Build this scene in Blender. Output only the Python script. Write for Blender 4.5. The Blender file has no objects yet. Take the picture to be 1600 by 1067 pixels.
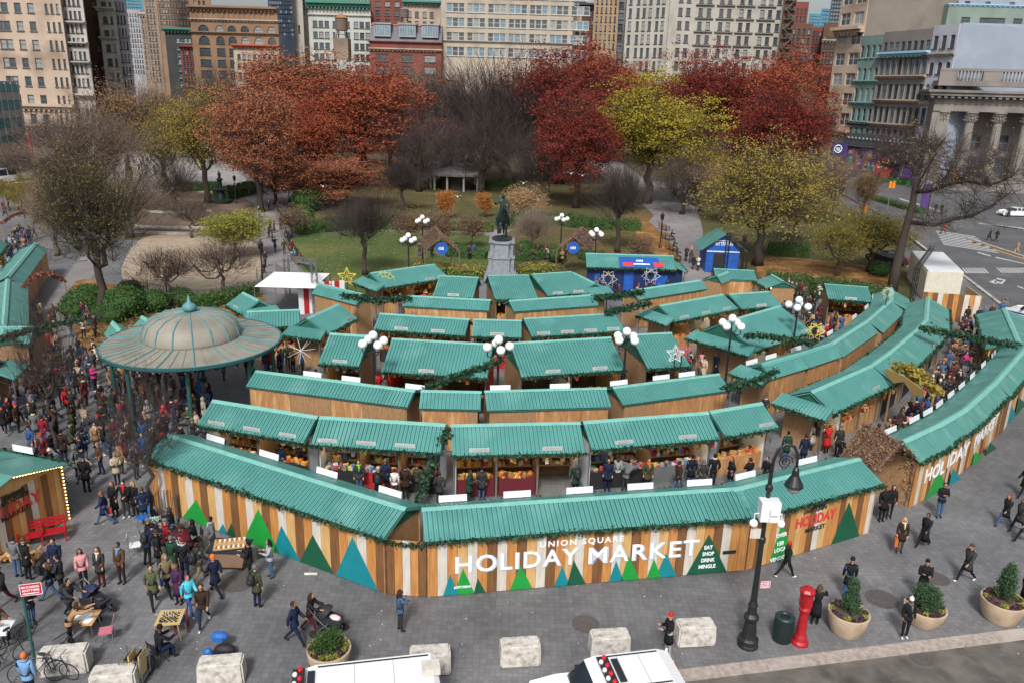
import bpy, bmesh, math, random
from mathutils import Vector, Matrix, kdtree
R = math.radians
V = Vector
def Z(z): return V((0, 0, z))
S = bpy.context.scene
COL = S.collection
random.seed(7)
# camera, sky, sun, exposure
HC, FPX, PITCH, ROLL = 18.0, 1244.0, R(17.5), R(1.6)
cam = bpy.data.cameras.new('camera'); co = bpy.data.objects.new('camera', cam); COL.objects.link(co)
cam.sensor_width = 36; cam.lens = 36*FPX/1600; cam.clip_start = .5; cam.clip_end = 4000
CM = Matrix.Translation((0, 0, HC)) @ Matrix.Rotation(R(90)-PITCH, 4, 'X') @ Matrix.Rotation(ROLL, 4, 'Z')
co.matrix_world = CM
S.camera = co
w = bpy.data.worlds.new('World'); S.world = w; w.use_nodes = True
nt = w.node_tree; bg = nt.nodes['Background']
sky = nt.nodes.new('ShaderNodeTexSky'); sky.sky_type = 'NISHITA'; sky.sun_disc = False
SUN_EL, SUN_AZ = R(46), R(188)          # azimuth clockwise from +Y
sky.sun_elevation = SUN_EL; sky.sun_rotation = SUN_AZ; sky.air_density = 1.0; sky.dust_density = 4.0; sky.ozone_density = 1.0
hs = nt.nodes.new('ShaderNodeHueSaturation'); hs.inputs['Saturation'].default_value = .35
nt.links.new(sky.outputs[0], hs.inputs['Color']); nt.links.new(hs.outputs[0], bg.inputs[0])
bg.inputs[1].default_value = .098
sl = bpy.data.lights.new('sun', 'SUN'); so = bpy.data.objects.new('sun', sl); COL.objects.link(so)
sl.energy = 2.5; sl.angle = R(10); sl.color = (1, .97, .93)
sd = V((math.sin(SUN_AZ)*math.cos(SUN_EL), math.cos(SUN_AZ)*math.cos(SUN_EL), math.sin(SUN_EL)))
so.rotation_euler = (-sd).to_track_quat('-Z', 'Y').to_euler()
S.view_settings.view_transform = 'Standard'; S.view_settings.look = 'None'; S.view_settings.gamma = 1
S.view_settings.exposure = .4
S.render.engine = 'CYCLES'
# pixel helpers (photo pixels, 1600 x 1067)
RR = CM.to_3x3()
def ray(px, py): return RR @ V(((px-800)/FPX, (533.5-py)/FPX, -1))
def P(px, py, z=0.0):
 d = ray(px, py); t = (z-HC)/d.z
 return V((d.x*t, d.y*t, z))
def PD(px, py, D):
 d = ray(px, py); t = D/d.y
 return V((d.x*t, D, HC+d.z*t))
def proj(p):
 q = CM.inverted() @ V(p)
 return (800+FPX*q.x/-q.z, 533.5-FPX*q.y/-q.z)
def xat(px, D):
 """x of a vertical line that meets the horizon row at px"""
 return PD(px, 150, D).x
# mesh builder
ORG = {}
class MB:
 def __init__(s): s.v = []; s.f = []; s.m = []
 def add(s, vs, fs, m=0):
  o = len(s.v); s.v.extend(tuple(v) for v in vs); s.f.extend(tuple(i+o for i in f) for f in fs); s.m.extend([m]*len(fs)); return s
 def quad(s, a, b, c, d, m=0): return s.add((a, b, c, d), ((0, 1, 2, 3),), m)
 def poly(s, pts, m=0): return s.add(pts, (tuple(range(len(pts))),), m)
 def obox(s, o, a, b, c, m=0):
  o, a, b, c = V(o), V(a), V(b), V(c)
  if a.cross(b).dot(c) < 0: a, b = b, a
  vs = [o, o+a, o+a+b, o+b, o+c, o+a+c, o+a+b+c, o+b+c]
  return s.add(vs, ((3, 2, 1, 0), (4, 5, 6, 7), (0, 1, 5, 4), (1, 2, 6, 5), (2, 3, 7, 6), (3, 0, 4, 7)), m)
 def box(s, c, d, m=0, rz=0):
  c = V(c); x = V((math.cos(rz), math.sin(rz), 0))*d[0]; y = V((-math.sin(rz), math.cos(rz), 0))*d[1]; z = Z(d[2])
  return s.obox(c-x/2-y/2-z/2, x, y, z, m)
 def beam(s, a, b, w, h=None, m=0):
  a, b = V(a), V(b); d = b-a; h = h or w
  up = Z(1) if abs(d.normalized().z) < .95 else V((1, 0, 0))
  x = d.cross(up).normalized(); y = x.cross(d).normalized()
  return s.obox(a-x*w/2-y*h/2, x*w, d, y*h, m)
 def tube(s, pts, rad, n=8, m=0, cap=True):
  pts = [V(p) for p in pts]
  if not isinstance(rad, (list, tuple)): rad = [rad]*len(pts)
  rings = []; ref = None
  for i, p in enumerate(pts):
   d = (pts[min(i+1, len(pts)-1)]-pts[max(i-1, 0)])
   if d.length < 1e-9: d = Z(1)
   d.normalize()
   if ref is None or abs(ref.dot(d)) > .95: ref = V((1, 0, 0)) if abs(d.x) < .8 else V((0, 1, 0))
   x = (ref-d*ref.dot(d)).normalized(); ref = x; y = d.cross(x)
   rings.append([p+(x*math.cos(2*math.pi*k/n)+y*math.sin(2*math.pi*k/n))*rad[i] for k in range(n)])
  vs = [v for r in rings for v in r]; fs = []
  for i in range(len(pts)-1):
   for k in range(n):
    fs.append((i*n+k, i*n+(k+1) % n, (i+1)*n+(k+1) % n, (i+1)*n+k))
  if cap: fs.append(tuple(range(n-1, -1, -1))); fs.append(tuple((len(pts)-1)*n+k for k in range(n)))
  return s.add(vs, fs, m)
 def lathe(s, prof, c=(0, 0, 0), n=24, m=0, sy=1.0, cap=True):
  vs = [(c[0]+r*math.cos(2*math.pi*k/n), c[1]+sy*r*math.sin(2*math.pi*k/n), c[2]+z) for r, z in prof for k in range(n)]
  fs = [(i*n+k, i*n+(k+1) % n, (i+1)*n+(k+1) % n, (i+1)*n+k) for i in range(len(prof)-1) for k in range(n)]
  if cap: fs.append(tuple(range(n-1, -1, -1))); fs.append(tuple((len(prof)-1)*n+k for k in range(n)))
  return s.add(vs, fs, m)
 def ball(s, c, r, n=12, m=0):
  if not isinstance(r, (list, tuple)): r = (r, r, r)
  h = n//2; vs = [(c[0], c[1], c[2]-r[2])]
  for i in range(1, h):
   a = math.pi*i/h
   for k in range(n):
    vs.append((c[0]+r[0]*math.sin(a)*math.cos(2*math.pi*k/n), c[1]+r[1]*math.sin(a)*math.sin(2*math.pi*k/n), c[2]-r[2]*math.cos(a)))
  vs.append((c[0], c[1], c[2]+r[2])); fs = []
  for k in range(n):
   fs.append((0, 1+(k+1) % n, 1+k)); fs.append((len(vs)-1, 1+(h-2)*n+k, 1+(h-2)*n+(k+1) % n))
   for i in range(h-2): fs.append((1+i*n+k, 1+i*n+(k+1) % n, 1+(i+1)*n+(k+1) % n, 1+(i+1)*n+k))
  return s.add(vs, fs, m)
 def prism(s, poly, e, m=0):
  poly = [V(p) for p in poly]; e = V(e); n = len(poly)
  return s.add(poly+[p+e for p in poly], [tuple(range(n)), tuple(range(2*n-1, n-1, -1))]+[(k, k+n, (k+1) % n+n, (k+1) % n) for k in range(n)], m)
 def mesh(s, name, mats, org=Z(0), smooth=False):
  me = bpy.data.meshes.new(name)
  me.from_pydata([(v[0]-org[0], v[1]-org[1], v[2]-org[2]) for v in s.v], [], s.f)
  if not isinstance(mats, (list, tuple)): mats = [mats]
  for mt in mats: me.materials.append(M[mt] if isinstance(mt, str) else mt)
  if len(mats) > 1: me.polygons.foreach_set('material_index', s.m)
  if smooth: me.polygons.foreach_set('use_smooth', [True]*len(s.f))
  me.update(); return me
 def build(s, name, mats, parent=None, org=None, smooth=False, label=None, cat=None, group=None, kind=None):
  if parent is not None: og = ORG[parent.name]
  elif org is not None: og = V(org)
  else:
   xs = [v[0] for v in s.v]; ys = [v[1] for v in s.v]; zs = [v[2] for v in s.v]
   og = V(((min(xs)+max(xs))/2, (min(ys)+max(ys))/2, min(zs)))
  o = bpy.data.objects.new(name, s.mesh(name, mats, og, smooth)); COL.objects.link(o)
  ORG[o.name] = og
  if parent is not None: o.parent = parent
  else: o.location = og
  tag(o, label, cat, group, kind)
  return o
def tag(o, label=None, cat=None, group=None, kind=None):
 if label: o['label'] = label
 if cat: o['category'] = cat
 if group: o['group'] = group
 if kind: o['kind'] = kind
 return o
def thing(name, label, cat, org, group=None, rz=0):
 o = bpy.data.objects.new(name, None); COL.objects.link(o); o.location = org; o.empty_display_size = .3
 ORG[o.name] = V(org); tag(o, label, cat, group); return o
def kids(o): return [c for c in COL.objects if c.parent == o]
KC = {}
def copy_tree(o, loc=None, rz=None, sc=None, label=None, group=None, parent=None):
 if o.name not in KC: KC[o.name] = kids(o)
 c = o.copy(); COL.objects.link(c)
 if parent: c.parent = parent
 if loc is not None: c.location = loc
 if rz is not None: c.rotation_euler = (0, 0, rz)
 if sc is not None: c.scale = sc if isinstance(sc, (tuple, list)) else (sc, sc, sc)
 if label: c['label'] = label
 if group: c['group'] = group
 for k in KC[o.name]: copy_tree(k, parent=c)
 return c
def seg(a, b, n): return [V(a).lerp(V(b), i/n) for i in range(n+1)]
# materials
M = {}
def mat(name, col, rough=.7, col2=None, scale=3.0, detail=4, metal=0, bump=0, bscale=None, emit=0, stretch=None, island=0, spec=None, coords='Object', lo=.35, hi=.65, col3=None, s3=.4, alpha=None):
 m = bpy.data.materials.new(name); m.use_nodes = True; n = m.node_tree; b = n.nodes['Principled BSDF']; L = n.links.new
 b.inputs['Roughness'].default_value = rough; b.inputs['Metallic'].default_value = metal
 if spec is not None: b.inputs['Specular IOR Level'].default_value = spec
 c4 = (*col, 1); b.inputs['Base Color'].default_value = c4
 out = None
 if col2 or bump:
  tc = n.nodes.new('ShaderNodeTexCoord'); mp = n.nodes.new('ShaderNodeMapping'); L(tc.outputs[coords], mp.inputs[0])
  if stretch: mp.inputs['Scale'].default_value = stretch
  nz = n.nodes.new('ShaderNodeTexNoise'); nz.inputs['Scale'].default_value = scale; nz.inputs['Detail'].default_value = detail; L(mp.outputs[0], nz.inputs['Vector'])
 if col2:
  mr = n.nodes.new('ShaderNodeMapRange'); mr.inputs[1].default_value = lo; mr.inputs[2].default_value = hi; L(nz.outputs[0], mr.inputs[0])
  mx = n.nodes.new('ShaderNodeMix'); mx.data_type = 'RGBA'; mx.inputs[6].default_value = c4; mx.inputs[7].default_value = (*col2, 1); L(mr.outputs[0], mx.inputs[0]); out = mx.outputs[2]
  if col3:
   n3 = n.nodes.new('ShaderNodeTexNoise'); n3.inputs['Scale'].default_value = s3; n3.inputs['Detail'].default_value = 5; L(mp.outputs[0], n3.inputs['Vector'])
   r3 = n.nodes.new('ShaderNodeMapRange'); r3.inputs[1].default_value = .5; r3.inputs[2].default_value = .68; L(n3.outputs[0], r3.inputs[0])
   m3 = n.nodes.new('ShaderNodeMix'); m3.data_type = 'RGBA'; L(r3.outputs[0], m3.inputs[0]); L(out, m3.inputs[6]); m3.inputs[7].default_value = (*col3, 1); out = m3.outputs[2]
 if island:
  g = n.nodes.new('ShaderNodeNewGeometry'); mr = n.nodes.new('ShaderNodeMapRange'); mr.inputs[3].default_value = 1-island; mr.inputs[4].default_value = 1+island; L(g.outputs['Random Per Island'], mr.inputs[0])
  h = n.nodes.new('ShaderNodeHueSaturation'); L(mr.outputs[0], h.inputs['Value'])
  if out: L(out, h.inputs['Color'])
  else: h.inputs['Color'].default_value = c4
  out = h.outputs[0]
 if out: L(out, b.inputs['Base Color'])
 if emit:
  b.inputs['Emission Strength'].default_value = emit
  b.inputs['Emission Color'].default_value = c4
 if bump:
  nb = n.nodes.new('ShaderNodeTexNoise'); nb.inputs['Scale'].default_value = bscale or scale*4; nb.inputs['Detail'].default_value = 5; L(mp.outputs[0], nb.inputs['Vector'])
  bp = n.nodes.new('ShaderNodeBump'); bp.inputs['Strength'].default_value = bump; bp.inputs['Distance'].default_value = .02; L(nb.outputs[0], bp.inputs['Height']); L(bp.outputs[0], b.inputs['Normal'])
 M[name] = m; return m
mat('teal_metal', (.088, .285, .262), .42, (.070, .235, .215), .6, bump=.1, col3=(.125, .33, .305), s3=.5, island=.07)
mat('teal_sheet', (.080, .245, .215), .5, (.062, .20, .175), .6, bump=.25, bscale=3, col3=(.11, .285, .245), s3=.7)
mat('teal_cap', (.14, .38, .33), .45, (.18, .43, .38), 3, bump=.2, bscale=8)
mat('green_gable', (.012, .09, .06), .7, (.015, .12, .075), 2)
mat('plywood', (.44, .23, .10), .6, (.33, .155, .058), 1.6, stretch=(6, 6, 1), bump=.1, col3=(.56, .34, .16), s3=.6)
mat('plywood_dark', (.26, .105, .04), .65, (.18, .065, .025), 1.5, stretch=(6, 6, 1), bump=.1)
mat('timber', (.36, .22, .11), .7, (.27, .15, .07), 3, stretch=(5, 5, 1))
mat('plank_orange', (.52, .255, .08), .55, (.42, .17, .045), 1.4, stretch=(7, 7, 1), bump=.08)
mat('plank_tan', (.60, .38, .16), .55, (.50, .29, .11), 1.4, stretch=(7, 7, 1), bump=.08)
mat('plank_brown', (.20, .095, .035), .6, (.135, .06, .022), 1.4, stretch=(7, 7, 1), bump=.08)
mat('plank_white', (.60, .565, .51), .6, (.50, .46, .40), 1.5, stretch=(5, 5, 1))
mat('fir_green', (.012, .30, .045), .5, (.01, .26, .04), 2)
mat('fir_dark', (.006, .09, .045), .5, (.005, .08, .04), 2)
mat('fir_teal', (.005, .22, .26), .5, (.004, .19, .23), 2)
mat('white_paint', (.74, .76, .78), .5, (.66, .68, .71), 1.5)
mat('letter_white', (.85, .88, .92), .4)
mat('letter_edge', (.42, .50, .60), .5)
mat('letter_red', (.62, .05, .04), .5)
mat('letter_black', (.02, .018, .018), .5)
mat('red_cloth', (.45, .015, .02), .7, (.33, .01, .015), 4)
mat('maroon', (.12, .012, .02), .6)
mat('grey_panel', (.14, .15, .155), .5, (.11, .12, .125), 2)
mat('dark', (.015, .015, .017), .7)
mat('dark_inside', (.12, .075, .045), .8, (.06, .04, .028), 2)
mat('yellow_panel', (.72, .42, .01), .55)
mat('garland', (.010, .042, .020), .7, (.018, .065, .028), 6, island=.6)
mat('black_metal', (.012, .014, .015), .4, (.018, .02, .02), 4, bump=.1)
mat('green_metal', (.02, .09, .075), .5)
mat('steel', (.35, .36, .37), .35, metal=.8)
mat('globe', (.86, .87, .88), .25)
mat('bulb', (1, .72, .38), .4, emit=70)
mat('warm_lamp', (1, .62, .22), .4, emit=5)
mat('grey_print', (.35, .38, .42), .6)
mat('asphalt_road', (.10, .09, .08), .85, (.15, .135, .12), 1.6, bump=.4, bscale=40, col3=(.055, .05, .045), s3=.9)
mat('asphalt', (.075, .076, .082), .8, (.10, .10, .108), .6, bump=.3, bscale=40, col3=(.125, .125, .13), s3=.1)
mat('granite', (.42, .36, .32), .7, (.28, .235, .215), 5, bump=.2, col3=(.42, .37, .34), s3=.8)
mat('concrete', (.46, .43, .38), .85, (.36, .33, .285), 2.5, bump=.4, bscale=20, col3=(.24, .22, .19), s3=1.2)
mat('concrete_worn', (.60, .57, .53), .85, (.46, .43, .385), 6, bump=.5, bscale=16, col3=(.30, .275, .24), s3=4)
mat('road_paint', (.55, .56, .56), .7, (.33, .33, .33), 3)
mat('lawn', (.04, .08, .013), .95, (.075, .10, .02), 1.5, bump=.5, bscale=30, col3=(.13, .13, .035), s3=.15)
mat('lawn_leafy', (.045, .06, .016), .95, (.095, .07, .024), 1.2, bump=.5, bscale=30, col3=(.16, .095, .032), s3=.12)
mat('leaf_bed', (.26, .115, .03), .95, (.11, .06, .025), 2.2, bump=.6, bscale=20, col3=(.40, .20, .05), s3=.5)
mat('earth', (.12, .085, .06), .95, (.085, .055, .04), 1.2, bump=.5, col3=(.20, .13, .08), s3=.2)
mat('sand', (.38, .31, .235), .95, (.31, .245, .18), .8, bump=.4, col3=(.30, .22, .15), s3=.15)
mat('path', (.17, .16, .165), .9, (.22, .205, .205), .8, bump=.3, col3=(.26, .24, .235), s3=.15)
mat('light_paving', (.33, .31, .31), .9, (.25, .235, .235), .4)
# paving of the plaza: dark hexagon blocks with joints, stains, wear
def paver(name, c1, c2, c3, sc):
 m = bpy.data.materials.new(name); m.use_nodes = True; n = m.node_tree; b = n.nodes['Principled BSDF']; L = n.links.new
 tc = n.nodes.new('ShaderNodeTexCoord')
 vo = n.nodes.new('ShaderNodeTexVoronoi'); vo.feature = 'DISTANCE_TO_EDGE'; vo.inputs['Scale'].default_value = sc; vo.inputs['Randomness'].default_value = .28; L(tc.outputs['Object'], vo.inputs['Vector'])
 vc = n.nodes.new('ShaderNodeTexVoronoi'); vc.inputs['Scale'].default_value = sc; vc.inputs['Randomness'].default_value = .28; L(tc.outputs['Object'], vc.inputs['Vector'])
 jr = n.nodes.new('ShaderNodeMapRange'); jr.inputs[1].default_value = .02; jr.inputs[2].default_value = .07; jr.inputs[3].default_value = .72; jr.inputs[4].default_value = 1; L(vo.outputs[0], jr.inputs[0])
 sp = n.nodes.new('ShaderNodeSeparateColor'); L(vc.outputs['Color'], sp.inputs[0])
 tr = n.nodes.new('ShaderNodeMapRange'); tr.inputs[3].default_value = .86; tr.inputs[4].default_value = 1.12; L(sp.outputs[0], tr.inputs[0])
 n1 = n.nodes.new('ShaderNodeTexNoise'); n1.inputs['Scale'].default_value = .35; n1.inputs['Detail'].default_value = 8; n1.inputs['Roughness'].default_value = .65; L(tc.outputs['Object'], n1.inputs['Vector'])
 r1 = n.nodes.new('ShaderNodeMapRange'); r1.inputs[1].default_value = .35; r1.inputs[2].default_value = .65; L(n1.outputs[0], r1.inputs[0])
 mx = n.nodes.new('ShaderNodeMix'); mx.data_type = 'RGBA'; mx.inputs[6].default_value = (*c1, 1); mx.inputs[7].default_value = (*c2, 1); L(r1.outputs[0], mx.inputs[0])
 n2 = n.nodes.new('ShaderNodeTexNoise'); n2.inputs['Scale'].default_value = 1.7; n2.inputs['Detail'].default_value = 7; n2.inputs['Roughness'].default_value = .75; L(tc.outputs['Object'], n2.inputs['Vector'])
 r2 = n.nodes.new('ShaderNodeMapRange'); r2.inputs[1].default_value = .6; r2.inputs[2].default_value = .72; L(n2.outputs[0], r2.inputs[0])
 m2 = n.nodes.new('ShaderNodeMix'); m2.data_type = 'RGBA'; L(r2.outputs[0], m2.inputs[0]); L(mx.outputs[2], m2.inputs[6]); m2.inputs[7].default_value = (*c3, 1)
 ml = n.nodes.new('ShaderNodeMath'); ml.operation = 'MULTIPLY'; L(jr.outputs[0], ml.inputs[0]); L(tr.outputs[0], ml.inputs[1])
 hv = n.nodes.new('ShaderNodeHueSaturation'); L(ml.outputs[0], hv.inputs['Value']); L(m2.outputs[2], hv.inputs['Color']); L(hv.outputs[0], b.inputs['Base Color'])
 gv = n.nodes.new('ShaderNodeTexVoronoi'); gv.inputs['Scale'].default_value = 2.6; L(tc.outputs['Object'], gv.inputs['Vector'])
 gr = n.nodes.new('ShaderNodeMapRange'); gr.inputs[1].default_value = .05; gr.inputs[2].default_value = .085; gr.inputs[3].default_value = .45; gr.inputs[4].default_value = 0; L(gv.outputs['Distance'], gr.inputs[0])
 n5 = n.nodes.new('ShaderNodeTexNoise'); n5.inputs['Scale'].default_value = .09; n5.inputs['Detail'].default_value = 6; L(tc.outputs['Object'], n5.inputs['Vector'])
 r5 = n.nodes.new('ShaderNodeMapRange'); r5.inputs[1].default_value = .38; r5.inputs[2].default_value = .62; r5.inputs[3].default_value = .80; r5.inputs[4].default_value = 1.22; L(n5.outputs[0], r5.inputs[0])
 m7 = n.nodes.new('ShaderNodeMix'); m7.data_type = 'RGBA'; L(gr.outputs[0], m7.inputs[0]); L(hv.outputs[0], m7.inputs[6]); m7.inputs[7].default_value = (.035, .034, .034, 1)
 h7 = n.nodes.new('ShaderNodeHueSaturation'); L(r5.outputs[0], h7.inputs['Value']); L(m7.outputs[2], h7.inputs['Color']); L(h7.outputs[0], b.inputs['Base Color'])
 b.inputs['Roughness'].default_value = .62
 bp = n.nodes.new('ShaderNodeBump'); bp.inputs['Strength'].default_value = .4; bp.inputs['Distance'].default_value = .01; L(jr.outputs[0], bp.inputs['Height']); L(bp.outputs[0], b.inputs['Normal'])
 M[name] = m
paver('paver', (.122, .122, .130), (.172, .172, .180), (.080, .079, .082), 4.2)
paver('paver_square', (.14, .138, .145), (.18, .178, .185), (.075, .07, .07), 5.5)
def text(body, size, o, u, up, parent, mt, bold=0.0, width=None, shear=0, ex=.006, name='lettering', align='LEFT', sp=1.0):
 c = bpy.data.curves.new(name, 'FONT'); c.body = body; c.size = size; c.offset = bold*size; c.extrude = ex; c.shear = shear; c.align_x = 'LEFT'; c.space_character = sp; c.resolution_u = 3
 t = bpy.data.objects.new('tmp', c); COL.objects.link(t)
 dg = bpy.context.evaluated_depsgraph_get(); me = bpy.data.meshes.new_from_object(t.evaluated_get(dg))
 bpy.data.objects.remove(t)
 xs = [v.co.x for v in me.vertices]; x0, x1 = min(xs), max(xs)
 k = (width/(x1-x0)) if width else 1.0
 off = 0 if align == 'LEFT' else -(x1-x0)*k/2
 u = V(u).normalized(); up = V(up).normalized(); nn = u.cross(up); og = ORG[parent.name]; o = V(o)
 for v in me.vertices:
  q = o+u*((v.co.x-x0)*k+off)+up*v.co.y+nn*v.co.z; v.co = q-og
 me.materials.clear(); me.materials.append(M[mt])
 ob = bpy.data.objects.new(name, me); COL.objects.link(ob); ob.parent = parent; ORG[ob.name] = og
 return ob
def strew(mb, pts, n, r, s0, s1, flat=0, m=0, rnd=random):
 """n small leaf quads scattered round each point"""
 for p in pts:
  for _ in range(n):
   c = V(p)+V((rnd.gauss(0, r), rnd.gauss(0, r), rnd.gauss(0, r)*(1-flat)))
   a = V((rnd.gauss(0, 1), rnd.gauss(0, 1), rnd.gauss(0, 1))).normalized(); b = a.cross(V((rnd.gauss(0, 1), rnd.gauss(0, 1), rnd.gauss(0, 1)))).normalized()
   s = rnd.uniform(s0, s1); mb.quad(c-a*s, c-b*s*.55, c+a*s, c+b*s*.55, m)
def garland(pts, r=.10, dens=110, ln=.085, sag=0):
 mb = MB(); rnd = random.Random(int(abs(pts[0][0]*100)))
 for a, b in zip(pts[:-1], pts[1:]):
  a, b = V(a), V(b); n = max(2, int((b-a).length*dens))
  for i in range(n):
   t = rnd.random(); p = a.lerp(b, t)-Z(sag*4*t*(1-t))
   strew(mb, [p], 1, r*.55, ln*.6, ln*1.25, rnd=rnd)
 return mb
mat('iron', (.105, .095, .092), .6, (.075, .066, .064), 8)
ramp_leaf = None
def leafmat(name, cols, rough=.75):
 m = bpy.data.materials.new(name); m.use_nodes = True; n = m.node_tree; b = n.nodes['Principled BSDF']
 g = n.nodes.new('ShaderNodeNewGeometry'); r = n.nodes.new('ShaderNodeValToRGB'); e = r.color_ramp.elements; k = len(cols)
 while len(e) < k: e.new(.5)
 for i, c in enumerate(cols): e[i].position = i/max(1, k-1); e[i].color = (*c, 1)
 tc = n.nodes.new('ShaderNodeTexCoord'); nz = n.nodes.new('ShaderNodeTexNoise'); nz.inputs['Scale'].default_value = .5; nz.inputs['Detail'].default_value = 3; n.links.new(tc.outputs['Object'], nz.inputs['Vector'])
 a = n.nodes.new('ShaderNodeMath'); a.operation = 'MULTIPLY_ADD'; a.inputs[1].default_value = .55; n.links.new(g.outputs['Random Per Island'], a.inputs[0])
 mr = n.nodes.new('ShaderNodeMapRange'); mr.inputs[1].default_value = .3; mr.inputs[2].default_value = .7; mr.inputs[4].default_value = .45; n.links.new(nz.outputs[0], mr.inputs[0]); n.links.new(mr.outputs[0], a.inputs[2])
 n.links.new(a.outputs[0], r.inputs[0]); n.links.new(r.outputs[0], b.inputs['Base Color']); b.inputs['Roughness'].default_value = rough
 b.inputs['Specular IOR Level'].default_value = .25
 M[name] = m
leafmat('leaf_litter', [(.40, .26, .06), (.30, .13, .04), (.45, .36, .10), (.20, .09, .04)])
leafmat('leaf_rust', [(.11, .035, .02), (.24, .075, .035), (.33, .14, .075), (.20, .05, .025)])
leafmat('leaf_rust_red', [(.10, .022, .014), (.23, .045, .022), (.31, .085, .035), (.15, .028, .016)])
leafmat('leaf_crimson', [(.05, .010, .010), (.14, .018, .014), (.21, .038, .022), (.09, .013, .012)])
leafmat('leaf_yellow', [(.08, .08, .014), (.24, .20, .02), (.34, .26, .03), (.13, .15, .025)])
leafmat('leaf_olive', [(.10, .085, .015), (.22, .17, .03), (.34, .26, .05), (.12, .11, .02)])
leafmat('leaf_gold', [(.14, .12, .02), (.30, .23, .03), (.11, .12, .03), (.22, .16, .03)])
leafmat('leaf_orange', [(.22, .075, .02), (.38, .14, .03), (.42, .19, .05), (.30, .10, .02)])
leafmat('leaf_dull', [(.055, .048, .016), (.10, .085, .022), (.16, .13, .03), (.07, .065, .02)])
leafmat('leaf_pale', [(.30, .20, .10), (.42, .30, .14), (.38, .20, .08), (.25, .18, .08)])
leafmat('leaf_tan', [(.14, .08, .045), (.24, .14, .07), (.30, .19, .09), (.16, .10, .05)])
leafmat('leaf_green', [(.015, .045, .012), (.03, .075, .018), (.05, .10, .025), (.02, .055, .015)])
leafmat('leaf_box', [(.02, .06, .015), (.045, .10, .03), (.06, .12, .03), (.03, .07, .02)])
leafmat('leaf_hedge', [(.022, .05, .018), (.04, .075, .025), (.065, .10, .03), (.05, .045, .02)])
leafmat('leaf_pine', [(.02, .05, .022), (.035, .08, .035), (.06, .11, .05), (.03, .06, .03)])
leafmat('cabbage', [(.03, .015, .03), (.06, .03, .055), (.10, .06, .08), (.03, .05, .03)])
leafmat('leaf_lime', [(.18, .19, .03), (.32, .30, .04), (.14, .16, .03), (.24, .19, .04)])
mat('bark', (.05, .037, .03), .9, (.05, .037, .03), 4, bump=.6, bscale=14, stretch=(3, 3, .6))
mat('bark_grey', (.12, .10, .085), .9, (.075, .062, .055), 4, bump=.6, bscale=14, stretch=(3, 3, .6))
mat('twig', (.075, .054, .05), .9, (.05, .036, .034), 2)
mat('twig_pale', (.20, .155, .13), .9, (.14, .105, .09), 2)
mat('twig_dark', (.036, .027, .024), .9, (.055, .04, .035), 2)
mat('neon_red', (.85, .10, .05), .5, emit=.6)
# the ground and its surfaces
def sheet(name, pts, mt, z, kind='structure', world=False):
 mb = MB().poly([(V(p).x, V(p).y, z) if world else tuple(P(p[0], p[1])[:2])+(z,) for p in (pts if world else pts)])
 o = mb.build(name, mt, org=(0, 0, 0)); o['kind'] = kind
 if o.data.polygons[0].normal.z < 0: o.data.flip_normals()
 return o
def smooth_poly(pts, n=5):
 """Catmull-Rom through ground points given in photo pixels"""
 q = [P(*p) for p in pts]; out = []; k = len(q)
 for i in range(k):
  a, b, c, d = q[i-1], q[i], q[(i+1) % k], q[(i+2) % k]
  for j in range(n):
   t = j/n; out.append(.5*((2*b)+(c-a)*t+(2*a-5*b+4*c-d)*t*t+(3*b-a-3*c+d)*t**3))
 return out
def area(name, pts, mt, z): return sheet(name, smooth_poly(pts), mt, z, world=True)
sheet('ground', [(-1200, -60), (1200, -60), (1200, 1800), (-1200, 1800)], 'asphalt', -.14, world=True)
# raised plaza and pavement slab with its kerb on the street in front
K0, K1 = V((-80, 3.6, 0)), V((80, 36.7, 0)); ku = (K1-K0).normalized(); kn = V((-ku.y, ku.x, 0))
mb = MB(); pl = [K0+kn*.42, K1+kn*.42, V((75, 80, 0)), V((38, 96, 0)), V((40, 420, 0)), V((-190, 420, 0)), V((-190, 60, 0)), V((-80, 5, 0))]
mb.poly([(p.x, p.y, -.01) for p in pl]); b_ = mb.build('park_ground', 'path', org=(0, 0, 0)); b_['kind'] = 'structure'
sheet('plaza', [(-90, 5), (K0+kn*.42)[:2], (K1+kn*.42)[:2], (66, 60), (42, 90), (-8, 100), (-95, 135), (-120, 60)], 'paver', 0, world=True)
bnd = [K0+kn*.42, K1+kn*.42, K1+kn*1.6, K0+kn*1.6]; sheet('kerbside_paving', [p[:2] for p in bnd], 'paver_square', .004, world=True)
sheet('road', [(K0+kn*.0)[:2], (K1+kn*.0)[:2], (120, -40), (-120, -40)], 'asphalt_road', -.134, world=True)
L_ = (K1-K0).length; x = 0; mb = MB(); rk = random.Random(3)
while x < L_:
 w_ = rk.uniform(1.3, 2.2); mb.obox(K0+ku*x+Z(-.14), ku*(w_-.012), kn*.42, Z(.15+rk.uniform(0, .004))); x += w_
o = mb.build('kerb', 'granite', org=(0, 0, 0)); o['kind'] = 'structure'
mat('leafy_earth', (.075, .055, .035), .95, (.12, .075, .04), 1.0, bump=.4, col3=(.055, .07, .022), s3=.08)
area('lawn', [(452, 372), (470, 418), (510, 452), (580, 468), (680, 440), (770, 432), (775, 372), (620, 362)], 'lawn', .010)
area('lawn', [(490, 283), (478, 318), (480, 352), (700, 356), (990, 356), (1015, 300), (900, 282), (700, 280)], 'lawn_leafy', .010)
area('lawn', [(785, 366), (800, 425), (930, 440), (1062, 432), (1058, 395), (1010, 352), (890, 352)], 'lawn_leafy', .014)
area('leaf_bed', [(990, 352), (1006, 392), (1022, 425), (1058, 425), (1052, 392), (1030, 362), (1010, 346)], 'leaf_bed', .020)
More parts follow.
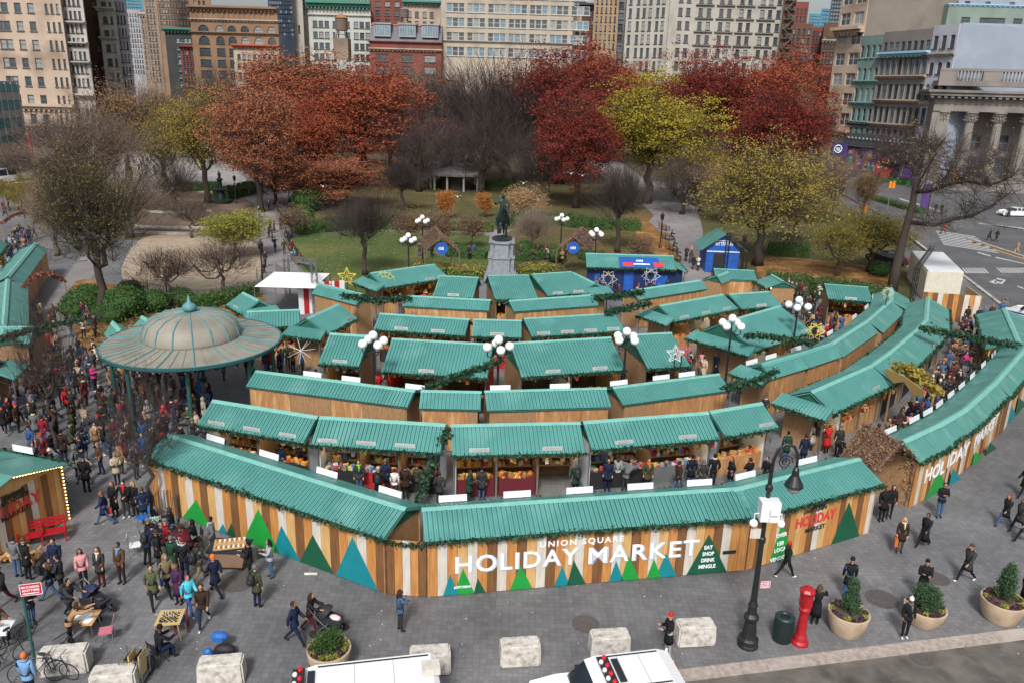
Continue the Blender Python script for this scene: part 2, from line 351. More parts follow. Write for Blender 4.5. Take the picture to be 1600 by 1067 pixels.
area('path', [(905, 250), (985, 305), (1028, 345), (1058, 392), (1070, 440), (1110, 440), (1098, 380), (1082, 335), (1040, 305), (960, 250)], 'path', .016)
area('planting_bed', [(1100, 300), (1098, 360), (1112, 432), (1210, 452), (1400, 480), (1420, 430), (1380, 350), (1250, 300)], 'lawn_leafy', .012)
area('leaf_bed', [(1195, 404), (1290, 408), (1382, 424), (1392, 458), (1290, 448), (1192, 436)], 'leaf_bed', .022)
area('lawn', [(440, 262), (480, 285), (700, 280), (1000, 282), (1290, 300), (1290, 235), (1000, 205), (700, 205), (440, 215)], 'leafy_earth', .006)
area('upper_plaza', [(185, 300), (400, 290), (400, 230), (300, 208), (190, 215)], 'light_paving', .008)
area('path', [(395, 255), (398, 330), (402, 400), (408, 452), (478, 452), (452, 395), (436, 350), (452, 300), (470, 262)], 'path', .016)
area('planting_bed', [(118, 440), (125, 545), (190, 530), (300, 505), (400, 500), (400, 455), (240, 455)], 'leaf_bed', .012)
area('dog_run', [(190, 420), (215, 456), (300, 468), (394, 466), (398, 380), (300, 368), (225, 372)], 'sand', .018)
area('terrace', [(150, 330), (170, 372), (396, 370), (398, 318), (300, 300), (190, 305)], 'earth', .014)
area('walk', [(100, 500), (118, 470), (150, 420), (130, 400), (98, 440), (70, 480), (60, 560), (140, 560)], 'path', .008)
for k, (y0, a_, b_) in enumerate([(331, 222, 330), (355, 200, 395), (364, 205, 395)]):
 mb = MB(); q = [P(a_+(b_-a_)*i/12, y0+3*math.sin(i/12*3.14)) for i in range(13)]
 for a, b in zip(q[:-1], q[1:]): mb.beam(a+Z(.15), b+Z(.15), .4, .3)
 o = mb.build('stone_edging', 'concrete', org=(0, 0, 0)); tag(o, ['pale stone step edge across the upper brown terrace', 'pale stone step edge across the middle of the brown terrace', 'pale stone step edge just above the sandy dog run'][k], 'kerb')
# street on the right
EDGE = [P(1610, 512), P(1583, 492), P(1505, 432), P(1448, 392), P(1395, 350)]
sheet('road', [p[:2] for p in [P(1600, 505), P(1583, 492), P(1505, 432), P(1448, 392), P(1392, 345), P(1290, 290)]]+[(70, 240), (150, 240), (160, 60), (95, 45)], 'asphalt', .006, world=True)
mb = MB()
for a, b in zip(EDGE[:-1], EDGE[1:]): mb.beam(a+Z(.06), b+Z(.06), .35, .15)
o = mb.build('kerb', 'concrete', org=(0, 0, 0)); o['kind'] = 'structure'
def marking(quads, name='road_marking', mt='road_paint', z=.011):
 mb = MB()
 for q in quads: mb.poly([tuple(P(*p)[:2])+(z,) for p in q])
 o = mb.build(name, mt, org=(0, 0, 0)); o['kind'] = 'structure'
zq = []
for i in range(9): x0 = 1462+i*1.5; y = 361+i*2.6; zq.append([(x0, y), (x0+62+3*i, y+9+i*.5), (x0+62+3*i, y+10.1+i*.5), (x0, y+1.1)])
for i in range(8): x0 = 1534+i*9; zq.append([(x0-6, 349+i*.9), (x0+44, 356+i*1.5), (x0+44, 357.1+i*1.5), (x0-6, 350+i*.9)])
for i in range(8): x0 = 1503+i*4.6; zq.append([(x0, 419), (x0+2, 419), (x0+10, 427.5), (x0+7, 427.5)])
for i in range(9): x0 = 1556+i*5; zq.append([(x0, 419), (x0+2.4, 419), (x0+13, 427), (x0+10, 427)])
zq += [[(1528, 394), (1548, 400), (1548, 401.5), (1527, 395.5)], [(1556, 418-16), (1600, 412), (1600, 413), (1555, 403.5)], [(1545, 441), (1556, 437), (1557, 445)], [(1554, 439.5), (1564, 441.5), (1568, 439), (1558, 437), (1557, 434.5), (1572, 438), (1566, 444.5), (1554, 442.5)], [(1590, 447), (1600, 451), (1600, 452.5), (1589, 448.3)], [(1405, 310), (1470, 330), (1470, 331.5), (1405, 311.5)]]
marking(zq)
marking([[(1514, 376.5), (1600, 405), (1600, 406.2), (1512, 377.4)]], mt=mat('yellow_paint', (.5, .28, .06), .7))
mb = MB().beam(P(1512, 374)+Z(.08), P(1602, 403)+Z(.08), .5, .16); mb.build('kerb', 'granite', org=(0, 0, 0), kind='structure')
# manholes
for px, py, r_ in [((915, 974, .48)), ((1222+160, 930, .55)), ((1440, 1027, .33)), ((372, 904, .75)), ((1462, 900, .5))]:
 pass
MH = [(915, 974, .5, 'round iron manhole cover in the paving above the white car'), (1378, 935, .6, 'pale round manhole cover left of the planter with the low shrub'), (1440, 1028, .38, 'small iron manhole cover in the road below the kerb'), (372, 906, .75, 'large round manhole cover below the games cart'), (1463, 903, .5, 'round manhole cover behind the person with a black beanie and phone')]
for px, py, r_, lb in MH:
 c = P(px, py, .006 if py < 1000 else -.128); mb = MB().lathe([(r_, 0), (r_, .006), (r_*.9, .006), (r_*.88, .003), (r_*.6, .003), (r_*.58, .006), (r_*.3, .006), (r_*.28, .003), (.01, .003)], c, 28); mb.build('manhole_cover', 'iron', label=lb, cat='manhole cover', group='manhole covers')
# fallen leaves
mb = MB(); rnd = random.Random(5)
for poly, k in (([(460, 375), (760, 372), (760, 430), (520, 445)], 900), ([(490, 285), (1005, 290), (990, 350), (480, 350)], 1500), ([(800, 360), (1010, 355), (1055, 420), (810, 430)], 900), ([(1195, 404), (1382, 420), (1390, 458), (1192, 436)], 900), ([(130, 500), (250, 465), (395, 470), (395, 495), (200, 520)], 700)):
 q = [P(*p) for p in poly]
 for _ in range(k):
  s, t = rnd.random(), rnd.random(); c = q[0].lerp(q[1], s).lerp(q[3].lerp(q[2], s), t); a = rnd.uniform(0, 6.28); r_ = rnd.uniform(.07, .16)
  dx, dy = math.cos(a)*r_, math.sin(a)*r_; z = .03+rnd.random()*.03
  mb.quad((c.x-dx, c.y-dy, z), (c.x+dy*.6, c.y-dx*.6, z+.02), (c.x+dx, c.y+dy, z), (c.x-dy*.6, c.y+dx*.6, z+.01))
o = mb.build('fallen_leaves', 'leaf_litter', org=(0, 0, 0)); o['kind'] = 'stuff'; o['label'] = 'yellow and brown leaves fallen over the lawns and beds'; o['category'] = 'leaves'
mb = MB(); rnd = random.Random(6)
for _ in range(150):
 c = P(rnd.uniform(0, 1600), rnd.uniform(700, 1030), .004)
 if c.y < 6: continue
 a = rnd.uniform(0, 6.28); r_ = rnd.uniform(.012, .03); mb.obox(c, V((math.cos(a), math.sin(a), 0))*r_*1.6, V((-math.sin(a), math.cos(a), 0))*r_, Z(.006))
o = mb.build('litter', 'letter_white', org=(0, 0, 0)); o['kind'] = 'stuff'; o['label'] = 'tiny scraps of pale litter scattered on the paving'; o['category'] = 'litter'
# market stalls
def ramp_mat(name, cols, rough=.6, emit=0):
 m = bpy.data.materials.new(name); m.use_nodes = True; n = m.node_tree; b = n.nodes['Principled BSDF']
 g = n.nodes.new('ShaderNodeNewGeometry'); r = n.nodes.new('ShaderNodeValToRGB'); r.color_ramp.interpolation = 'CONSTANT'
 e = r.color_ramp.elements; k = len(cols)
 while len(e) < k: e.new(.5)
 for i, c in enumerate(cols): e[i].position = i/k; e[i].color = (*c, 1)
 n.links.new(g.outputs['Random Per Island'], r.inputs[0]); n.links.new(r.outputs[0], b.inputs['Base Color']); b.inputs['Roughness'].default_value = rough
 M[name] = m
ramp_mat('goods_warm', [(.55, .22, .05), (.30, .12, .05), (.60, .40, .18), (.12, .05, .03), (.50, .06, .03), (.65, .55, .40), (.35, .20, .08), (.08, .05, .04), (.62, .30, .04)])
ramp_mat('goods_mixed', [(.45, .05, .05), (.05, .10, .32), (.60, .45, .10), (.55, .53, .50), (.05, .05, .06), (.10, .28, .12), (.50, .20, .05), (.32, .30, .30), (.35, .04, .14), (.10, .22, .38)])
ramp_mat('goods_dark', [(.03, .03, .035), (.08, .06, .05), (.18, .15, .12), (.05, .06, .09), (.30, .26, .2), (.12, .03, .03), (.45, .40, .33)])
ramp_mat('goods_wood', [(.45, .27, .12), (.33, .18, .07), (.55, .36, .18), (.24, .12, .05)])
RIB = .185; mat('board_grey', (.40, .40, .38), .6, (.33, .32, .30), 3)
def slope(mb, a, b, c, d, corr, m=0, th=.03):
 """roof sheet: a-b along the ridge, d-c along the eave"""
 a, b, c, d = V(a), V(b), V(c), V(d)
 n = (b-a).cross(d-a).normalized()
 if n.z < 0: n = -n
 if corr: th = .06
 mb.add([a, b, c, d, a-n*th, b-n*th, c-n*th, d-n*th], [(4, 5, 6, 7), (0, 1, 5, 4), (3, 2, 6, 7), (0, 3, 7, 4), (1, 2, 6, 5)], m)
 if not corr:
  L = (b-a).length; k = max(1, int(L/2.4)); e = (b-a).normalized()
  mb.add([a, b, c, d], [(0, 1, 2, 3)], m)
  for i in range(1, k+1):            # overlapping seams and pinned laths
   p = a.lerp(b, i/(k+1)); q = d.lerp(c, i/(k+1)); mb.obox(p+n*.001, q-p, e*.05, n*.018, m)
  return
 L = max((b-a).length, (c-d).length); k = max(3, int(L/RIB)); vs = []; fs = []
 fr = [0, .34, .37, .45, .48, .77, .78, .99]; hh = [.07, .07, .045, .045, .07, .07, -.035, -.035]
 for i in range(k):
  for f, h in zip(fr, hh):
   t = (i+f)/k; vs.append(a.lerp(b, t)+n*h); vs.append(d.lerp(c, t)+n*h)
 vs += [b+n*.07, c+n*.07]
 for j in range(len(vs)//2-1): fs.append((2*j, 2*j+2, 2*j+3, 2*j+1))
 mb.add(vs, fs, m)
STALLS = []
def stall(name_label, ra, rb, ev, kind='open', zr=3.1, zf=2.4, db=1.2, corr=True, signs=0, back_signs=0, ends='gg', goods='goods_warm', counter='plywood', group='green roofed market stalls in rows', bays=None, side='timber', seed=1, world=None, backcorr=None, lamps=True, side2=None, gar=True):
 rnd = random.Random(seed)
 if world: A, B, E = world
 else: A, B = P(ra[0], ra[1], zr), P(rb[0], rb[1], zr); E = P(ev[0], ev[1], zf)
 u = B-A; u.z = 0; L = u.length; u.normalize(); n = V((u.y, -u.x, 0))
 df = (E-A).dot(n)
 if df < 0: n = -n; df = -df
 df = max(.55, df); org = (A+B)/2+n*(df-db)/2; org.z = 0
 T = thing('market_stall', name_label, 'market stall', org, group)
 G = lambda s, t, z: V((A.x, A.y, 0))+u*s+n*t+Z(z)
 zb = zf+.05
 # roof
 mb = MB(); slope(mb, G(0, 0, zr), G(L, 0, zr), G(L, df, zf), G(0, df, zf), corr, 0)
 slope(mb, G(0, 0, zr), G(L, 0, zr), G(L, -db, zb), G(0, -db, zb), corr if backcorr is None else backcorr, 0)
 mb.build('roof', 'teal_metal' if corr else 'teal_sheet', T)
 mb = MB()
 for s_, sg in ((1, df), (-1, -db)):
  f = min(.17/abs(sg), .5); mb.quad(G(-.02, 0, zr+.09), G(L+.02, 0, zr+.09), G(L+.02, sg*f, zr+.085-(zr-zf)*f), G(-.02, sg*f, zr+.085-(zr-zf)*f), 0)
 mb.build('ridge_cap', 'teal_cap', T)
 # gable ends
 for k, s0 in ((0, .12), (1, L-.15)):
  mb = MB().prism([G(s0, df-.12, zf+.02), G(s0, 0, zr-.05), G(s0, -db+.12, zb)], u*.03)
  mb.build('gable', 'green_gable', T)
  wm = (side if k == 0 or not side2 else side2)
  if kind != 'none':
   mb = MB().obox(G(s0+.035 if k == 0 else s0-.035, -db+.14, 0), u*.04, n*(df+db-(.75 if kind == 'open' else .30)), Z(zf-.02)); mb.build('side_wall', wm, T)
  if ends[k] == 's':       # pent roof below the gable
   sg = -1 if k == 0 else 1; x0 = 0 if k == 0 else L; mb = MB()
   slope(mb, G(x0, -db, zf+.28), G(x0, df, zf+.28), G(x0+sg*.95, df+.1, zf-.12), G(x0+sg*.95, -db-.1, zf-.12), corr)
   mb.build('pent_roof', 'teal_metal', T)
   mb = garland([G(x0+sg*.97, -db-.1, zf-.14), G(x0+sg*.97, df+.1, zf-.14)]); mb.build('garland', 'garland', T)
   for t in (-db+.1, df-.1):
    mb = MB().tube([G(x0+sg*.8, t, 0), G(x0+sg*.8, t, zf-.05)], .05, 6); mb.build('post', 'steel', T)
 nb = bays or max(1, round(L/2.7)); bw = (L-.3)/nb
 if kind in ('back', 'striped'):
  mb = MB(); k = nb if kind == 'back' else 1
  if kind == 'back':
   x = .14
   while x < L-.2:
    w_ = min(rnd.choice([1.2, 2.4, 2.4, 1.8]), L-.14-x)
    mb.obox(G(x, df-.16, .05), u*(w_-.015), n*(.04+rnd.random()*.008), Z(zf-.06), 1 if rnd.random() < .22 else 0); x += w_
   mb.build('back_wall', ['plywood', 'timber'], T)
  for i in range(nb+1): mb = MB().beam(G(.15+i*bw, -db+.2, 0), G(.15+i*bw, -db+.2, zb-.03), .08); mb.build('post', 'timber', T)
  mb = MB().obox(G(.2, -db+.25, .05), u*(L-.4), n*.5, Z(.85)); mb.build('counter', counter, T)
 if kind == 'open':
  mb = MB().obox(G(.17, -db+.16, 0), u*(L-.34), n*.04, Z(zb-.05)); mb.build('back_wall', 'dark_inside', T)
  for i in range(1, nb):
   mb = MB().obox(G(.15+i*bw, -db+.22, 0), u*.04, n*(df+db-.85), Z(zf)); mb.build('partition', rnd.choice(['timber', 'timber', 'white_paint']), T)
  for i in range(nb+1):
   mb = MB().beam(G(.12+i*bw, df-.58, 0), G(.12+i*bw, df-.58, zf+.1), .07); mb.build('post', 'steel', T)
  gm = MB(); cs = counter if isinstance(counter, list) else [counter]
  for i in range(nb):
   x0 = .22+i*bw; x1 = x0+bw-.12; ct = cs[i % len(cs)]
   if ct:
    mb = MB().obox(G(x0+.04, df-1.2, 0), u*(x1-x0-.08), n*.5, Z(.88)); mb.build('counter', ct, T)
    for _ in range(46):
     s_ = rnd.uniform(x0+.1, x1-.25); t = rnd.uniform(df-1.17, df-.85); h = rnd.uniform(.04, .22)
     gm.box(G(s_+.06, t+.06, .88+h/2+.003), (rnd.uniform(.08, .3), rnd.uniform(.06, .2), h), 0, rnd.uniform(0, 3))
   mb = MB()
   for z in (.7, 1.15, 1.6, 2.0): mb.obox(G(x0, -db+.24, z), u*(x1-x0), n*.32, Z(.03))
   mb.build('shelf', 'timber', T)
   for z in (.73, 1.18, 1.63, 2.03):
    x = x0+.05
    while x < x1-.1:
     w_ = rnd.uniform(.06, .22); h = rnd.uniform(.08, .34)
     if rnd.random() < .85: gm.obox(G(x, -db+.28, z+.002), u*w_*.9, n*rnd.uniform(.1, .24), Z(h), 0)
     x += w_
   for _ in range(14):      # goods hung under the eave
    s_ = rnd.uniform(x0, x1); h = rnd.uniform(.12, .45); t = df-rnd.uniform(.28, .9)
    gm.obox(G(s_, t, zf-.1-h-.1*rnd.random()), u*rnd.uniform(.05, .2), n*.06, Z(h))
   if lamps:
    for q in (.3, .7):
     mb = MB().ball(G(x0+(x1-x0)*q, df-.9, zf-.12), .07, 8); mb.build('lamp', 'bulb', T)
  g = gm.build('merchandise', goods); g['kind'] = 'stuff'; tag(g, 'jumble of small goods on the shelves and counter of the '+name_label, 'merchandise')
 if gar and kind != 'back':
  mb = garland([G(-.05, df+.02, zf-.02), G(L+.05, df+.02, zf-.02)]); mb.build('garland', 'garland', T)
 if gar:
  mb = garland([G(-.05, -db-.02, zb-.02), G(L+.05, -db-.02, zb-.02)], dens=40); mb.build('garland', 'garland', T)
 # name boards
 def board(s_, t, z, face, plain):
  c = G(s_, t, z); mb = MB(); w_ = 1.1 if plain else .92; hh = .26 if plain else .19
  mb.obox(c-u*w_/2, u*w_, face*.025, Z(hh)+face*(-.05), 0)
  if not plain:
   mb.obox(c-u*.34+face*.012+Z(.11), u*.68, face*.004, Z(.035), 1); mb.obox(c-u*.30+face*.018+Z(.05), u*.45, face*.004, Z(.025), 1)
  for q in (-.25, .25): mb.obox(c+u*q-Z(.08)-face*.05, u*.12, face*.04, Z(.16), 2)
  mb.build('name_board', ['white_paint' if plain else 'board_grey', 'grey_print', 'dark'], T)
 if isinstance(signs, int): signs = [(i+.5)/signs for i in range(signs)] if signs else []
 for q in signs: board(L*q, df-.16, zf+.12, n, False)
 if isinstance(back_signs, int): back_signs = [(i+.5)/back_signs for i in range(back_signs)] if back_signs else []
 for q in back_signs: board(L*q, -db+.1, zb+.16, n, True)
 STALLS.append((T, A, B, n, df, db, L, u, zf, zr))
 return T, G, L, df, u, n
# striped wall with painted firs; A,B ground points, nrm outward
def striped_wall(T, A, B, h, seq, nrm, name='striped_wall', z0=.03):
 A, B = V(A), V(B); u = (B-A).normalized(); L = (B-A).length; mb = MB(); k = len(seq); w_ = L/k
 for i, s_ in enumerate(seq):
  mb.obox(A+u*(i*w_)+Z(z0), u*(w_-.012), nrm*(.045+.004*(i % 2)), Z(h), 'otbw'.index(s_))
 mb.obox(A-nrm*.03+Z(z0), u*L, nrm*.03, Z(h), 2)
 return mb.build(name, ['plank_orange', 'plank_tan', 'plank_brown', 'plank_white'], T)
def wall_hit(A, nrm, px, py):
 d = ray(px, py); o = Z(HC); t = (V(A)-o).dot(nrm)/d.dot(nrm); return o+d*t
def fir(T, A, nrm, apex, bl, br, mt, off=.055):
 pts = [wall_hit(A, nrm, *q) for q in (bl, br, apex)]
 zb = .04
 for q in pts[:2]: q.z = zb
 pts = [q-nrm*((q-V(A)).dot(nrm))+nrm*off for q in pts]
 mb = MB().prism(pts, nrm*.012); mb.build('painted_fir', mt, T)
def wtext(T, A, B, nrm, body, px0, px1, pyb, size, mt, bold=.02, off=.07, **kw):
 """text on a wall between two photo pixel positions of its baseline"""
 a = wall_hit(A, nrm, px0, pyb[0]); b = wall_hit(A, nrm, px1, pyb[1]); a += nrm*off; b += nrm*off
 u = (V(B)-V(A)).normalized(); w_ = (b-a).dot(u)
 return text(body, size, a, u, (0, 0, 1), T, mt, bold, width=w_, **kw)
G1 = 'market stalls of the front row with their backs to the street'
# --- front row, striped backs
def front(label, ra, rb, gl, gr, seq, **kw):
 gl, gr = P(*gl), P(*gr); u = (gr-gl).normalized(); nrm = V((u.y, -u.x, 0))
 if nrm.dot(V((0, -1, 0))) < 0: nrm = -nrm
 # roof parallel to the wall
 A = gl-nrm*1.15; B = gr-nrm*1.15; zr, zf = 3.0, 2.42
 A.z = B.z = zr; E = gl+nrm*.22
 A -= u*kw.pop('xl', .1); B += u*kw.pop('xr', .1)
 T, G, L, df, uu, n = stall(label, None, None, None, 'striped', zr, zf, 1.25, group=G1, world=(A, B, E), **kw)
 striped_wall(T, gl, gr, zf-.06, seq, nrm)
 return T, gl, gr, nrm
T, a, b, nn = front('long stall with striped back and tall painted firs, left in the front row', 0, 0, (243, 792), (605, 927), 'owobtwobtwobowtbowtbowtbotwob', back_signs=4, seed=3)
for ap, bl, br, mt in [((308, 779), (290, 836), (333, 850), 'fir_green'), ((350, 817), (345, 847), (359, 850), 'fir_teal'), ((363, 816), (357, 851), (372, 855), 'fir_dark'), ((405, 794), (384, 866), (440, 880), 'fir_green'), ((441, 820), (430, 876), (472, 888), 'fir_teal'), ((490, 834), (471, 887), (524, 905), 'fir_dark'), ((552, 837), (527, 905), (592, 924), 'fir_teal')]:
 fir(T, a, nn, ap, bl, br, mt)
T, a, b, nn = front('long stall with the big HOLIDAY MARKET lettering on its striped back', 0, 0, (668, 932), (1162, 890), 'owotwobwobtwbotwobowtbowtobwtobwoobtot'[:34], back_signs=5, seed=4)
for ap, bl, br, mt in [((703, 895), (692, 931), (717, 930), 'fir_teal'), ((723, 886), (709, 930), (741, 928), 'fir_green'), ((746, 901), (740, 928), (758, 926), 'fir_dark'),
                       ((813, 881), (796, 922), (831, 919), 'fir_green'), ((878, 882), (865, 917), (889, 915), 'fir_teal'), ((896, 873), (885, 915), (914, 913), 'fir_dark'), ((962, 874), (950, 910), (973, 908), 'fir_teal'), ((981, 866), (969, 908), (998, 906), 'fir_green'), ((1021, 871), (1009, 905), (1032, 903), 'fir_green'), ((1040, 862), (1023, 903), (1056, 901), 'fir_teal'), ((1107, 833), (1071, 899), (1134, 894), 'fir_dark')]:
 fir(T, a, nn, ap, bl, br, mt, .055+.006*(ap[0] % 2)+.003*(ap[0] % 3))
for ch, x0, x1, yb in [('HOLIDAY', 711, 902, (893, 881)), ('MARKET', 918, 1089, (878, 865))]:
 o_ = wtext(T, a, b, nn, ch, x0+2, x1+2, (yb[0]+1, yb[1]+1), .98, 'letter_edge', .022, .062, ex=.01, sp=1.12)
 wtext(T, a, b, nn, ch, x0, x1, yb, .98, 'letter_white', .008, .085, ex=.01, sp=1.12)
wtext(T, a, b, nn, 'UNION SQUARE', 843, 974, (853, 841), .34, 'letter_white', .02, .07, sp=1.3)
for tx, x0, x1, y in [('EAT', 1099, 1112, 856), ('SHOP', 1096, 1114, 866), ('DRINK', 1094, 1115, 876), ('MINGLE', 1090, 1116, 886)]:
 wtext(T, a, b, nn, tx, x0, x1, (y, y-1), .22, 'letter_white', .03, .085)
wtext(T, a, b, nn, '#GIFTURBAN', 709, 735, (917, 915), .13, 'letter_white', .03, .085)
mb = MB(); q = wall_hit(a, nn, 1128, 864); uu = (b-a).normalized(); mb.obox(q+nn*.06, uu*.55, nn*.02, Z(.14)); mb.build('name_plate', 'letter_black', T)
T, a, b, nn = front('short right end stall of the front row with a red HOLIDAY on its back', 0, 0, (1164, 890), (1356, 832), 'obtowbotobwtoobtobow', back_signs=2, seed=5)
for ap, bl, br, mt in [((1220, 815), (1200, 880), (1238, 872), 'fir_green'), ((1325, 783), (1297, 849), (1341, 836), 'fir_dark')]: fir(T, a, nn, ap, bl, br, mt)
for tx, x0, x1, y in [('OVER', 1210, 1227, 839), ('150', 1212, 1222, 851), ('LOCAL', 1207, 1229, 862), ('VENDORS', 1200, 1231, 877)]: wtext(T, a, b, nn, tx, x0, x1, (y, y-4), .24, 'letter_white', .03, .085)
wtext(T, a, b, nn, 'Union Square', 1254, 1290, (802, 793), .27, 'letter_black', .008, .07, shear=.35)
wtext(T, a, b, nn, 'HOLIDAY', 1241, 1303, (824, 809), .62, 'letter_red', .03, .07)
wtext(T, a, b, nn, 'MARKET', 1256, 1287, (831, 822), .28, 'letter_black', .02, .07)
q = wall_hit(a, nn, 1266, 794); uu = (b-a).normalized(); mb = MB().obox(q+nn*.06, uu*.75, nn*.02, Z(.2)); mb.build('name_plate', 'letter_black', T)
# striped fence between the first two
fl, fr_ = P(605, 927), P(668, 932)
F_ = thing('striped_fence', 'short striped fence closing the gap between two front row stalls', 'fence', (fl+fr_)/2)
u_ = (fr_-fl).normalized(); striped_wall(F_, fl+u_*.02, fr_-u_*.02, 2.28, 'bowob', V((u_.y, -u_.x, 0)), 'plank_panel')
mb = garland([fl+Z(2.3)+V((0, -.1, 0)), fr_+V((0, -.1, 2.3))], sag=.12); mb.build('garland', 'garland', F_)
# --- rows facing us
RG = 'green roofed market stalls in the middle rows'
def row(lab, ra, rb, ev, kind, zr, **kw): return stall(lab, ra, rb, ev, kind, zr, group=RG, **kw)
row('open stall at the left end of the nearest open row, three boards on its eave', (333, 626), (497, 652), (302, 664), 'open', 3.2, signs=3, counter=['white_paint', 'dark', 'dark'], goods='goods_warm', seed=11, side='white_paint')
row('open stall with the bright red counter cloth in the nearest open row', (500, 652), (697, 664), (487, 696), 'open', 3.2, signs=[.12, .42, .72], counter=['dark', 'red_cloth', 'dark'], goods='goods_mixed', seed=12, bays=3, side='white_paint')
row('open stall in the centre of the nearest open row with lit glass cabinet', (705, 665), (906, 661), (806, 711), 'open', 3.2, signs=[.2, .75], counter=['maroon', 'maroon', None], seed=13, bays=3, side='white_paint')
row('open stall right of centre in the nearest open row with a plain grey counter', (911, 660), (1106, 645), (924, 704), 'open', 3.2, signs=[.25, .75], counter=['dark', 'grey_panel'], goods='goods_mixed', seed=14, bays=2, side='white_paint', side2='white_paint')
row('open stall at the right end of the nearest open row with price cards', (1108, 644), (1190, 630), (1135, 684), 'open', 3.2, signs=[.8], counter='plywood', goods='goods_warm', seed=15, bays=1, side='white_paint')
row('wood backed stall, leftmost and longest of the second row', (400, 580), (649, 611), (388, 605), 'back', 2.95, back_signs=[.3, .55, .95], seed=21)
row('shortest wood backed stall in the second row, just left of the middle', (658, 611), (752, 613), (700, 640), 'back', 2.95, back_signs=0, seed=22)
row('wood backed stall in the second row, just right of the middle', (757, 612), (947, 607), (850, 640), 'back', 2.95, back_signs=[.15, .65], seed=23)
row('wood backed stall at the right end of the second row', (957, 606), (1123, 585), (972, 634), 'back', 2.95, back_signs=[.15, .55, .8], seed=24)
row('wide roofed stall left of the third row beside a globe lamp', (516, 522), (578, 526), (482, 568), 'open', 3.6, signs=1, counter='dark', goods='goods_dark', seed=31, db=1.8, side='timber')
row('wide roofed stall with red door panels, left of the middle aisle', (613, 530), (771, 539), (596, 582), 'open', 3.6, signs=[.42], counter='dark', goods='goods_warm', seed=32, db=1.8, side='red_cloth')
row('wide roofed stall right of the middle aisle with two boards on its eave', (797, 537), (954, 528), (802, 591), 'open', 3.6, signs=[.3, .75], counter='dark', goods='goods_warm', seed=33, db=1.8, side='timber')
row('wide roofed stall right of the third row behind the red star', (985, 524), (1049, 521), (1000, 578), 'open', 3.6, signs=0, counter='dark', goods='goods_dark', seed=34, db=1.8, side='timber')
row('open stall in the fourth row, left of the middle', (594, 491), (734, 500), (578, 516), 'open', 3.1, signs=[.3, .7], counter='dark', seed=41)
row('short open stall in the centre of the fourth row', (740, 500), (815, 502), (778, 528), 'open', 3.1, signs=[.5], counter='red_cloth', seed=42)
row('open stall in the fourth row, right of the middle, four boards on its eave', (818, 499), (960, 491), (827, 528), 'open', 3.1, signs=4, counter='plywood', goods='goods_warm', seed=43)
row('wood backed stall in the fifth row, left of the middle', (634, 463), (767, 470), (635, 480), 'back', 2.95, seed=51)
row('wood backed stall in the fifth row, right of the middle', (795, 471), (926, 462), (795, 489), 'back', 2.95, seed=52)
row('open stall left of the statue in the rearmost row', (687, 432), (748, 435), (671, 464), 'open', 3.4, signs=1, seed=61, db=1.6, side='timber')
row('open stall right in front of the statue in the rearmost row', (762, 432), (826, 431), (766, 470), 'open', 3.4, signs=0, seed=62, db=1.6, side='timber')
row('open stall right of the statue in the rearmost row', (830, 430), (892, 426), (844, 465), 'open', 3.4, signs=2, seed=63, db=1.6, side='timber')
row('small square roofed stall at the right end of the rearmost row', (896, 427), (930, 444), (905, 458), 'open', 3.0, signs=0, ends='gs', seed=64, db=1.2, side='timber')
row('wood backed stall behind the garland beam, right of the fifth row', (986, 455), (1093, 439), (1003, 469), 'back', 2.95, seed=53)
row('open stall with three boards on its eave, behind the wide hipped stall', (1029, 479), (1129, 461), (1049, 505), 'open', 3.2, signs=3, ends='sg', counter='plywood', goods='goods_warm', seed=44)
row('open stall continuing to the right of the three board stall', (1138, 461), (1201, 457), (1152, 485), 'open', 3.1, signs=1, seed=45)
row('big roofed stall with green gable and pent roof, right of the third row', (1128, 505), (1218, 479), (1172, 553), 'open', 3.7, signs=[.35, .9], ends='sg', counter=['white_paint', 'plywood'], goods='goods_mixed', seed=35, db=2.0, side='timber')
row('long slanting open stall behind the star ornaments, left rear', (578, 428), (678, 414), (590, 453), 'open', 3.2, signs=[.7, .9], ends='sg', seed=65)
row('small open stall with slanting roof near the white tent', (478, 499), (528, 476), (520, 519), 'open', 3.3, signs=[.8], ends='sg', counter='plywood', goods='goods_warm', seed=66, side='timber')
row('open stall between the round pavilion roof and the white tent', (386, 488), (468, 485), (430, 512), 'open', 3.1, signs=0, counter='plywood', goods='goods_warm', seed=67)
row('little stall with sloping roof left of the white tent', (380, 458), (405, 471), (352, 478), 'open', 3.2, signs=1, ends='gs', seed=68)
row('narrow stall roof behind the red striped booth', (498, 444), (567, 461), (495, 462), 'back', 3.1, seed=69)
row('far small stall beside the orange leaf bed', (1288, 445), (1356, 450), (1322, 471), 'open', 3.0, signs=1, goods='goods_warm', seed=70)
row('small stall with pointed roof below the hedge, right rear', (1206, 430), (1225, 441), (1188, 447), 'open', 3.0, signs=0, seed=71, corr=False)
row('small wood sided stall in front of the blue booth, left of pair', (1120, 432), (1137, 425), (1117, 449), 'back', 3.0, seed=72, corr=False)
row('small wood sided stall in front of the blue booth, corrugated roof', (1115, 421), (1178, 424), (1140, 438), 'back', 2.9, seed=73)
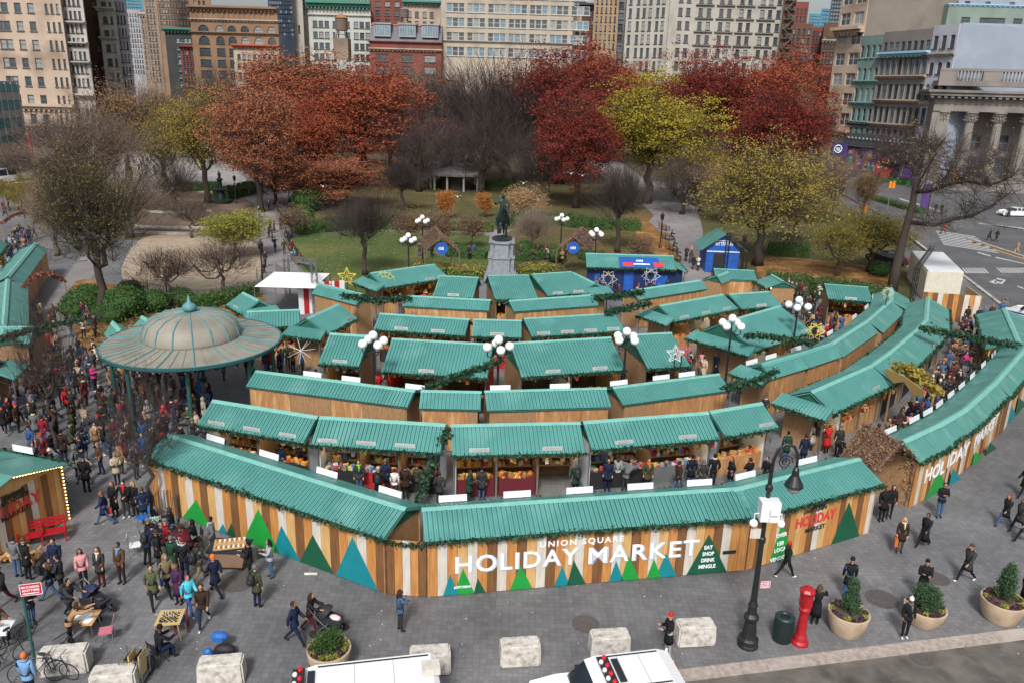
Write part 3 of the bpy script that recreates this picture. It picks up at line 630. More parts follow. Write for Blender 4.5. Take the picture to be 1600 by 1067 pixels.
# --- curving chains on the right
def curve(rid, eav, zr, zf, kind, labs, corrs, grp, db, **kw):
 out = []
 for i in range(len(rid)-1):
  e = tuple((eav[i][k]+eav[i+1][k])/2 for k in (0, 1))
  kk = {k: (v[i] if isinstance(v, list) else v) for k, v in kw.items()}
  out.append(stall(labs[i], rid[i], rid[i+1], e, kind, zr, zf, db, corrs[i], group=grp, seed=80+i+int(db*100), **kk))
 return out
GJ = 'stalls in the inner curving row on the right'
curve([(1189, 570), (1249, 553), (1299, 537), (1356, 501), (1392, 470), (1393, 452)], [(1211, 591), (1269, 574), (1320, 556), (1377, 517), (1419, 490), (1424, 470)], 3.1, 2.4, 'back',
      ['wood backed stall at the near end of the inner curving row', 'second wood backed stall of the inner curving row, by the star pole', 'third wood backed stall of the inner curving row', 'fourth wood backed stall of the inner curving row', 'wood backed stall at the far end of the inner curving row'],
      [True, True, False, False, False], GJ, 1.4, back_signs=[2, 1, 1, 2, 1], ends=['sg', 'gg', 'gg', 'gg', 'gg'], gar=False)
GI = 'stalls in the middle curving row on the right'
curve([(1266, 613), (1360, 572), (1392, 549), (1434, 514), (1447, 500), (1450, 465)], [(1290, 651), (1394, 605), (1428, 577), (1476, 536), (1483, 517), (1486, 485)], 3.2, 2.4, 'open',
      ['large open stall at the near end of the middle curving row with green gable', 'second open stall of the middle curving row, by the wooden arch', 'third open stall of the middle curving row', 'fourth open stall of the middle curving row', 'open stall at the far end of the middle curving row'],
      [True, True, False, False, False], GI, 1.5, signs=[[.75], [.9], [.85], [.5], [.5]], ends=['sg', 'gg', 'gg', 'gg', 'gg'], counter=['plywood', 'dark', 'dark', 'dark', 'dark'], goods='goods_warm', side='timber')
GH = 'stalls in the outer curving row on the right'
hr = [(1410, 690), (1466, 664), (1507, 640), (1556, 596), (1601, 545), (1640, 500)]
he = [(1447, 722), (1500, 690), (1540, 658), (1586, 610), (1628, 563), (1668, 510)]
hs_ = curve(hr, he, 3.1, 2.4, 'striped', ['striped wall stall at the near end of the outer curving row, by the twig arch', 'second striped wall stall of the outer curving row', 'third striped wall stall of the outer curving row', 'fourth striped wall stall of the outer curving row', 'striped wall stall of the outer curving row at the frame edge'],
   [False]*5, GH, 1.5, back_signs=[1, 2, 3, 3, 1], gar=True)
seqs = ['owotbowto', 'bwotobwtb', 'owtbotwob', 'bwotbowto', 'owtbotwob']; hw = []
for (T, G, L, df, u, n), sq in zip(hs_, seqs):
 a, b = G(.12, df-.2, 0), G(L-.12, df-.2, 0); striped_wall(T, a, b, 2.33, sq, n); hw.append((T, a, b, n))
for k, ap, bl, br, mt in [(0, (1465, 732), (1441, 793), (1474, 775), 'fir_green'), (0, (1487, 730), (1478, 772), (1497, 758), 'fir_teal'), (1, (1522, 705), (1512, 748), (1530, 733), 'fir_green'), (1, (1545, 690), (1534, 729), (1552, 712), 'fir_dark'), (2, (1577, 630), (1562, 690), (1579, 678), 'fir_teal'), (2, (1590, 620), (1577, 678), (1594, 665), 'fir_dark')]:
 T, a, b, n = hw[k]; fir(T, a, n, ap, bl, br, mt)
T, a, b, n = hw[0]; text('HOL', .95, a+(b-a)*.30+Z(1.05)+n*.07, b-a, (0, 0, 1), T, 'letter_white', .03, width=(b-a).length*.62)
T, a, b, n = hw[1]; text('IDAY', .95, a+(b-a)*.02+Z(1.05)+n*.07, b-a, (0, 0, 1), T, 'letter_white', .03, width=(b-a).length*.9)
T, a, b, n = hw[2]; text('MARKET', .95, a+(b-a)*.06+Z(1.05)+n*.07, b-a, (0, 0, 1), T, 'letter_white', .03, width=(b-a).length*.8)
stall('stall with a wide pale green roof at the far right of the curving rows', (1569, 483), (1592, 536), (1530, 515), 'open', 3.1, corr=False, db=2.2, group=GH, seed=99)
# --- left edge chain and left front stall
GL = 'stalls in the two curving rows at the left edge'
stall('stall with smooth green roof and ridge strip, far end of the left inner row', (12, 433), (56, 380), (40, 439), 'back', 3.1, corr=False, db=1.5, group=GL, seed=101, back_signs=4)
stall('stall with smooth green roof and orange leaves along its eave, left inner row', (5, 524), (12, 437), (45, 500), 'back', 3.1, corr=False, db=1.5, group=GL, seed=102)
stall('stall roof cut by the left frame edge beside the crowded aisle', (-30, 400), (-5, 372), (12, 385), 'open', 3.1, corr=False, db=1.5, group=GL, seed=103)
stall('open stall at the left frame edge lit with orange lamps', (-25, 512), (55, 512), (20, 538), 'open', 3.2, corr=True, db=1.5, group=GL, seed=104, signs=0)
stall('corrugated stall with pent roof at the left frame edge above the front stall', (-80, 565), (-4, 562), (-20, 590), 'open', 3.2, corr=True, db=1.5, group=GL, seed=105, ends='gs', signs=0)
stall('small flat stall roof peeking out left of the round pavilion, nearest', (176, 503), (189, 517), (165, 525), 'back', 3.1, corr=False, db=1.0, group='little stall roofs behind the round pavilion', seed=106)
stall('small stall roof peeking out left of the round pavilion, middle', (222, 495), (240, 506), (205, 515), 'back', 3.1, corr=False, db=1.0, group='little stall roofs behind the round pavilion', seed=107)
stall('small stall roof peeking out behind the round pavilion, farthest', (270, 484), (285, 492), (256, 498), 'back', 3.1, corr=False, db=1.0, group='little stall roofs behind the round pavilion', seed=108)
# left front: gable end with bulbs and a red HOLIDAY
gl, gr = P(-52, 905), P(104, 812); u_ = (gr-gl).normalized(); nn = V((u_.y, -u_.x, 0)); L_ = (gr-gl).length; dv = -nn
T = thing('market_stall', 'market stall cut by the left edge with bulbs round its striped gable end', 'market stall', (gl+gr)/2, G1)
striped_wall(T, gl, gr, 2.5, 'otwbowbotbwobot', nn)
mid = (gl+gr)/2; mb = MB(); zt = 2.53
mb.prism([gl+Z(zt), gr+Z(zt), mid+Z(zt+.55)], nn*.05, 0); mb.build('gable', 'plank_tan', T)
mb = MB(); hw_ = nn*.35
for e, s_ in ((gl-u_*.35, -1), (gr+u_*.35, 1)): slope(mb, mid+Z(zt+.72)+hw_, mid+Z(zt+.72)+dv*9, e+Z(zt+.02)+dv*9, e+Z(zt+.02)+hw_, False)
mb.build('roof', 'teal_sheet', T)
for e in (gl, gr): mb = MB().obox(e, u_*.05, dv*8.8, Z(zt)); mb.build('side_wall', 'timber', T)
mb = MB().beam(gr+nn*.07+u_*.03, gr+Z(2.55)+nn*.07+u_*.03, .16, .06); mb.beam(gr+Z(2.55)+nn*.1, mid+Z(3.12)+nn*.1, .06, .16); mb.beam(gl+Z(2.55)+nn*.1, mid+Z(3.12)+nn*.1, .06, .16); mb.build('bulb_frame', 'plank_brown', T)
for a_, b_, k in ((gr+Z(.1), gr+Z(2.5), 15), (gr+Z(2.55), mid+Z(3.12), 18), (gl+Z(2.55), mid+Z(3.12), 18)):
 for p in seg(a_, b_, k): mb = MB().ball(p+nn*.15+u_*.03, .035, 6); mb.build('bulb', 'warm_lamp', T)
mb = garland([gr+u_*.36+Z(zt)+hw_, gr+u_*.36+Z(zt)+dv*9]); mb.build('garland', 'garland', T)
for d_ in (1.5, 3.6, 5.9):
 mb = MB(); c = gr+u_*.2+dv*d_+Z(zt+.2); mb.obox(c, dv*1.1, u_*.03, Z(.3)); mb.build('name_board', 'white_paint', T)
wtext(T, gl, gr, nn, 'Union Square', -20, 45, (803, 780), .34, 'letter_black', .008, .07, shear=.35)
wtext(T, gl, gr, nn, 'HOLIDAY', -36, 64, (832, 786), .66, 'letter_red', .03, .07)
wtext(T, gl, gr, nn, 'MARKET', 1, 46, (816, 800), .3, 'letter_black', .02, .07)
q = wall_hit(gl, nn, 3, 784); mb = MB().obox(q+nn*.06, u_*.95, nn*.02, Z(.2)); mb.build('name_plate', 'letter_black', T)
# trees
def tube_fast(mb, a, b, ra, rb, n):
 a, b = V(a), V(b); d = b-a
 if d.length < 1e-6: return
 d.normalize(); ref = V((1, 0, 0)) if abs(d.x) < .8 else V((0, 1, 0)); x = (ref-d*ref.dot(d)).normalized(); y = d.cross(x)
 cs = [(math.cos(2*math.pi*k/n), math.sin(2*math.pi*k/n)) for k in range(n)]
 o = len(mb.v)
 for p, r in ((a, ra), (b, rb)):
  for c, s in cs: q = p+(x*c+y*s)*r; mb.v.append((q.x, q.y, q.z))
 for k in range(n): mb.f.append((o+k, o+(k+1) % n, o+n+(k+1) % n, o+n+k)); mb.m.append(0)
def tree(seed, H=15, W=12, h0=4, counts=(7, 34, 190, 1100, 4200), bark='bark', twig='twig', leaf=None, nl=5, ls=(.09, .17), lr=.3, r_tw=.014, lean=(0, 0), flat=1.0, trunk_r=None, up=.25, label='tree', name='tree', lumps=6, twigs=True, low=.0, expo=.47):
 rnd = random.Random(seed)
 cz = h0+(H-h0)*.5*(1-low*.3); rz = (H-h0)/2; rw = W/2
 lob = [(V((rnd.gauss(0, 1), rnd.gauss(0, 1), rnd.gauss(0, 1))).normalized(), rnd.uniform(.50, 1.18)) for _ in range(lumps*3)]
 def inside(lo, hi):
  while True:
   d = V((rnd.gauss(0, 1), rnd.gauss(0, 1), rnd.gauss(.15, 1))).normalized()
   r = rnd.uniform(lo, hi)
   k = max(lob, key=lambda l: l[0].dot(d)); r *= k[1]*(.86+.14*math.sin(d.x*9+seed)*math.sin(d.z*8+d.y*7))
   p = V((d.x*rw*r, d.y*rw*r, cz+d.z*rz*r))
   if p.z > h0*.75: break
  f = (p.z/H); return p+V((lean[0]*f, lean[1]*f, 0))
 ztop = h0+(H-h0)*.42
 tp = [V((lean[0]*(t*ztop/H)+rnd.gauss(0, .12)*(t > 0), lean[1]*(t*ztop/H)+rnd.gauss(0, .12)*(t > 0), ztop*t)) for t in [i/8 for i in range(9)]]
 levels = [[(p, -1) for p in tp]]
 base = V((lean[0]*h0/H, lean[1]*h0/H, h0*.8))
 rng = [(.35, .6), (.5, .8), (.5, .95), (.35, 1.0), (.3, 1.06)]
 prev = [(i, p) for i, p in enumerate(tp) if p.z >= h0*.55]
 for li, n in enumerate(counts):
  kd = kdtree.KDTree(len(prev))
  for j, (i, p) in enumerate(prev): kd.insert(p, i)
  kd.balance(); cur = []
  for _ in range(n):
   p = inside(*rng[li]); q = base+(p-base)*(.55 if li == 0 else .80)
   if li == 0: q = V((q.x*.3, q.y*.3, base.z+(p.z-base.z)*.45))
   _, idx, _ = kd.find(q); cur.append((p, idx))
  levels.append(cur); prev = [(i, c[0]) for i, c in enumerate(cur)]
 # pipe model radii
 wt = [[0]*len(l) for l in levels]
 for li in range(len(levels)-1, 0, -1):
  for i, (p, par) in enumerate(levels[li]):
   if wt[li][i] == 0: wt[li][i] = 1
   wt[li-1][par] += wt[li][i]
 acc = 0
 for i in range(len(tp)-1, -1, -1): acc += wt[0][i]; wt[0][i] = acc
 rad = lambda w_: r_tw*max(1, w_)**expo
 TR = MB(); CR = MB()
 tr = trunk_r or min(rad(wt[0][0]), .021*H); f = tr/rad(wt[0][0])
 TR.tube(tp, [tr*(1.45 if i == 0 else 1)*(1-.045*i) if i < 7 else max(rad(wt[0][i])*f, .03) for i in range(len(tp))], 9)
 sides = [8, 6, 5, 4, 3, 3]; segs = [0, 4, 3, 2, 2, 1]
 for li in range(1, len(levels)):
  if li == len(levels)-1 and not twigs: break
  mb = TR if li <= 2 else CR
  for i, (p, par) in enumerate(levels[li]):
   a = levels[li-1][par][0]; r0 = min(rad(wt[li][i])*f, tr*.8); d = p-a; ns = segs[li] if d.length > .8 else 1
   pts = [a]
   for s in range(1, ns):
    t = s/ns; q = a.lerp(p, t); q.z += -d.length*up*.5*math.sin(math.pi*t)*(1 if li < 3 else .5); q += V((rnd.gauss(0, 1), rnd.gauss(0, 1), rnd.gauss(0, .6)))*d.length*.055; pts.append(q)
   pts.append(p); r1 = max(r0*.55, r_tw*.6) if li < len(levels)-1 else r_tw*.45
   if li <= 2: mb.tube(pts, [r0+(r1-r0)*k/ns for k in range(ns+1)], sides[li], cap=False)
   else:
    for k in range(ns): tube_fast(mb, pts[k], pts[k+1], r0+(r1-r0)*k/ns, r0+(r1-r0)*(k+1)/ns, sides[li])
 T = thing(name, label, 'tree', (0, 0, 0), None)
 TR.build('trunk', bark, T, smooth=True)
 cm = [twig]
 if leaf:
  cm.append(leaf); k0 = len(CR.f)
  for p, _ in levels[-1]:
   strew(CR, [p], nl, lr, ls[0], ls[1], .5, 1, rnd)
 CR.build('crown', cm, T)
 T['_h'] = H; T['_w'] = W
 return T
PROTO = {}; WF = {'bare': 1.3, 'street_bare': 1.25, 'twisted': 1.45, 'bare_b': 1.15, 'rust': 1.2, 'rust_red': 1.2, 'crimson': 1.25, 'yellow': 1.14, 'orange': 1, 'lime': 1.5, 'gold': 1.15}
def proto(key, **kw):
 t = tree(**kw); del t['_h'], t['_w']; PROTO[key] = [t, kw['H'], kw['W'], False]
TREEN = 0
def plant(key, base, top, width, label, rz=0, group=None, z=0, name=None, lean=None, wy=1.0):
 t, H, W_, used = PROTO[key]; p = P(*base, z); D = p.length
 # height so that the top lands on the photo row
 d = ray(base[0], top); k = math.hypot(p.x, p.y)/math.hypot(d.x, d.y); h = HC+d.z*k-z
 w_ = width/FPX*p.y*WF.get(key, 1.12)
 if not used: o = t; PROTO[key][3] = True; o.location = p; o.rotation_euler = (0, 0, rz); o.scale = (w_/W_, w_*wy/W_, h/H)
 else: o = copy_tree(t, p, rz, (w_/W_, w_*wy/W_, h/H))
 o['label'] = label; o['category'] = 'tree'; o['group'] = group or 'park trees'
 return o
proto('bare', seed=1, H=17, W=13, h0=2.6, counts=(9, 50, 300, 1500, 4200), r_tw=.019, bark='bark', twig='twig')
proto('bare_low', seed=21, H=15, W=15, h0=1.6, counts=(10, 52, 300, 1400, 4000), r_tw=.018, twig='twig', low=1.0)
proto('bare_b', seed=12, H=15, W=13, h0=2.2, counts=(10, 52, 300, 1400, 4200), r_tw=.015, bark='bark', twig='twig_dark')
proto('pale', seed=2, H=15, W=12, h0=2.6, counts=(8, 40, 220, 1100, 3200), r_tw=.018, bark='bark_grey', twig='twig_pale', leaf='leaf_tan', nl=2, ls=(.04, .08))
proto('rust', seed=3, H=17, W=14, h0=2.4, counts=(8, 34, 150, 600, 1250), leaf='leaf_rust', nl=34, ls=(.07, .15), lr=.42, r_tw=.018)
proto('rust_red', seed=4, H=17, W=14, h0=2.2, counts=(8, 34, 150, 600, 1300), leaf='leaf_rust_red', nl=34, ls=(.07, .15), lr=.42, r_tw=.018)
proto('crimson', seed=5, H=17, W=14, h0=2.2, counts=(8, 34, 160, 620, 1450), leaf='leaf_crimson', nl=32, ls=(.07, .15), lr=.42, r_tw=.018, lumps=9)
proto('yellow', seed=6, H=16, W=14, h0=2.2, counts=(8, 32, 140, 520, 1050), leaf='leaf_yellow', nl=34, ls=(.06, .13), lr=.38, r_tw=.018, lumps=9)
proto('olive', seed=7, H=16, W=14, h0=2.6, counts=(8, 36, 190, 850, 1900), leaf='leaf_olive', nl=11, ls=(.055, .11), lr=.40, r_tw=.016, bark='bark')
proto('olive_bare', seed=8, H=15, W=12, h0=2.0, counts=(9, 42, 210, 900, 2700), leaf='leaf_dull', nl=5, ls=(.04, .08), lr=.32, r_tw=.015, twig='twig_dark', lean=(-.5, 0), up=.4)
proto('brown', seed=9, H=16, W=13, h0=2.6, counts=(8, 36, 200, 950, 2300), leaf='leaf_tan', nl=7, ls=(.055, .11), lr=.40, r_tw=.015, twig='twig')
proto('gold', seed=10, H=8, W=8, h0=1.6, counts=(7, 28, 120, 460, 1000), leaf='leaf_gold', nl=13, ls=(.04, .08), lr=.25, r_tw=.013)
proto('twisted', seed=11, H=7, W=9, h0=1.2, counts=(7, 30, 160, 700, 1700), r_tw=.013, twig='twig', bark='bark_grey', up=.8, leaf='leaf_tan', nl=1, ls=(.03, .06))
proto('street_bare', seed=13, H=11, W=9, h0=2.0, counts=(8, 30, 120, 420, 1100), r_tw=.008, twig='twig', up=.5, trunk_r=.16)
proto('orange', seed=14, H=6, W=3.4, h0=.6, counts=(6, 24, 120, 500, 1500), leaf='leaf_orange', nl=6, ls=(.05, .1), lr=.18, r_tw=.010, low=.8)
proto('apricot', seed=15, H=6.5, W=6, h0=1.2, counts=(6, 28, 150, 700, 2200), leaf='leaf_pale', nl=3, ls=(.05, .1), lr=.2, r_tw=.010, twig='twig_pale')
proto('shrubby', seed=16, H=4, W=5, h0=.5, counts=(8, 40, 200, 900, 2600), r_tw=.007, twig='twig', leaf='leaf_tan', nl=1, ls=(.04, .07))
proto('lime', seed=17, H=6, W=6, h0=.8, counts=(7, 30, 160, 700, 2400), leaf='leaf_lime', nl=6, ls=(.05, .11), lr=.22, r_tw=.010)
# far row first, then towards the camera
TL = [
 ('bare_low', (752, 302), 120, 190, 'wide low bare tree behind the shelter, right', 0), ('bare_low', (655, 300), 125, 170, 'wide low bare tree behind the shelter, left', 1.5), ('bare_low', (835, 312), 170, 130, 'low bare tree between the shelter and the dark red oak', 2.6), ('bare_low', (1065, 335), 215, 140, 'low bare tree behind the right lawn path', 3.7), ('bare_low', (1140, 300), 190, 150, 'low bare tree under the red oaks', 4.4), ('bare_low', (430, 320), 200, 120, 'low bare tree at the head of the left park path', 5.2), ('rust', (430, 300), 185, 120, 'small rust tree at the head of the left park path', .2), ('bare_low', (110, 330), 190, 170, 'wide bare street tree behind the large dark tree', .7), ('pale', (90, 400), 262, 120, 'pale bare tree at the left of the large dark tree', 2.0), ('bare_low', (275, 330), 215, 110, 'low bare tree on the upper plaza edge', 3.0), ('bare_low', (1265, 350), 205, 120, 'low bare tree right of the red group', 1.1),
 ('bare', (560, 240), 110, 160, 'bare tree far behind the rust oaks, left', 1.0), ('brown', (700, 232), 120, 150, 'brown tree far behind the round shelter', 2.0), ('bare', (1000, 238), 120, 170, 'bare tree far behind the yellow tree', 3.0), ('brown', (1150, 245), 120, 170, 'brown tree far behind the red oaks on the right', 4.0), ('olive', (480, 236), 150, 110, 'olive tree far behind, beside the arched building', 5.0), ('brown', (800, 236), 110, 160, 'brown tree far behind the huge bare tree', .2), ('bare', (900, 236), 118, 150, 'bare tree far behind the dark red oak', 1.7), ('bare', (1240, 250), 125, 120, 'bare tree far behind at the right end of the red group', 2.7), ('pale', (300, 240), 140, 110, 'pale tree at the far edge of the upper plaza', 3.1),
 ('bare', (430, 285), 190, 110, 'low bare tree beside the left park path lamp', 3.7), ('bare_b', (630, 330), 235, 100, 'low dark bare tree under the rust crowns', .6), ('brown', (1130, 350), 240, 110, 'brown thin tree left of the big olive yellow tree', 1.6), ('olive', (1240, 385), 240, 120, 'olive tree at the right flank of the big olive yellow tree', 2.2),
 ('bare', (790, 290), 62, 272, 'huge bare tree with a wide grey brown crown in the middle behind the statue', .3),
 ('bare', (700, 275), 100, 220, 'bare tree left of the huge bare tree, partly hidden by the rust coloured crowns', 1.9),
 ('brown', (655, 258), 78, 150, 'thin orange brown tree below the grey mansard building', .9),
 ('rust', (470, 262), 58, 243, 'tallest rust coloured oak, left of the rust pair, tan leaves at its top', .5),
 ('rust_red', (566, 290), 82, 237, 'rust red oak with a rounded crown beside the bare centre tree', 1.2),
 ('rust', (520, 322), 238, 185, 'low rust coloured tree spreading over the upper lawn', 2.6),
 ('rust', (408, 332), 108, 156, 'reddish brown tree beside the left park path with a tall leaning trunk', 4.1),
 ('rust_red', (492, 300), 140, 150, 'rust red tree filling the gap below the tallest rust oak', 2.2),
 ('olive', (325, 318), 118, 174, 'olive brown tree with a forked trunk above the left hedges', 2.9),
 ('brown', (205, 300), 98, 150, 'brown leafed tree in front of the ornate tower', .2),
 ('olive', (260, 300), 150, 139, 'yellowing low tree in front of the crowded upper plaza', 3.5),
 ('brown', (262, 250), 118, 80, 'small brown tree between the two left avenues', 3.0),
 ('bare', (360, 255), 92, 139, 'grey bare tree in front of the brown arched building', 2.0),
 ('pale', (150, 330), 150, 220, 'pale pinkish bare tree in front of the limestone tower', .7),
('brown', (735, 262), 120, 140, 'brownish bare tree behind the huge bare tree, low crown', 1.4),
 ('rust', (610, 268), 118, 120, 'orange brown tree between the rust oaks and the bare trees', 3.3),
 ('brown', (845, 272), 96, 110, 'brown bare tree between the huge bare tree and the dark red oak', 4.6),
 ('rust_red', (1040, 262), 92, 150, 'rusty tree top behind the bright yellow tree, right', 5.2),
 ('bare', (1090, 258), 120, 140, 'grey bare tree behind the deep red oak', .9),
 ('brown', (455, 255), 150, 120, 'brown tree low behind the rust oaks', 5.7),
 ('bare', (95, 262), 175, 130, 'grey bare street tree beside the limestone tower base', 2.6),
 ('pale', (30, 285), 215, 100, 'pale bare street tree in front of the teal panelled building', 4.9),
 ('crimson', (872, 288), 62, 214, 'dark red oak left of the yellow tree', .4),
 ('rust_red', (945, 255), 58, 174, 'rust coloured tree behind the yellow tree', 2.4),
 ('crimson', (900, 325), 130, 150, 'lower dark red tree with two bare trunks left of the yellow tree', 3.9),
 ('crimson', (1095, 275), 66, 156, 'deep red oak with pointed top right of the yellow tree', 1.1),
 ('rust_red', (1180, 280), 60, 185, 'red oak with sparse top in front of the white hotel', .1),
 ('crimson', (1205, 310), 120, 162, 'broad red tree at the right end of the red group', 2.7),
 ('brown', (1262, 305), 118, 100, 'brownish tree at the right of the red group', 1.5),
 ('yellow', (1010, 318), 103, 237, 'bright yellow green tree in front of the red oaks', .8),
 ('olive', (1085, 322), 200, 139, 'yellow green small tree below the bright yellow crown', 5.0),
 ('olive', (1183, 415), 192, 261, 'big olive yellow tree with a thick trunk beside the blue booth', .6),
 ('pale', (1300, 345), 235, 70, 'thin pale tree left of the shop fronts', 2.8),
 ('brown', (1345, 352), 245, 60, 'slender brownish street tree before the shop posters', 4.4),
 ('bare_b', (965, 395), 226, 135, 'dense dark bare tree right of the statue', .9),
 ('bare_b', (571, 430), 268, 140, 'dense dark bare tree with round crown on the left lawn', 2.1),
 ('olive_bare', (165, 490), 178, 235, 'large dark tree with sparse olive leaves above the clipped bushes', .2),
 ('olive', (55, 350), 262, 90, 'yellow green street tree beside the teal panelled building', 1.0),
 ('gold', (15, 330), 272, 60, 'yellow green tree cut by the left frame edge', 2.0),
 ('gold', (1307, 432), 330, 110, 'small golden tree over the orange leaf bed', .5),
 ('gold', (1358, 425), 318, 165, 'golden leafed tree right of the small one over the leaf bed', 3.6),
 ('twisted', (265, 476), 372, 125, 'small twisted bare tree beside the dog run fence, nearer the dark tree', .4),
 ('twisted', (352, 460), 362, 135, 'spreading reddish bare tree at the right side of the dog run', 2.2),
 ('lime', (372, 402), 326, 80, 'yellow green shrubby tree above the dog run', 1.0),
 ('twisted', (300, 372), 300, 90, 'thin low tree on the brown terrace', 4.0),
 ('pale', (205, 372), 262, 139, 'grey bare tree behind the large dark tree', 3.3),
 ('orange', (697, 342), 282, 38, 'small orange cone shaped tree on the upper lawn, left one', 0),
 ('orange', (757, 340), 287, 32, 'small orange cone shaped tree directly left of the statue', 2),
 ('apricot', (818, 352), 285, 75, 'pale orange small tree right of the statue', 1),
 ('pale', (830, 395), 320, 90, 'thin yellowish bare tree right of the statue pedestal', 1.6),
 ('shrubby', (455, 372), 318, 75, 'reddish bare bush at the left end of the long hedge', 1),
 ('shrubby', (640, 385), 325, 80, 'bare branching bush between globe lamps left of the statue', 2),
 ('shrubby', (688, 388), 328, 80, 'bare branching bush on the lawn left of the statue', 3),
 ('shrubby', (738, 388), 330, 70, 'bare branching bush close left of the statue', 4),
 ('shrubby', (1000, 425), 362, 60, 'thin bare bush by the right lawn path', 5),
 ('shrubby', (905, 400), 355, 70, 'bare bush between the two right globe lamps', 5.5),
 ('street_bare', (88, 700), 445, 175, 'leafless tree rising from the crowd, left of the round pavilion', .5),
 ('street_bare', (243, 808), 545, 185, 'leafless tree in front of the round pavilion beside the first striped wall', 2.4),
]
for key, b, tp_, wd, lab, rz in TL: plant(key, b, tp_, wd, lab, rz)
# the big leaning tree with long horizontal limbs on the right
def big_limb_tree():
 b = P(1392, 462); q = lambda px, py, dy=0: PD(px, py, b.y+dy)
 T = thing('tree', 'big leaning tree with long crooked bare limbs in front of the shop fronts', 'tree', b, 'park trees')
 mb = MB().tube([b, q(1400, 420), q(1412, 370), q(1426, 320), q(1432, 275)], [.55, .42, .36, .30, .24], 12)
 limbs = [[(1432, 275), (1424, 262, 1), (1408, 255, 2), (1392, 262, 3), (1380, 258, 3), (1370, 245, 4)], [(1430, 300), (1448, 300, -1), (1470, 293, -2), (1495, 287, -3), (1512, 284, -4)], [(1434, 290), (1450, 262, 1), (1462, 235, 3), (1468, 225, 4)],
             [(1424, 348), (1460, 352, -2), (1490, 343, -3), (1520, 338, -4), (1550, 322, -5), (1580, 300, -6)], [(1470, 293, -2), (1482, 270, -1), (1492, 250, 0), (1500, 235, 1)], [(1495, 287, -3), (1520, 272, -3), (1545, 255, -2), (1560, 240, -1)], [(1432, 275), (1430, 255, 2), (1420, 238, 3)], [(1512, 284, -4), (1540, 290, -5), (1565, 285, -6), (1590, 270, -7)], [(1408, 255, 2), (1395, 238, 3), (1382, 225, 4)], [(1462, 235, 3), (1445, 226, 4), (1430, 222, 5)]]
 rnd = random.Random(44); CR = MB(); tips = []
 for L in limbs:
  pts = [q(*p) for p in L]; n = len(pts); r0 = .22 if n > 4 else .13
  mb.tube(pts, [r0*(1-.75*i/(n-1)) for i in range(n)], 8)
  for a, c in zip(pts[:-1], pts[1:]):
   for k in range(10):
    s = a.lerp(c, rnd.random()); e = s+V((rnd.gauss(0, 1.1), rnd.gauss(0, 1.3), rnd.gauss(.7, .8)))*1.25; tube_fast(CR, s, e, .035, .018, 4)
    for _ in range(7):
     s2 = s.lerp(e, rnd.random()); e2 = s2+V((rnd.gauss(0, .8), rnd.gauss(0, .8), rnd.gauss(.25, .6))); tube_fast(CR, s2, e2, .015, .008, 3)
     for _ in range(2): s3 = s2.lerp(e2, rnd.random()); e3 = s3+V((rnd.gauss(0, .4), rnd.gauss(0, .4), rnd.gauss(.1, .4))); tube_fast(CR, s3, e3, .009, .005, 3)
     if rnd.random() < .3: tips.append(e2)
 strew(CR, tips, 2, .25, .05, .1, m=1, rnd=rnd)
 mb.build('trunk', 'bark', T, smooth=True); CR.build('crown', ['twig', 'leaf_olive'], T)
big_limb_tree()
# hedges and clipped bushes
def hedge(pts, w_, h, lab, leaf='leaf_hedge', dens=55, ls=(.06, .13), group='clipped hedges in the park'):
 q = [P(*p) for p in pts]; mb = MB(); rnd = random.Random(int(pts[0][0]))
 for a, b in zip(q[:-1], q[1:]):
  mb.beam(a+Z(h*.45), b+Z(h*.45), w_*.8, h*.86, 0)
  n = int((b-a).length*dens*(w_+2*h)); d = (b-a).normalized(); s = V((-d.y, d.x, 0))
  for _ in range(n):
   t = rnd.random(); u = rnd.random()*(w_+2*h)
   if u < h: c = a.lerp(b, t)-s*w_/2+Z(u)
   elif u < h+w_: c = a.lerp(b, t)+s*(u-h-w_/2)+Z(h)
   else: c = a.lerp(b, t)+s*w_/2+Z(u-h-w_)
   strew(mb, [c], 1, .10, ls[0], ls[1], m=1, rnd=rnd)
 T = mb.build('hedge', ['leaf_green', leaf], label=lab, cat='hedge', group=group); return T
hedge([(462, 366), (540, 358), (620, 357)], 2.6, 1.5, 'long dark hedge below the upper lawn, left part', dens=30, ls=(.09, .17))
hedge([(640, 357), (770, 362)], 2.0, 1.0, 'brownish low hedge between the orange trees and the statue', dens=30, ls=(.09, .17))
hedge([(800, 352), (880, 352), (925, 358)], 2.6, 1.6, 'dark hedge on the upper lawn right of the statue', dens=30, ls=(.09, .17))
hedge([(925, 358), (1000, 360)], 2.4, 1.3, 'dark hedge behind the dense bare tree', dens=30, ls=(.09, .17))
hedge([(625, 294), (700, 292)], 2.4, 1.2, 'hedge left of the round stone shelter at the top of the lawn', dens=22, ls=(.1, .2))
hedge([(745, 292), (800, 292)], 2.4, 1.2, 'hedge right of the round stone shelter at the top of the lawn', dens=22, ls=(.1, .2))
hedge([(265, 300), (345, 297)], 2.4, 1.3, 'dark hedge strip in front of the crowded upper plaza', dens=22, ls=(.1, .2))
hedge([(345, 312), (400, 300)], 3.5, 1.6, 'dark bushy hedge behind the small green fountain', dens=22, ls=(.1, .2))
hedge([(290, 486), (345, 476), (400, 462)], 1.3, 1.1, 'clipped hedge along the dog run behind the pavilion', 'leaf_box')
hedge([(1196, 452), (1270, 458), (1330, 468), (1385, 476)], 4.0, 1.4, 'wide low hedge behind the right rear stalls')
hedge([(1200, 396), (1262, 400)], 3.5, 1.2, 'dark green low hedge above the orange leaf bed')
hedge([(700, 400), (760, 405)], 1.6, .9, 'low green bushes left of the statue pedestal', 'leaf_box')
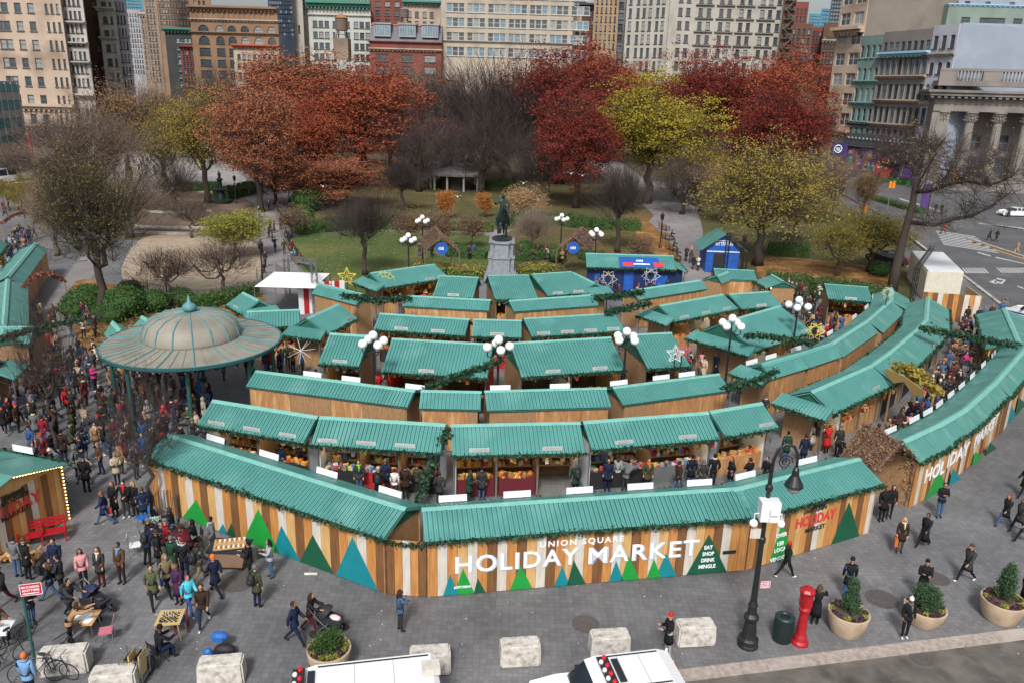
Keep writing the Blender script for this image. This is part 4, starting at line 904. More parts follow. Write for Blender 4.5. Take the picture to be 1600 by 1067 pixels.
hedge([(805, 408), (850, 404)], 1.6, .9, 'low green bushes right of the statue pedestal', 'leaf_box')
hedge([(650, 425), (700, 430), (758, 432)], 2.2, .8, 'brownish shrub bed in front of the statue, left side', 'leaf_olive')
hedge([(802, 432), (862, 425)], 2.2, .8, 'brownish shrub bed in front of the statue, right side', 'leaf_olive')
hedge([(905, 405), (945, 408)], 2.0, .9, 'low dark bushes behind the long blue booth')
hedge([(1350, 308), (1440, 335)], 1.5, .7, 'narrow hedge along the street pavement on the right')
def bush_proto():
 mb = MB(); rnd = random.Random(9); mb.ball((0, 0, .75), (.78, .78, .68), 12, 0)
 for _ in range(1500):
  d = V((rnd.gauss(0, 1), rnd.gauss(0, 1), rnd.gauss(.2, 1))).normalized(); c = V((d.x*.85, d.y*.85, .78+d.z*.76))
  if c.z > .03: strew(mb, [c], 1, .07, .04, .09, m=1, rnd=rnd)
 return mb.build('bush', ['leaf_green', 'leaf_box'], org=(0, 0, 0), cat='bush', label='x')
bp_ = bush_proto(); first = True
for px, py, s, lb in [(150, 478, 1.1, 'clipped bush left of the dark tree trunk'), (176, 505, .9, 'clipped bush at the foot of the dark tree'), (197, 494, 1.5, 'largest clipped bush right of the dark tree'), (218, 488, 1.1, 'clipped bush between the largest one and the round pavilion'), (243, 487, 1.15, 'round clipped bush above the pavilion roof'), (137, 470, .9, 'small dark clipped bush beside the walk'), (205, 470, 1.1, 'clipped bush beside the dog run fence'), (158, 500, .8, 'small clipped bush in the orange leaves'), (130, 490, 1.3, 'loose bush beside the walk edge'), (120, 500, 1.2, 'loose bush nearest the left aisle'), (283, 478, 1.0, 'clipped bush at the hedge end'), (187, 478, .9, 'clipped bush behind the largest one'), (480, 330, 2.2, 'tall evergreen bush beside the path lamp'), (1374, 432, 1.0, 'clipped bush by the foot of the big leaning tree'), (1367, 425, .8, 'small round bush at the leaf bed corner'), (390, 302, 1.3, 'round bush behind the small fountain'), (475, 350, 1.5, 'evergreen bush above the long hedge'), (865, 410, 1.1, 'round bush behind the left part of the blue booth'), (820, 400, 1.1, 'round bush right of the pedestal')]:
 o = bp_ if first else copy_tree(bp_); first = False; o.location = P(px, py); o.scale = (s*1.15, s*1.15, s); o.rotation_euler = (0, 0, px); o['label'] = lb; o['category'] = 'bush'; o['group'] = 'clipped bushes'
# rough ground cover
mb = MB(); rnd = random.Random(31)
for poly, k in (([(125, 545), (135, 480), (230, 462), (395, 480)], 500), ([(1110, 330), (1300, 345), (1380, 400), (1120, 400)], 900), ([(490, 352), (760, 356), (760, 372), (470, 372)], 300)):
 q = [P(*p) for p in poly]
 for _ in range(k):
  s, t = rnd.random(), rnd.random(); c = q[0].lerp(q[1], s).lerp(q[3].lerp(q[2], s), t); strew(mb, [c+Z(.25)], 6, .3, .06, .14, rnd=rnd)
mb.build('ground_cover', 'leaf_hedge', org=(0, 0, 0), label='low mixed ground cover plants in the beds', cat='plants', kind='stuff')
# buildings
def wallmat(name, c, c2=None, c3=None, rough=.85, scale=.25):
 c2 = c2 or tuple(v*.82 for v in c); c3 = c3 or tuple(v*.62 for v in c)
 return mat(name, c, rough, c2, scale, col3=c3, s3=.12, bump=.25, bscale=6, lo=.3, hi=.7)
wallmat('limestone', (.46, .36, .28), (.39, .30, .23), (.24, .175, .13))
wallmat('limestone_grey', (.44, .41, .38)); wallmat('cream_stone', (.45, .385, .31)); wallmat('white_stone', (.43, .405, .355))
wallmat('tan_brick', (.42, .29, .18)); wallmat('tan_dark', (.27, .20, .15)); wallmat('brown_brick', (.15, .075, .05)); wallmat('red_brick', (.20, .06, .045))
wallmat('ochre_stone', (.27, .165, .10)); wallmat('dark_brick', (.045, .05, .05)); wallmat('pale_green_stone', (.47, .49, .45)); wallmat('slate', (.16, .165, .19))
wallmat('blue_grey_wall', (.30, .345, .42), (.26, .30, .37), (.34, .385, .455)); wallmat('green_grey_wall', (.20, .26, .22)); wallmat('mint_wall', (.17, .25, .225)); wallmat('iron_grey', (.20, .19, .18))
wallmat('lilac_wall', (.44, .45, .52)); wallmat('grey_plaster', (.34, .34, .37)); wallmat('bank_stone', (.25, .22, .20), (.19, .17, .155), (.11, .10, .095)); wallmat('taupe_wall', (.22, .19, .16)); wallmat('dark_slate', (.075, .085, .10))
mat('glass', (.035, .045, .055), .08, (.08, .10, .12), .6, spec=.8); mat('glass_blind', (.30, .31, .30), .35, (.20, .22, .23), 1.5); mat('glass_sky', (.16, .26, .33), .08, (.09, .15, .20), .5, spec=.8)
mat('frame_white', (.45, .45, .43), .5); mat('frame_mid', (.10, .10, .10), .5); mat('frame_dark', (.05, .05, .05), .5); mat('frame_teal', (.22, .40, .40), .5); mat('copper_green', (.05, .20, .15), .6); mat('teal_panel', (.005, .17, .19), .35); mat('curtain_blue', (.03, .16, .24), .12, (.05, .26, .34), .08, spec=.8); mat('curtain_dark', (.025, .035, .05), .1, (.06, .08, .11), .1, spec=.8)
mat('rust_metal', (.35, .14, .05), .7); mat('terracotta', (.42, .09, .045), .7); mat('pale_blue_trim', (.30, .52, .66), .6); mat('wood_tank', (.13, .09, .07), .9, (.19, .15, .13), 6, stretch=(6, 6, .5))
WM = {}
def win_mesh(w_, h, fr, gl, style):
 k = (round(w_, 2), round(h, 2), fr, gl, style)
 if k in WM: return WM[k]
 mb = MB(); t = min(.14, w_*.1)
 mb.box((0, .03, h/2), (w_, .03, h), 1)
 if style != 'bare':
  for x in (-w_/2+t/2, w_/2-t/2): mb.box((x, -.03, h/2), (t, .08, h), 0)
  mb.box((0, -.032, h-t/2), (w_-2*t, .08, t), 0); mb.box((0, -.032, t/2), (w_-2*t, .08, t), 0)
  mb.box((0, -.02, h*.52), (w_-2*t, .06, t*.8), 0)
  if 'm' in style: mb.box((0, -.025, h/2), (t*.7, .06, h-2*t), 0)
  if 's' in style: mb.box((0, -.30, -.09), (w_+.3, .42, .16), 0)
 me = mb.mesh('window', [fr, gl]); WM[k] = me; return me
def facade(T, o, u, W_, z0, z1, cols, rows, wall, fr='frame_mid', gl=('glass', 'glass', 'glass', 'glass_blind'), style='s', rec=.32, name='wall', arch=(), band=None, seed=0, lim=None, stone=None):
 """wall grid with real openings. cols: (centre, width); rows: (bottom z, height)"""
 rnd = random.Random(seed+len(cols)); o = V(o); u = V(u).normalized(); nn = V((u.y, -u.x, 0)); og = ORG[T.name]
 mb = MB(); rows = [r for r in rows if r[0]+r[1] < z1-.05 and r[0] > z0]; cols = sorted(cols)
 zc = z0
 for ri, (zb, h) in enumerate(rows):
  if zb-zc > .02: mb.obox(o+Z(zc-o.z), u*W_, nn*rec, Z(zb-zc))
  x = 0
  for c, w_ in cols:
   if c-w_/2-x > .01: mb.obox(o+u*x+Z(zb-o.z), u*(c-w_/2-x), nn*(rec-.004), Z(h))
   x = c+w_/2
   if ri in arch:
    r_ = w_/2; cx = o+u*c+Z(zb+h-r_-o.z)
    for sg in (-1, 1):
     pts = [cx+u*sg*r_*math.cos(a)+Z(r_*math.sin(a)) for a in [i*math.pi/12 for i in range(7)]]; pts.append(cx+u*sg*r_+Z(r_))
     mb.prism(pts, nn*(rec-.008))
  if W_-x > .01: mb.obox(o+u*x+Z(zb-o.z), u*(W_-x), nn*(rec-.004), Z(h))
  zc = zb+h
 if z1-zc > .02: mb.obox(o+Z(zc-o.z), u*W_, nn*rec, Z(z1-zc))
 mb.build(name, wall, T)
 n = 0; rz = math.atan2(u.y, u.x); extra = MB()
 for ri, (zb, h) in enumerate(rows):
  for c, w_ in cols:
   g = rnd.choice(gl); p = o+u*c+nn*.06+Z(zb-o.z); me = win_mesh(w_, h, fr, g, style); n += 1; T_n = WC.get(T.name, 0)
   if T_n < 100:
    ob = bpy.data.objects.new('window', me); COL.objects.link(ob); ob.parent = T; ob.location = p-og; ob.rotation_euler = (0, 0, rz); WC[T.name] = T_n+1
   else:
    R_ = Matrix.Rotation(rz, 3, 'Z'); extra.add([R_ @ v.co+p for v in me.vertices], [tuple(f.vertices) for f in me.polygons], 0); extra.m[-len(me.polygons):] = [[fr, 'glass', 'glass_blind', 'glass_sky'].index(g) if f.material_index and g in ('glass', 'glass_blind', 'glass_sky') else (1 if f.material_index else 0) for f in me.polygons]
 if extra.v:
  e = extra.build('window', [fr, 'glass', 'glass_blind', 'glass_sky'], T); e['kind'] = 'stuff'
WC = {}
def cornice(T, o, u, W_, z, h, d, mt, name='cornice', dent=False):
 u = V(u).normalized(); nn = V((u.y, -u.x, 0)); o = V(o); mb = MB()
 b = o-u*.3+Z(z-o.z); mb.obox(b, u*(W_+.6), nn*(d*.55), Z(h*.5)); mb.obox(b+Z(h*.5), u*(W_+.6), nn*d, Z(h*.5))
 if dent:
  k = int(W_/1.2)
  for i in range(k): mb.obox(b+u*(.3+i*1.2)+Z(-h*.35), u*.45, nn*d*.5, Z(h*.34))
 mb.build(name, mt, T)
def block(label, o, u, W_, dep, z1, wall, side=None, z0=-.1, roof='slate', name='building', parapet=.9, dv=None):
 o = V(o); u = V(u).normalized(); nn = V((u.y, -u.x, 0)); dv = dv or -nn; T = thing(name, label, 'building', (o.x, o.y, 0), 'buildings round the park')
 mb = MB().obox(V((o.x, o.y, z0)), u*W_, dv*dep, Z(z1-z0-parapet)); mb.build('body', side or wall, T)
 mb = MB(); b = V((o.x, o.y, z1-parapet))
 mb.obox(b+dv*.3, u*.3, dv*(dep-.3), Z(parapet)); mb.obox(b+dv*.3+u*(W_-.3), u*.3, dv*(dep-.3), Z(parapet)); mb.obox(b, u*W_, -nn*.28, Z(parapet)); mb.build('parapet', side or wall, T)
 return T, V((o.x, o.y, 0)), u, nn
def zat(py, px, D): return PD(px, py, D).z
def frontal(label, x0, x1, D, top, wall, cols, rows, dep=25, yref=90, side=None, z1=None, tilt=0, **kw):
 """building facing the camera; x0,x1 photo columns at row yref; cols/rows in photo pixels"""
 a = PD(x0, yref, D); b = PD(x1, yref, D); u = V((1, -math.tan(R(tilt)), 0)).normalized(); W_ = (b.x-a.x)/u.x
 xm = (x0+x1)/2; zt = z1 or zat(top, xm, D)
 cc = kw.pop('corn', None); parapet = kw.pop('parapet', .9)
 dv = V((b.x+.3, D, 0)).normalized() if x1 < 690 else (V((a.x-.3, D, 0)).normalized() if x0 > 900 and x0 < 1350 else None)
 T, o, u, nn = block(label, (a.x, D, 0), u, W_, dep, zt, wall, side, parapet=parapet, dv=dv)
 px2m = W_/(x1-x0)
 C = [((c[0]-x0)*px2m, c[1]*px2m) for c in cols]; Rw = [(zat(r[0]+r[1], xm, D), zat(r[0], xm, D)-zat(r[0]+r[1], xm, D)) for r in rows]; Rw.sort()
 ar = kw.pop('archrows', ()); ar = [i for i, r in enumerate(Rw) if any(abs(r[0]-zat(y, xm, D)) < 1.0 for y in ar)]
 facade(T, o, u, W_, 0, zt-.02, C, Rw, wall, arch=ar, **kw)
 if cc:
  for y, h, d, m_ in cc: cornice(T, o+nn*.325, u, W_, zat(y, xm, D), h, d, m_, dent=True)
 return T, o, u, nn, W_
def grid(x0, n, sp, w_): return [(x0+i*sp, w_) for i in range(n)]
def rws(y0, n, sp, h): return [(y0+i*sp, h) for i in range(n)]
# left side
frontal('tall limestone office tower with tall window columns, at the left edge', -60, 107, 198, 0, 'limestone', grid(-50, 4, 20, 9)+[(20, 10), (40, 10), (60, 10)]+[(84, 4), (92.5, 4), (101, 4)], [(5-28.6*2, 15), (5-28.6, 15)]+rws(5, 6, 28.6, 15)+[(178, 14), (212, 16), (240, 12)], z1=72, dep=40, yref=90, corn=[(170, 1.3, 1.4, 'limestone'), (200, 1.0, .8, 'limestone')], seed=1)
frontal('narrow ornate stone tower beside the limestone tower', 107, 141, 200, 0, 'limestone_grey', [(113, 4), (120, 4), (127, 4), (134, 4)], rws(-45, 9, 21, 13)+[(170, 16)], z1=66, dep=25, corn=[(152, .8, 1.3, 'limestone_grey'), (100, .5, 1.2, 'limestone_grey'), (70, .5, 1.2, 'limestone_grey'), (38, .5, 1.2, 'limestone_grey')], seed=2, fr='frame_dark')
frontal('dark brown brick building behind the white corner building', 126, 166, 232, 0, 'brown_brick', [(137, 6), (156, 6)], rws(-20, 6, 23, 10), z1=52, dep=25, seed=3)
frontal('white stone corner building with a tall window strip, left', 162, 188, 225, -8, 'white_stone', [(172, 8), (182, 4)], rws(4, 9, 22, 12), dep=20, corn=[(17, .8, 1.0, 'white_stone'), (62, .6, .8, 'white_stone'), (-8, 1.5, 1.4, 'white_stone')], seed=4, archrows=(26+12,))
frontal('pale lilac grey narrow building turning the corner, left', 188, 206, 232, -4, 'lilac_wall', [(192, 3), (197, 3), (202, 3)], rws(5, 9, 20, 13), dep=20, corn=[(60, .5, .7, 'white_stone')], seed=5)
frontal('far blue glass tower behind the left avenue', 200, 232, 620, -60, 'curtain_blue', grid(202, 10, 3, 2.4), rws(-58, 22, 5, 3.6), z1=140, dep=30, fr='frame_dark', gl=('glass_sky',), style='bare', seed=6, rec=.5)
frontal('far grey building with many windows down the left avenue', 205, 228, 420, 16, 'grey_plaster', grid(207, 6, 4, 2), rws(22, 12, 8, 4.5), dep=30, seed=7)
frontal('far brown slab building down the left avenue', 226, 247, 400, 26, 'tan_dark', grid(229, 4, 5, 2.2), rws(32, 12, 8, 4.5), dep=30, seed=8, corn=[(26, 1.5, 1.5, 'limestone')])
frontal('tall tan slab building at the end of the left avenue', 234, 254, 330, 0, 'tan_dark', [(238, 2.5), (243, 2.5), (248, 2.5)], rws(-30, 18, 9, 5), z1=80, dep=40, seed=9)
frontal('tall tan brick office building behind the green corner block', 254, 306, 390, 0, 'ochre_stone', grid(258, 11, 4.4, 3), rws(-20, 8, 9, 5.5), z1=85, dep=30, seed=10)
frontal('dark green iron front building beside the arched brown building', 262, 305, 296, 47, 'dark_brick', grid(281, 4, 6, 4), rws(60, 7, 11, 7.5), dep=30, corn=[(50, 1.2, 1.6, 'copper_green')], fr='frame_teal', seed=11)
frontal('small red brick building with fire escape in front of the green one', 283, 309, 282, 70, 'red_brick', grid(288, 5, 5, 3), rws(80, 6, 10, 6.5), dep=15, corn=[(76, .8, 1.0, 'red_brick')], seed=12)
T, o, u, nn, W_ = frontal('ornate brown stone building with a row of large arches', 303, 438, 272, 14, 'ochre_stone', [(322, 17), (347, 13), (366, 13), (386, 13), (407, 15), (427, 13)], [(41, 12), (58, 12), (77, 11), (95, 10), (112, 10)], dep=30, corn=[(17, 1.2, 1.6, 'ochre_stone'), (34, .6, .8, 'limestone'), (54, .6, .8, 'ochre_stone'), (33, .4, .5, 'limestone')], archrows=(53, 70), seed=13, fr='frame_dark')
facade(T, o+nn*.05+Z(zat(33, 370, 272)), u, W_, zat(33, 370, 272), zat(18, 370, 272), [((c-303)*W_/135, 5.2*W_/135) for c in range(309, 436, 8)], [(zat(31, 370, 272), zat(21, 370, 272)-zat(31, 370, 272))], 'ochre_stone', gl=('glass',), fr='terracotta', rec=.5, seed=14)
frontal('small cream building with a flat roof in front of the arched one', 366, 437, 262, 71, 'cream_stone', grid(374, 8, 8, 5), rws(86, 3, 14, 8), dep=12, corn=[(75, .9, 1.3, 'terracotta')], seed=15)
frontal('penthouse storey with grey windows on the arched brown building', 303, 336, 284, -6, 'ochre_stone', [(312, 4), (319, 4), (326, 4)], rws(2, 2, 12, 8), dep=12, seed=16)
frontal('black glass curtain wall tower behind the arched building', 424, 461, 340, -50, 'curtain_dark', grid(427, 9, 4, 3.2), rws(-40, 14, 7, 5), z1=66, dep=25, fr='frame_dark', gl=('glass', 'glass_sky'), style='bare', seed=17)
frontal('blank white slab building right of the black glass tower', 461, 477, 345, -20, 'white_stone', [(470, 3)], [(40, 12)], z1=70, dep=25, seed=18)
frontal('white apartment block behind the pale green corniced building', 474, 580, 360, -12, 'white_stone', grid(479, 22, 5, 2.8), rws(-8, 5, 7, 4.5), dep=20, seed=19)
frontal('pale grey green building with dark green cornice under the water tank', 485, 581, 280, 3, 'pale_green_stone', [(495, 7), (504, 7), (513, 7), (524, 4), (545, 7), (558, 7), (567, 7), (576, 7)], rws(34, 7, 17, 10), dep=25, corn=[(12, 2.0, 2.2, 'copper_green'), (26, .4, .5, 'white_stone')], seed=20)
T, o, u, nn, W_ = frontal('dark red brick building above the mansard roof', 578, 634, 302, -20, 'red_brick', [(592, 8), (607, 8), (622, 8)], rws(3, 4, 14, 8), z1=62, dep=22, seed=21)
frontal('tan building with a bright green cornice behind the mansard', 632, 688, 292, 2, 'limestone', [(641, 6), (652, 6), (664, 6), (675, 6)], rws(19, 3, 15, 9), dep=22, corn=[(8, 1.2, 1.6, 'copper_green')], seed=22)
# mansard
a = PD(578, 80, 266); T, o, u, nn, W_ = frontal('red brick building with grey slate mansard roof and three wide dormers', 578, 690, 266, 66, 'red_brick', [(597, 18), (636, 18), (672, 18)], rws(86, 3, 18, 11), dep=22, corn=[(80, .7, .9, 'limestone'), (68, .5, .7, 'red_brick')], seed=23, style='ms')
z0, z1 = zat(67, 634, 266), zat(40, 634, 266); mb = MB().prism([o+Z(z0), o+Z(z1)-nn*3, o+Z(z1)-nn*18, o+Z(z0)-nn*20], u*W_); mb.build('mansard_roof', 'slate', T)
mb = MB().tube([o+Z(z1+.1)-nn*3, o+u*W_+Z(z1+.1)-nn*3], .35, 8); mb.build('roof_ridge', 'terracotta', T)
for c in (598, 637, 672):
 x = (c-578)*W_/112; mb = MB(); p = o+u*(x-2.6)+Z(z0+1.6); mb.obox(p+nn*.05, u*5.2, -nn*3.2, Z(3.6)); mb.obox(p+Z(3.6)-u*.3+nn*.35, u*5.8, -nn*3.6, Z(.4)); d_ = mb.build('dormer', 'grey_plaster', T)
 for k in range(3): mb = MB(); q = p+u*(.35+k*1.6)+Z(.6)+nn*.055; mb.obox(q, u*1.3, nn*.05, Z(2.5), 1); mb.obox(q+u*.6, u*.1, nn*.09, Z(2.5), 0); mb.build('window', ['frame_white', 'glass_sky'], d_)
cg = []
for i in range(7): x0 = 697+i*32; cg += [(x0+c, 9) for c in (5, 14.5, 24)]
frontal('wide cream office building with windows in threes, in the centre', 690, 893, 270, -20, 'cream_stone', cg, rws(-38, 6, 22.8, 14), z1=62, dep=30, corn=[(68, .5, .6, 'cream_stone')], seed=24, gl=('glass_blind', 'glass', 'glass_sky', 'glass'), fr='frame_white')
frontal('blue grey glass building glimpsed right of the cream office building', 891, 912, 420, -30, 'curtain_dark', grid(894, 4, 5, 3.6), rws(-20, 8, 8, 5), z1=88, dep=20, gl=('glass_sky',), seed=25)
frontal('red brick building with dark cornice in the gap', 903, 926, 300, 8, 'red_brick', grid(908, 4, 5, 3), rws(18, 5, 13, 8), dep=20, corn=[(12, 1.3, 1.6, 'dark_slate')], seed=26)
frontal('small peach coloured arched house in the gap', 893, 906, 285, 26, 'limestone', [(900, 6)], rws(34, 3, 16, 9), dep=12, seed=27)
frontal('tan brick tower with tall vertical bands', 924, 962, 290, -40, 'tan_brick', grid(929, 5, 7, 2.6), rws(-30, 8, 14, 9), z1=66, dep=28, seed=28, fr='frame_dark')
frontal('dark windowed narrow bay beside the tan tower', 961, 972, 292, -40, 'iron_grey', [(966, 8)], rws(-30, 7, 17, 10), z1=64, dep=25, seed=29, gl=('glass', 'glass_sky'))
frontal('brown grey office block left of the white hotel', 971, 1010, 300, -40, 'taupe_wall', grid(975, 8, 4.6, 2.2), rws(-24, 7, 15.5, 9), z1=66, dep=35, seed=30)
a = PD(1040, 90, 262)
hc = []
for c in (1057, 1069, 1088, 1101, 1120, 1132, 1151, 1163, 1183, 1195, 1208): hc.append((c, 6.5))
T, o, u, nn, W_ = frontal('large white stone hotel with paired windows above the red trees', 1040, 1216, 262, -30, 'white_stone', hc, rws(-27.5, 7, 21, 12.5), z1=64, dep=30, seed=31)
for y in (8, 29, 50, 71):
 z = zat(y, 1120, 262)
 for c in (1094, 1126, 1157, 1189):
  mb = MB(); x = (c-1040)*W_/176; mb.obox(o+u*(x-2.8)+nn*.36+Z(z-.3), u*5.6, nn*.5, Z(.3)); mb.build('ledge', 'iron_grey', T)
o2 = o-u*.0; sv = V((-.86, .5, 0)).normalized(); oa = o+sv*14; 
facade(T, oa, -sv, 14, 0, 64, [(1.4, 1.0), (4, 1.0), (6, 1.0), (8, 1.0), (10.4, 1.0), (12.2, 1.0)], [(zat(-27.5+21*i+12.5, 1040, 262), 2.7) for i in range(7)][::-1], 'white_stone', rec=.3, name='corner_wall', seed=32)
frontal('narrow brown building with a zigzag fire escape, right of the hotel', 1216, 1234, 258, -30, 'brown_brick', [(1220, 3), (1228, 3)], rws(-20, 9, 15, 7), z1=52, dep=20, seed=33, fr='frame_dark')
T = thing('fire_escape', 'zigzag metal fire escape on the narrow brown building right of the hotel', 'fire escape', PD(1225, 90, 257.3)-Z(30))
a = PD(1217, 90, 257.2); b = PD(1233, 90, 257.2)
for i in range(9):
 z = zat(90-15*i, 1225, 257.2); z2 = zat(90-15*(i+1), 1225, 257.2); mb = MB().beam((a.x, 256.9, z), (b.x, 256.9, z), .9, .12); mb.build('landing', 'steel', T); mb = MB().beam((a.x, 256.6, z) if i % 2 else (b.x, 256.6, z), (b.x, 256.6, z2) if i % 2 else (a.x, 256.6, z2), .5, .18); mb.build('stair', 'steel', T)
frontal('dark brown brick block with fire stairs below the blue towers', 1229, 1264, 300, 37, 'brown_brick', grid(1235, 4, 8, 4), rws(46, 6, 14, 8), dep=20, seed=34)
frontal('small red brick penthouse building with stepped top', 1232, 1253, 330, 3, 'red_brick', grid(1237, 3, 6, 3), rws(14, 4, 12, 7), dep=20, seed=35)
frontal('narrow red brown building in the middle of the right cluster', 1264, 1281, 310, 43, 'red_brick', grid(1267, 3, 5, 3), rws(50, 6, 12, 7), dep=20, seed=36)
frontal('brick building with pale band right of the cluster', 1281, 1304, 300, 37, 'brown_brick', grid(1285, 4, 5, 3), rws(58, 6, 12, 6), dep=20, seed=37, corn=[(66, .8, .8, 'white_stone')])
frontal('low red brown building behind the red trees, right', 1262, 1304, 262, 106, 'red_brick', [(1275, 5), (1286, 8)], [(122, 11), (145, 11)], dep=20, seed=38)
frontal('far pale blue tower against the sky', 1256, 1283, 900, 22, 'curtain_blue', grid(1259, 7, 3.6, 2.8), rws(26, 14, 5, 3.5), dep=40, gl=('glass_sky',), style='bare', seed=39, rec=.6)
frontal('second far blue tower against the sky', 1274, 1289, 780, 14, 'curtain_blue', grid(1277, 4, 3.5, 2.6), rws(18, 14, 6, 4), dep=40, gl=('glass_sky',), style='bare', seed=40, rec=.6)
frontal('grey glass apartment tower with balconies, right of the sky gap', 1287, 1312, 460, -60, 'curtain_dark', grid(1290, 6, 4, 3), rws(-40, 18, 6, 4), z1=120, dep=30, gl=('glass_sky', 'glass_blind'), seed=41)
frontal('far office slab closing the view behind the left trees', 228, 262, 480, 20, 'lilac_wall', grid(231, 8, 4, 2.4), rws(26, 14, 7, 4.2), dep=30, seed=43)
# water tanks on roofs
def tank(px, ytop, ybot, D, label, wd, cone):
 zb = zat(ybot, px, D); zt = zat(ytop, px, D); x = PD(px, ytop, D).x; r_ = wd/2*D/FPX; h = zt-zb; T = thing('water_tank', label, 'water tank', (x, D, zb), 'wooden water tanks on the roofs')
 mb = MB().lathe([(r_, h*.32), (r_*1.0, h*.80)], (x, D, zb), 20); tk = mb.build('tank', 'wood_tank', T)
 for k in range(6): mb = MB().lathe([(r_*1.015, h*(.34+.085*k)), (r_*1.03, h*(.345+.085*k)), (r_*1.015, h*(.35+.085*k))], (x, D, zb), 20, cap=False); mb.build('hoop', 'frame_dark', tk)
 mb = MB().lathe([(r_*1.12, h*.80), (.02, h)], (x, D, zb), 20); mb.build('roof', cone, T)
 for sx, sy in ((-1, -1), (1, -1), (-1, 1), (1, 1)): mb = MB().beam((x+sx*r_*.75, D+sy*r_*.75, zb), (x+sx*r_*.6, D+sy*r_*.6, zb+h*.32), .3); mb.build('leg', 'frame_dark', T)
 mb = MB().beam((x-r_*.7, D-r_*.75, zb+h*.15), (x+r_*.7, D-r_*.75, zb+h*.15), .2); mb.build('brace', 'frame_dark', T)
 mb = MB().box((x, D, zb-3), (r_*2.4, r_*2.4, 6)); mb.build('plinth', 'tan_dark', T)
tank(533, 21, 61, 262, 'wooden water tank with orange cone roof on the pale green building', 18, 'rust_metal')
tank(631, 11, 36, 285, 'wooden water tank with grey roof above the mansard building', 14, 'slate')
# ---- street on the right: facades along one line
SD = V((-.31, .95, 0)).normalized(); S0 = V((99, 150, 0)); SN = V((-SD.y, SD.x, 0))     # SN points to the street (left)
def st(px, py=150, off=0):
 d = ray(px, py); n = SN; o = Z(HC); S_ = S0+SN*off; t = (S_-o).dot(n)/d.dot(n); return o+d*t
def sidebld(label, xa, xb, ytop, wall, cols, rows, dep=28, side=None, corn=None, yr=150, off=0, **kw):
 """xa = far (left in photo) edge, xb = near edge"""
 A = st(xa, yr, off); B = st(xb, yr, off); A.z = B.z = 0; u = (B-A).normalized(); W_ = (B-A).length
 zt = st(xa, ytop, off).z if isinstance(ytop, (int, float)) else ytop[0]
 T, o, u, nn = block(label, A, u, W_, dep, zt, wall, side)
 C = [(W_*(i+.5)/cols[0], W_/cols[0]*cols[1]) for i in range(cols[0])]
 Rw = []
 xm = (xa+xb)/2
 for y, h in rows: z2 = st(xm, y, off).z; z1 = st(xm, y+h, off).z; Rw.append((z1, z2-z1))
 Rw.sort(); facade(T, o, u, W_, 0, zt-.02, C, Rw, wall, **kw)
 for c in corn or (): cornice(T, o+nn*.325, u, W_, st(xm, c[0], off).z, c[1], c[2], c[3], dent=True)
 return T, o, u, nn, W_, zt
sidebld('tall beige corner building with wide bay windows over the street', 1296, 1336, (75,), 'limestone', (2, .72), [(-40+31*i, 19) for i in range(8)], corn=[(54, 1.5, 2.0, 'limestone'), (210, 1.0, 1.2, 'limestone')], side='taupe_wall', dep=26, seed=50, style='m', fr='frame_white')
sidebld('mint green narrow shop building with arched windows', 1334, 1369, 58, 'mint_wall', (4, .58), [(72, 19), (107, 20), (138, 22), (170, 20), (200, 12)], corn=[(129, .5, .6, 'frame_teal'), (163, .5, .6, 'frame_teal'), (196, .5, .6, 'dark_slate')], side='grey_plaster', seed=51, arch=(2, 3), fr='frame_teal', dep=24)
T, o, u, nn, W_, zt = sidebld('iron fronted building with rows of columns and pale blue cornice', 1369, 1443, 52, 'iron_grey', (8, .62), [(66, 14), (92, 25), (132, 24), (168, 26), (204, 12)], corn=[(88, .9, 1.3, 'pale_blue_trim'), (122, .6, .9, 'limestone'), (160, .6, .9, 'limestone'), (198, .6, .9, 'limestone')], side='lilac_wall', seed=52, fr='frame_dark', dep=28, gl=('glass', 'glass', 'glass_sky'))
for k in range(9):
 for y in (117, 156, 194): mb = MB(); p = o+u*(W_*k/8)+nn*.42; z = st(1406, y).z; mb.tube([p+Z(z), p+Z(z+3.0)], [.2, .16], 8); mb.lathe([(.2, 3.0), (.34, 3.2)], p+Z(z), 8); mb.build('column', 'iron_grey', T)
mb = MB()
for k in range(9): mb.box(o+u*(W_*k/8)+nn*1.2+Z(st(1406, 84).z), (.7, .7, 1.1))
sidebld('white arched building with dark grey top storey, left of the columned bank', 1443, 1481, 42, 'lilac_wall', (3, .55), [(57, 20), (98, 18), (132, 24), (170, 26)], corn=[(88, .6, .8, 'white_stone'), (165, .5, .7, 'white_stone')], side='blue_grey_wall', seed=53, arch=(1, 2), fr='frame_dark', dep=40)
# shop base with posters
A = st(1326, 215, .5); B = st(1470, 215, .5); A.z = B.z = 0; u = (B-A).normalized(); W_ = (B-A).length; nn = V((u.y, -u.x, 0)); zt = st(1400, 213, .5).z
T = thing('shop_building', 'dark grey two storey shop front covered with bright holiday posters', 'building', A)
mb = MB().obox(A+Z(zt-3.2), u*W_, nn*.9, Z(3.2)); mb.obox(A+Z(0), u*W_, nn*.4, Z(zt-3.2)); mb.build('wall', 'dark_slate', T)
for k in range(22): mb = MB().ball(A+u*(1.2+k*(W_-2)/21)+nn*.95+Z(zt-1.2), .28, 8); mb.build('stud', 'grey_plaster', T)
ramp_mat('poster_art', [(.35, .10, .08), (.55, .42, .36), (.06, .05, .07), (.5, .05, .05), (.45, .3, .25), (.16, .10, .3), (.62, .60, .6), (.3, .2, .16), (.05, .3, .1), (.2, .12, .1)])
rnd = random.Random(77)
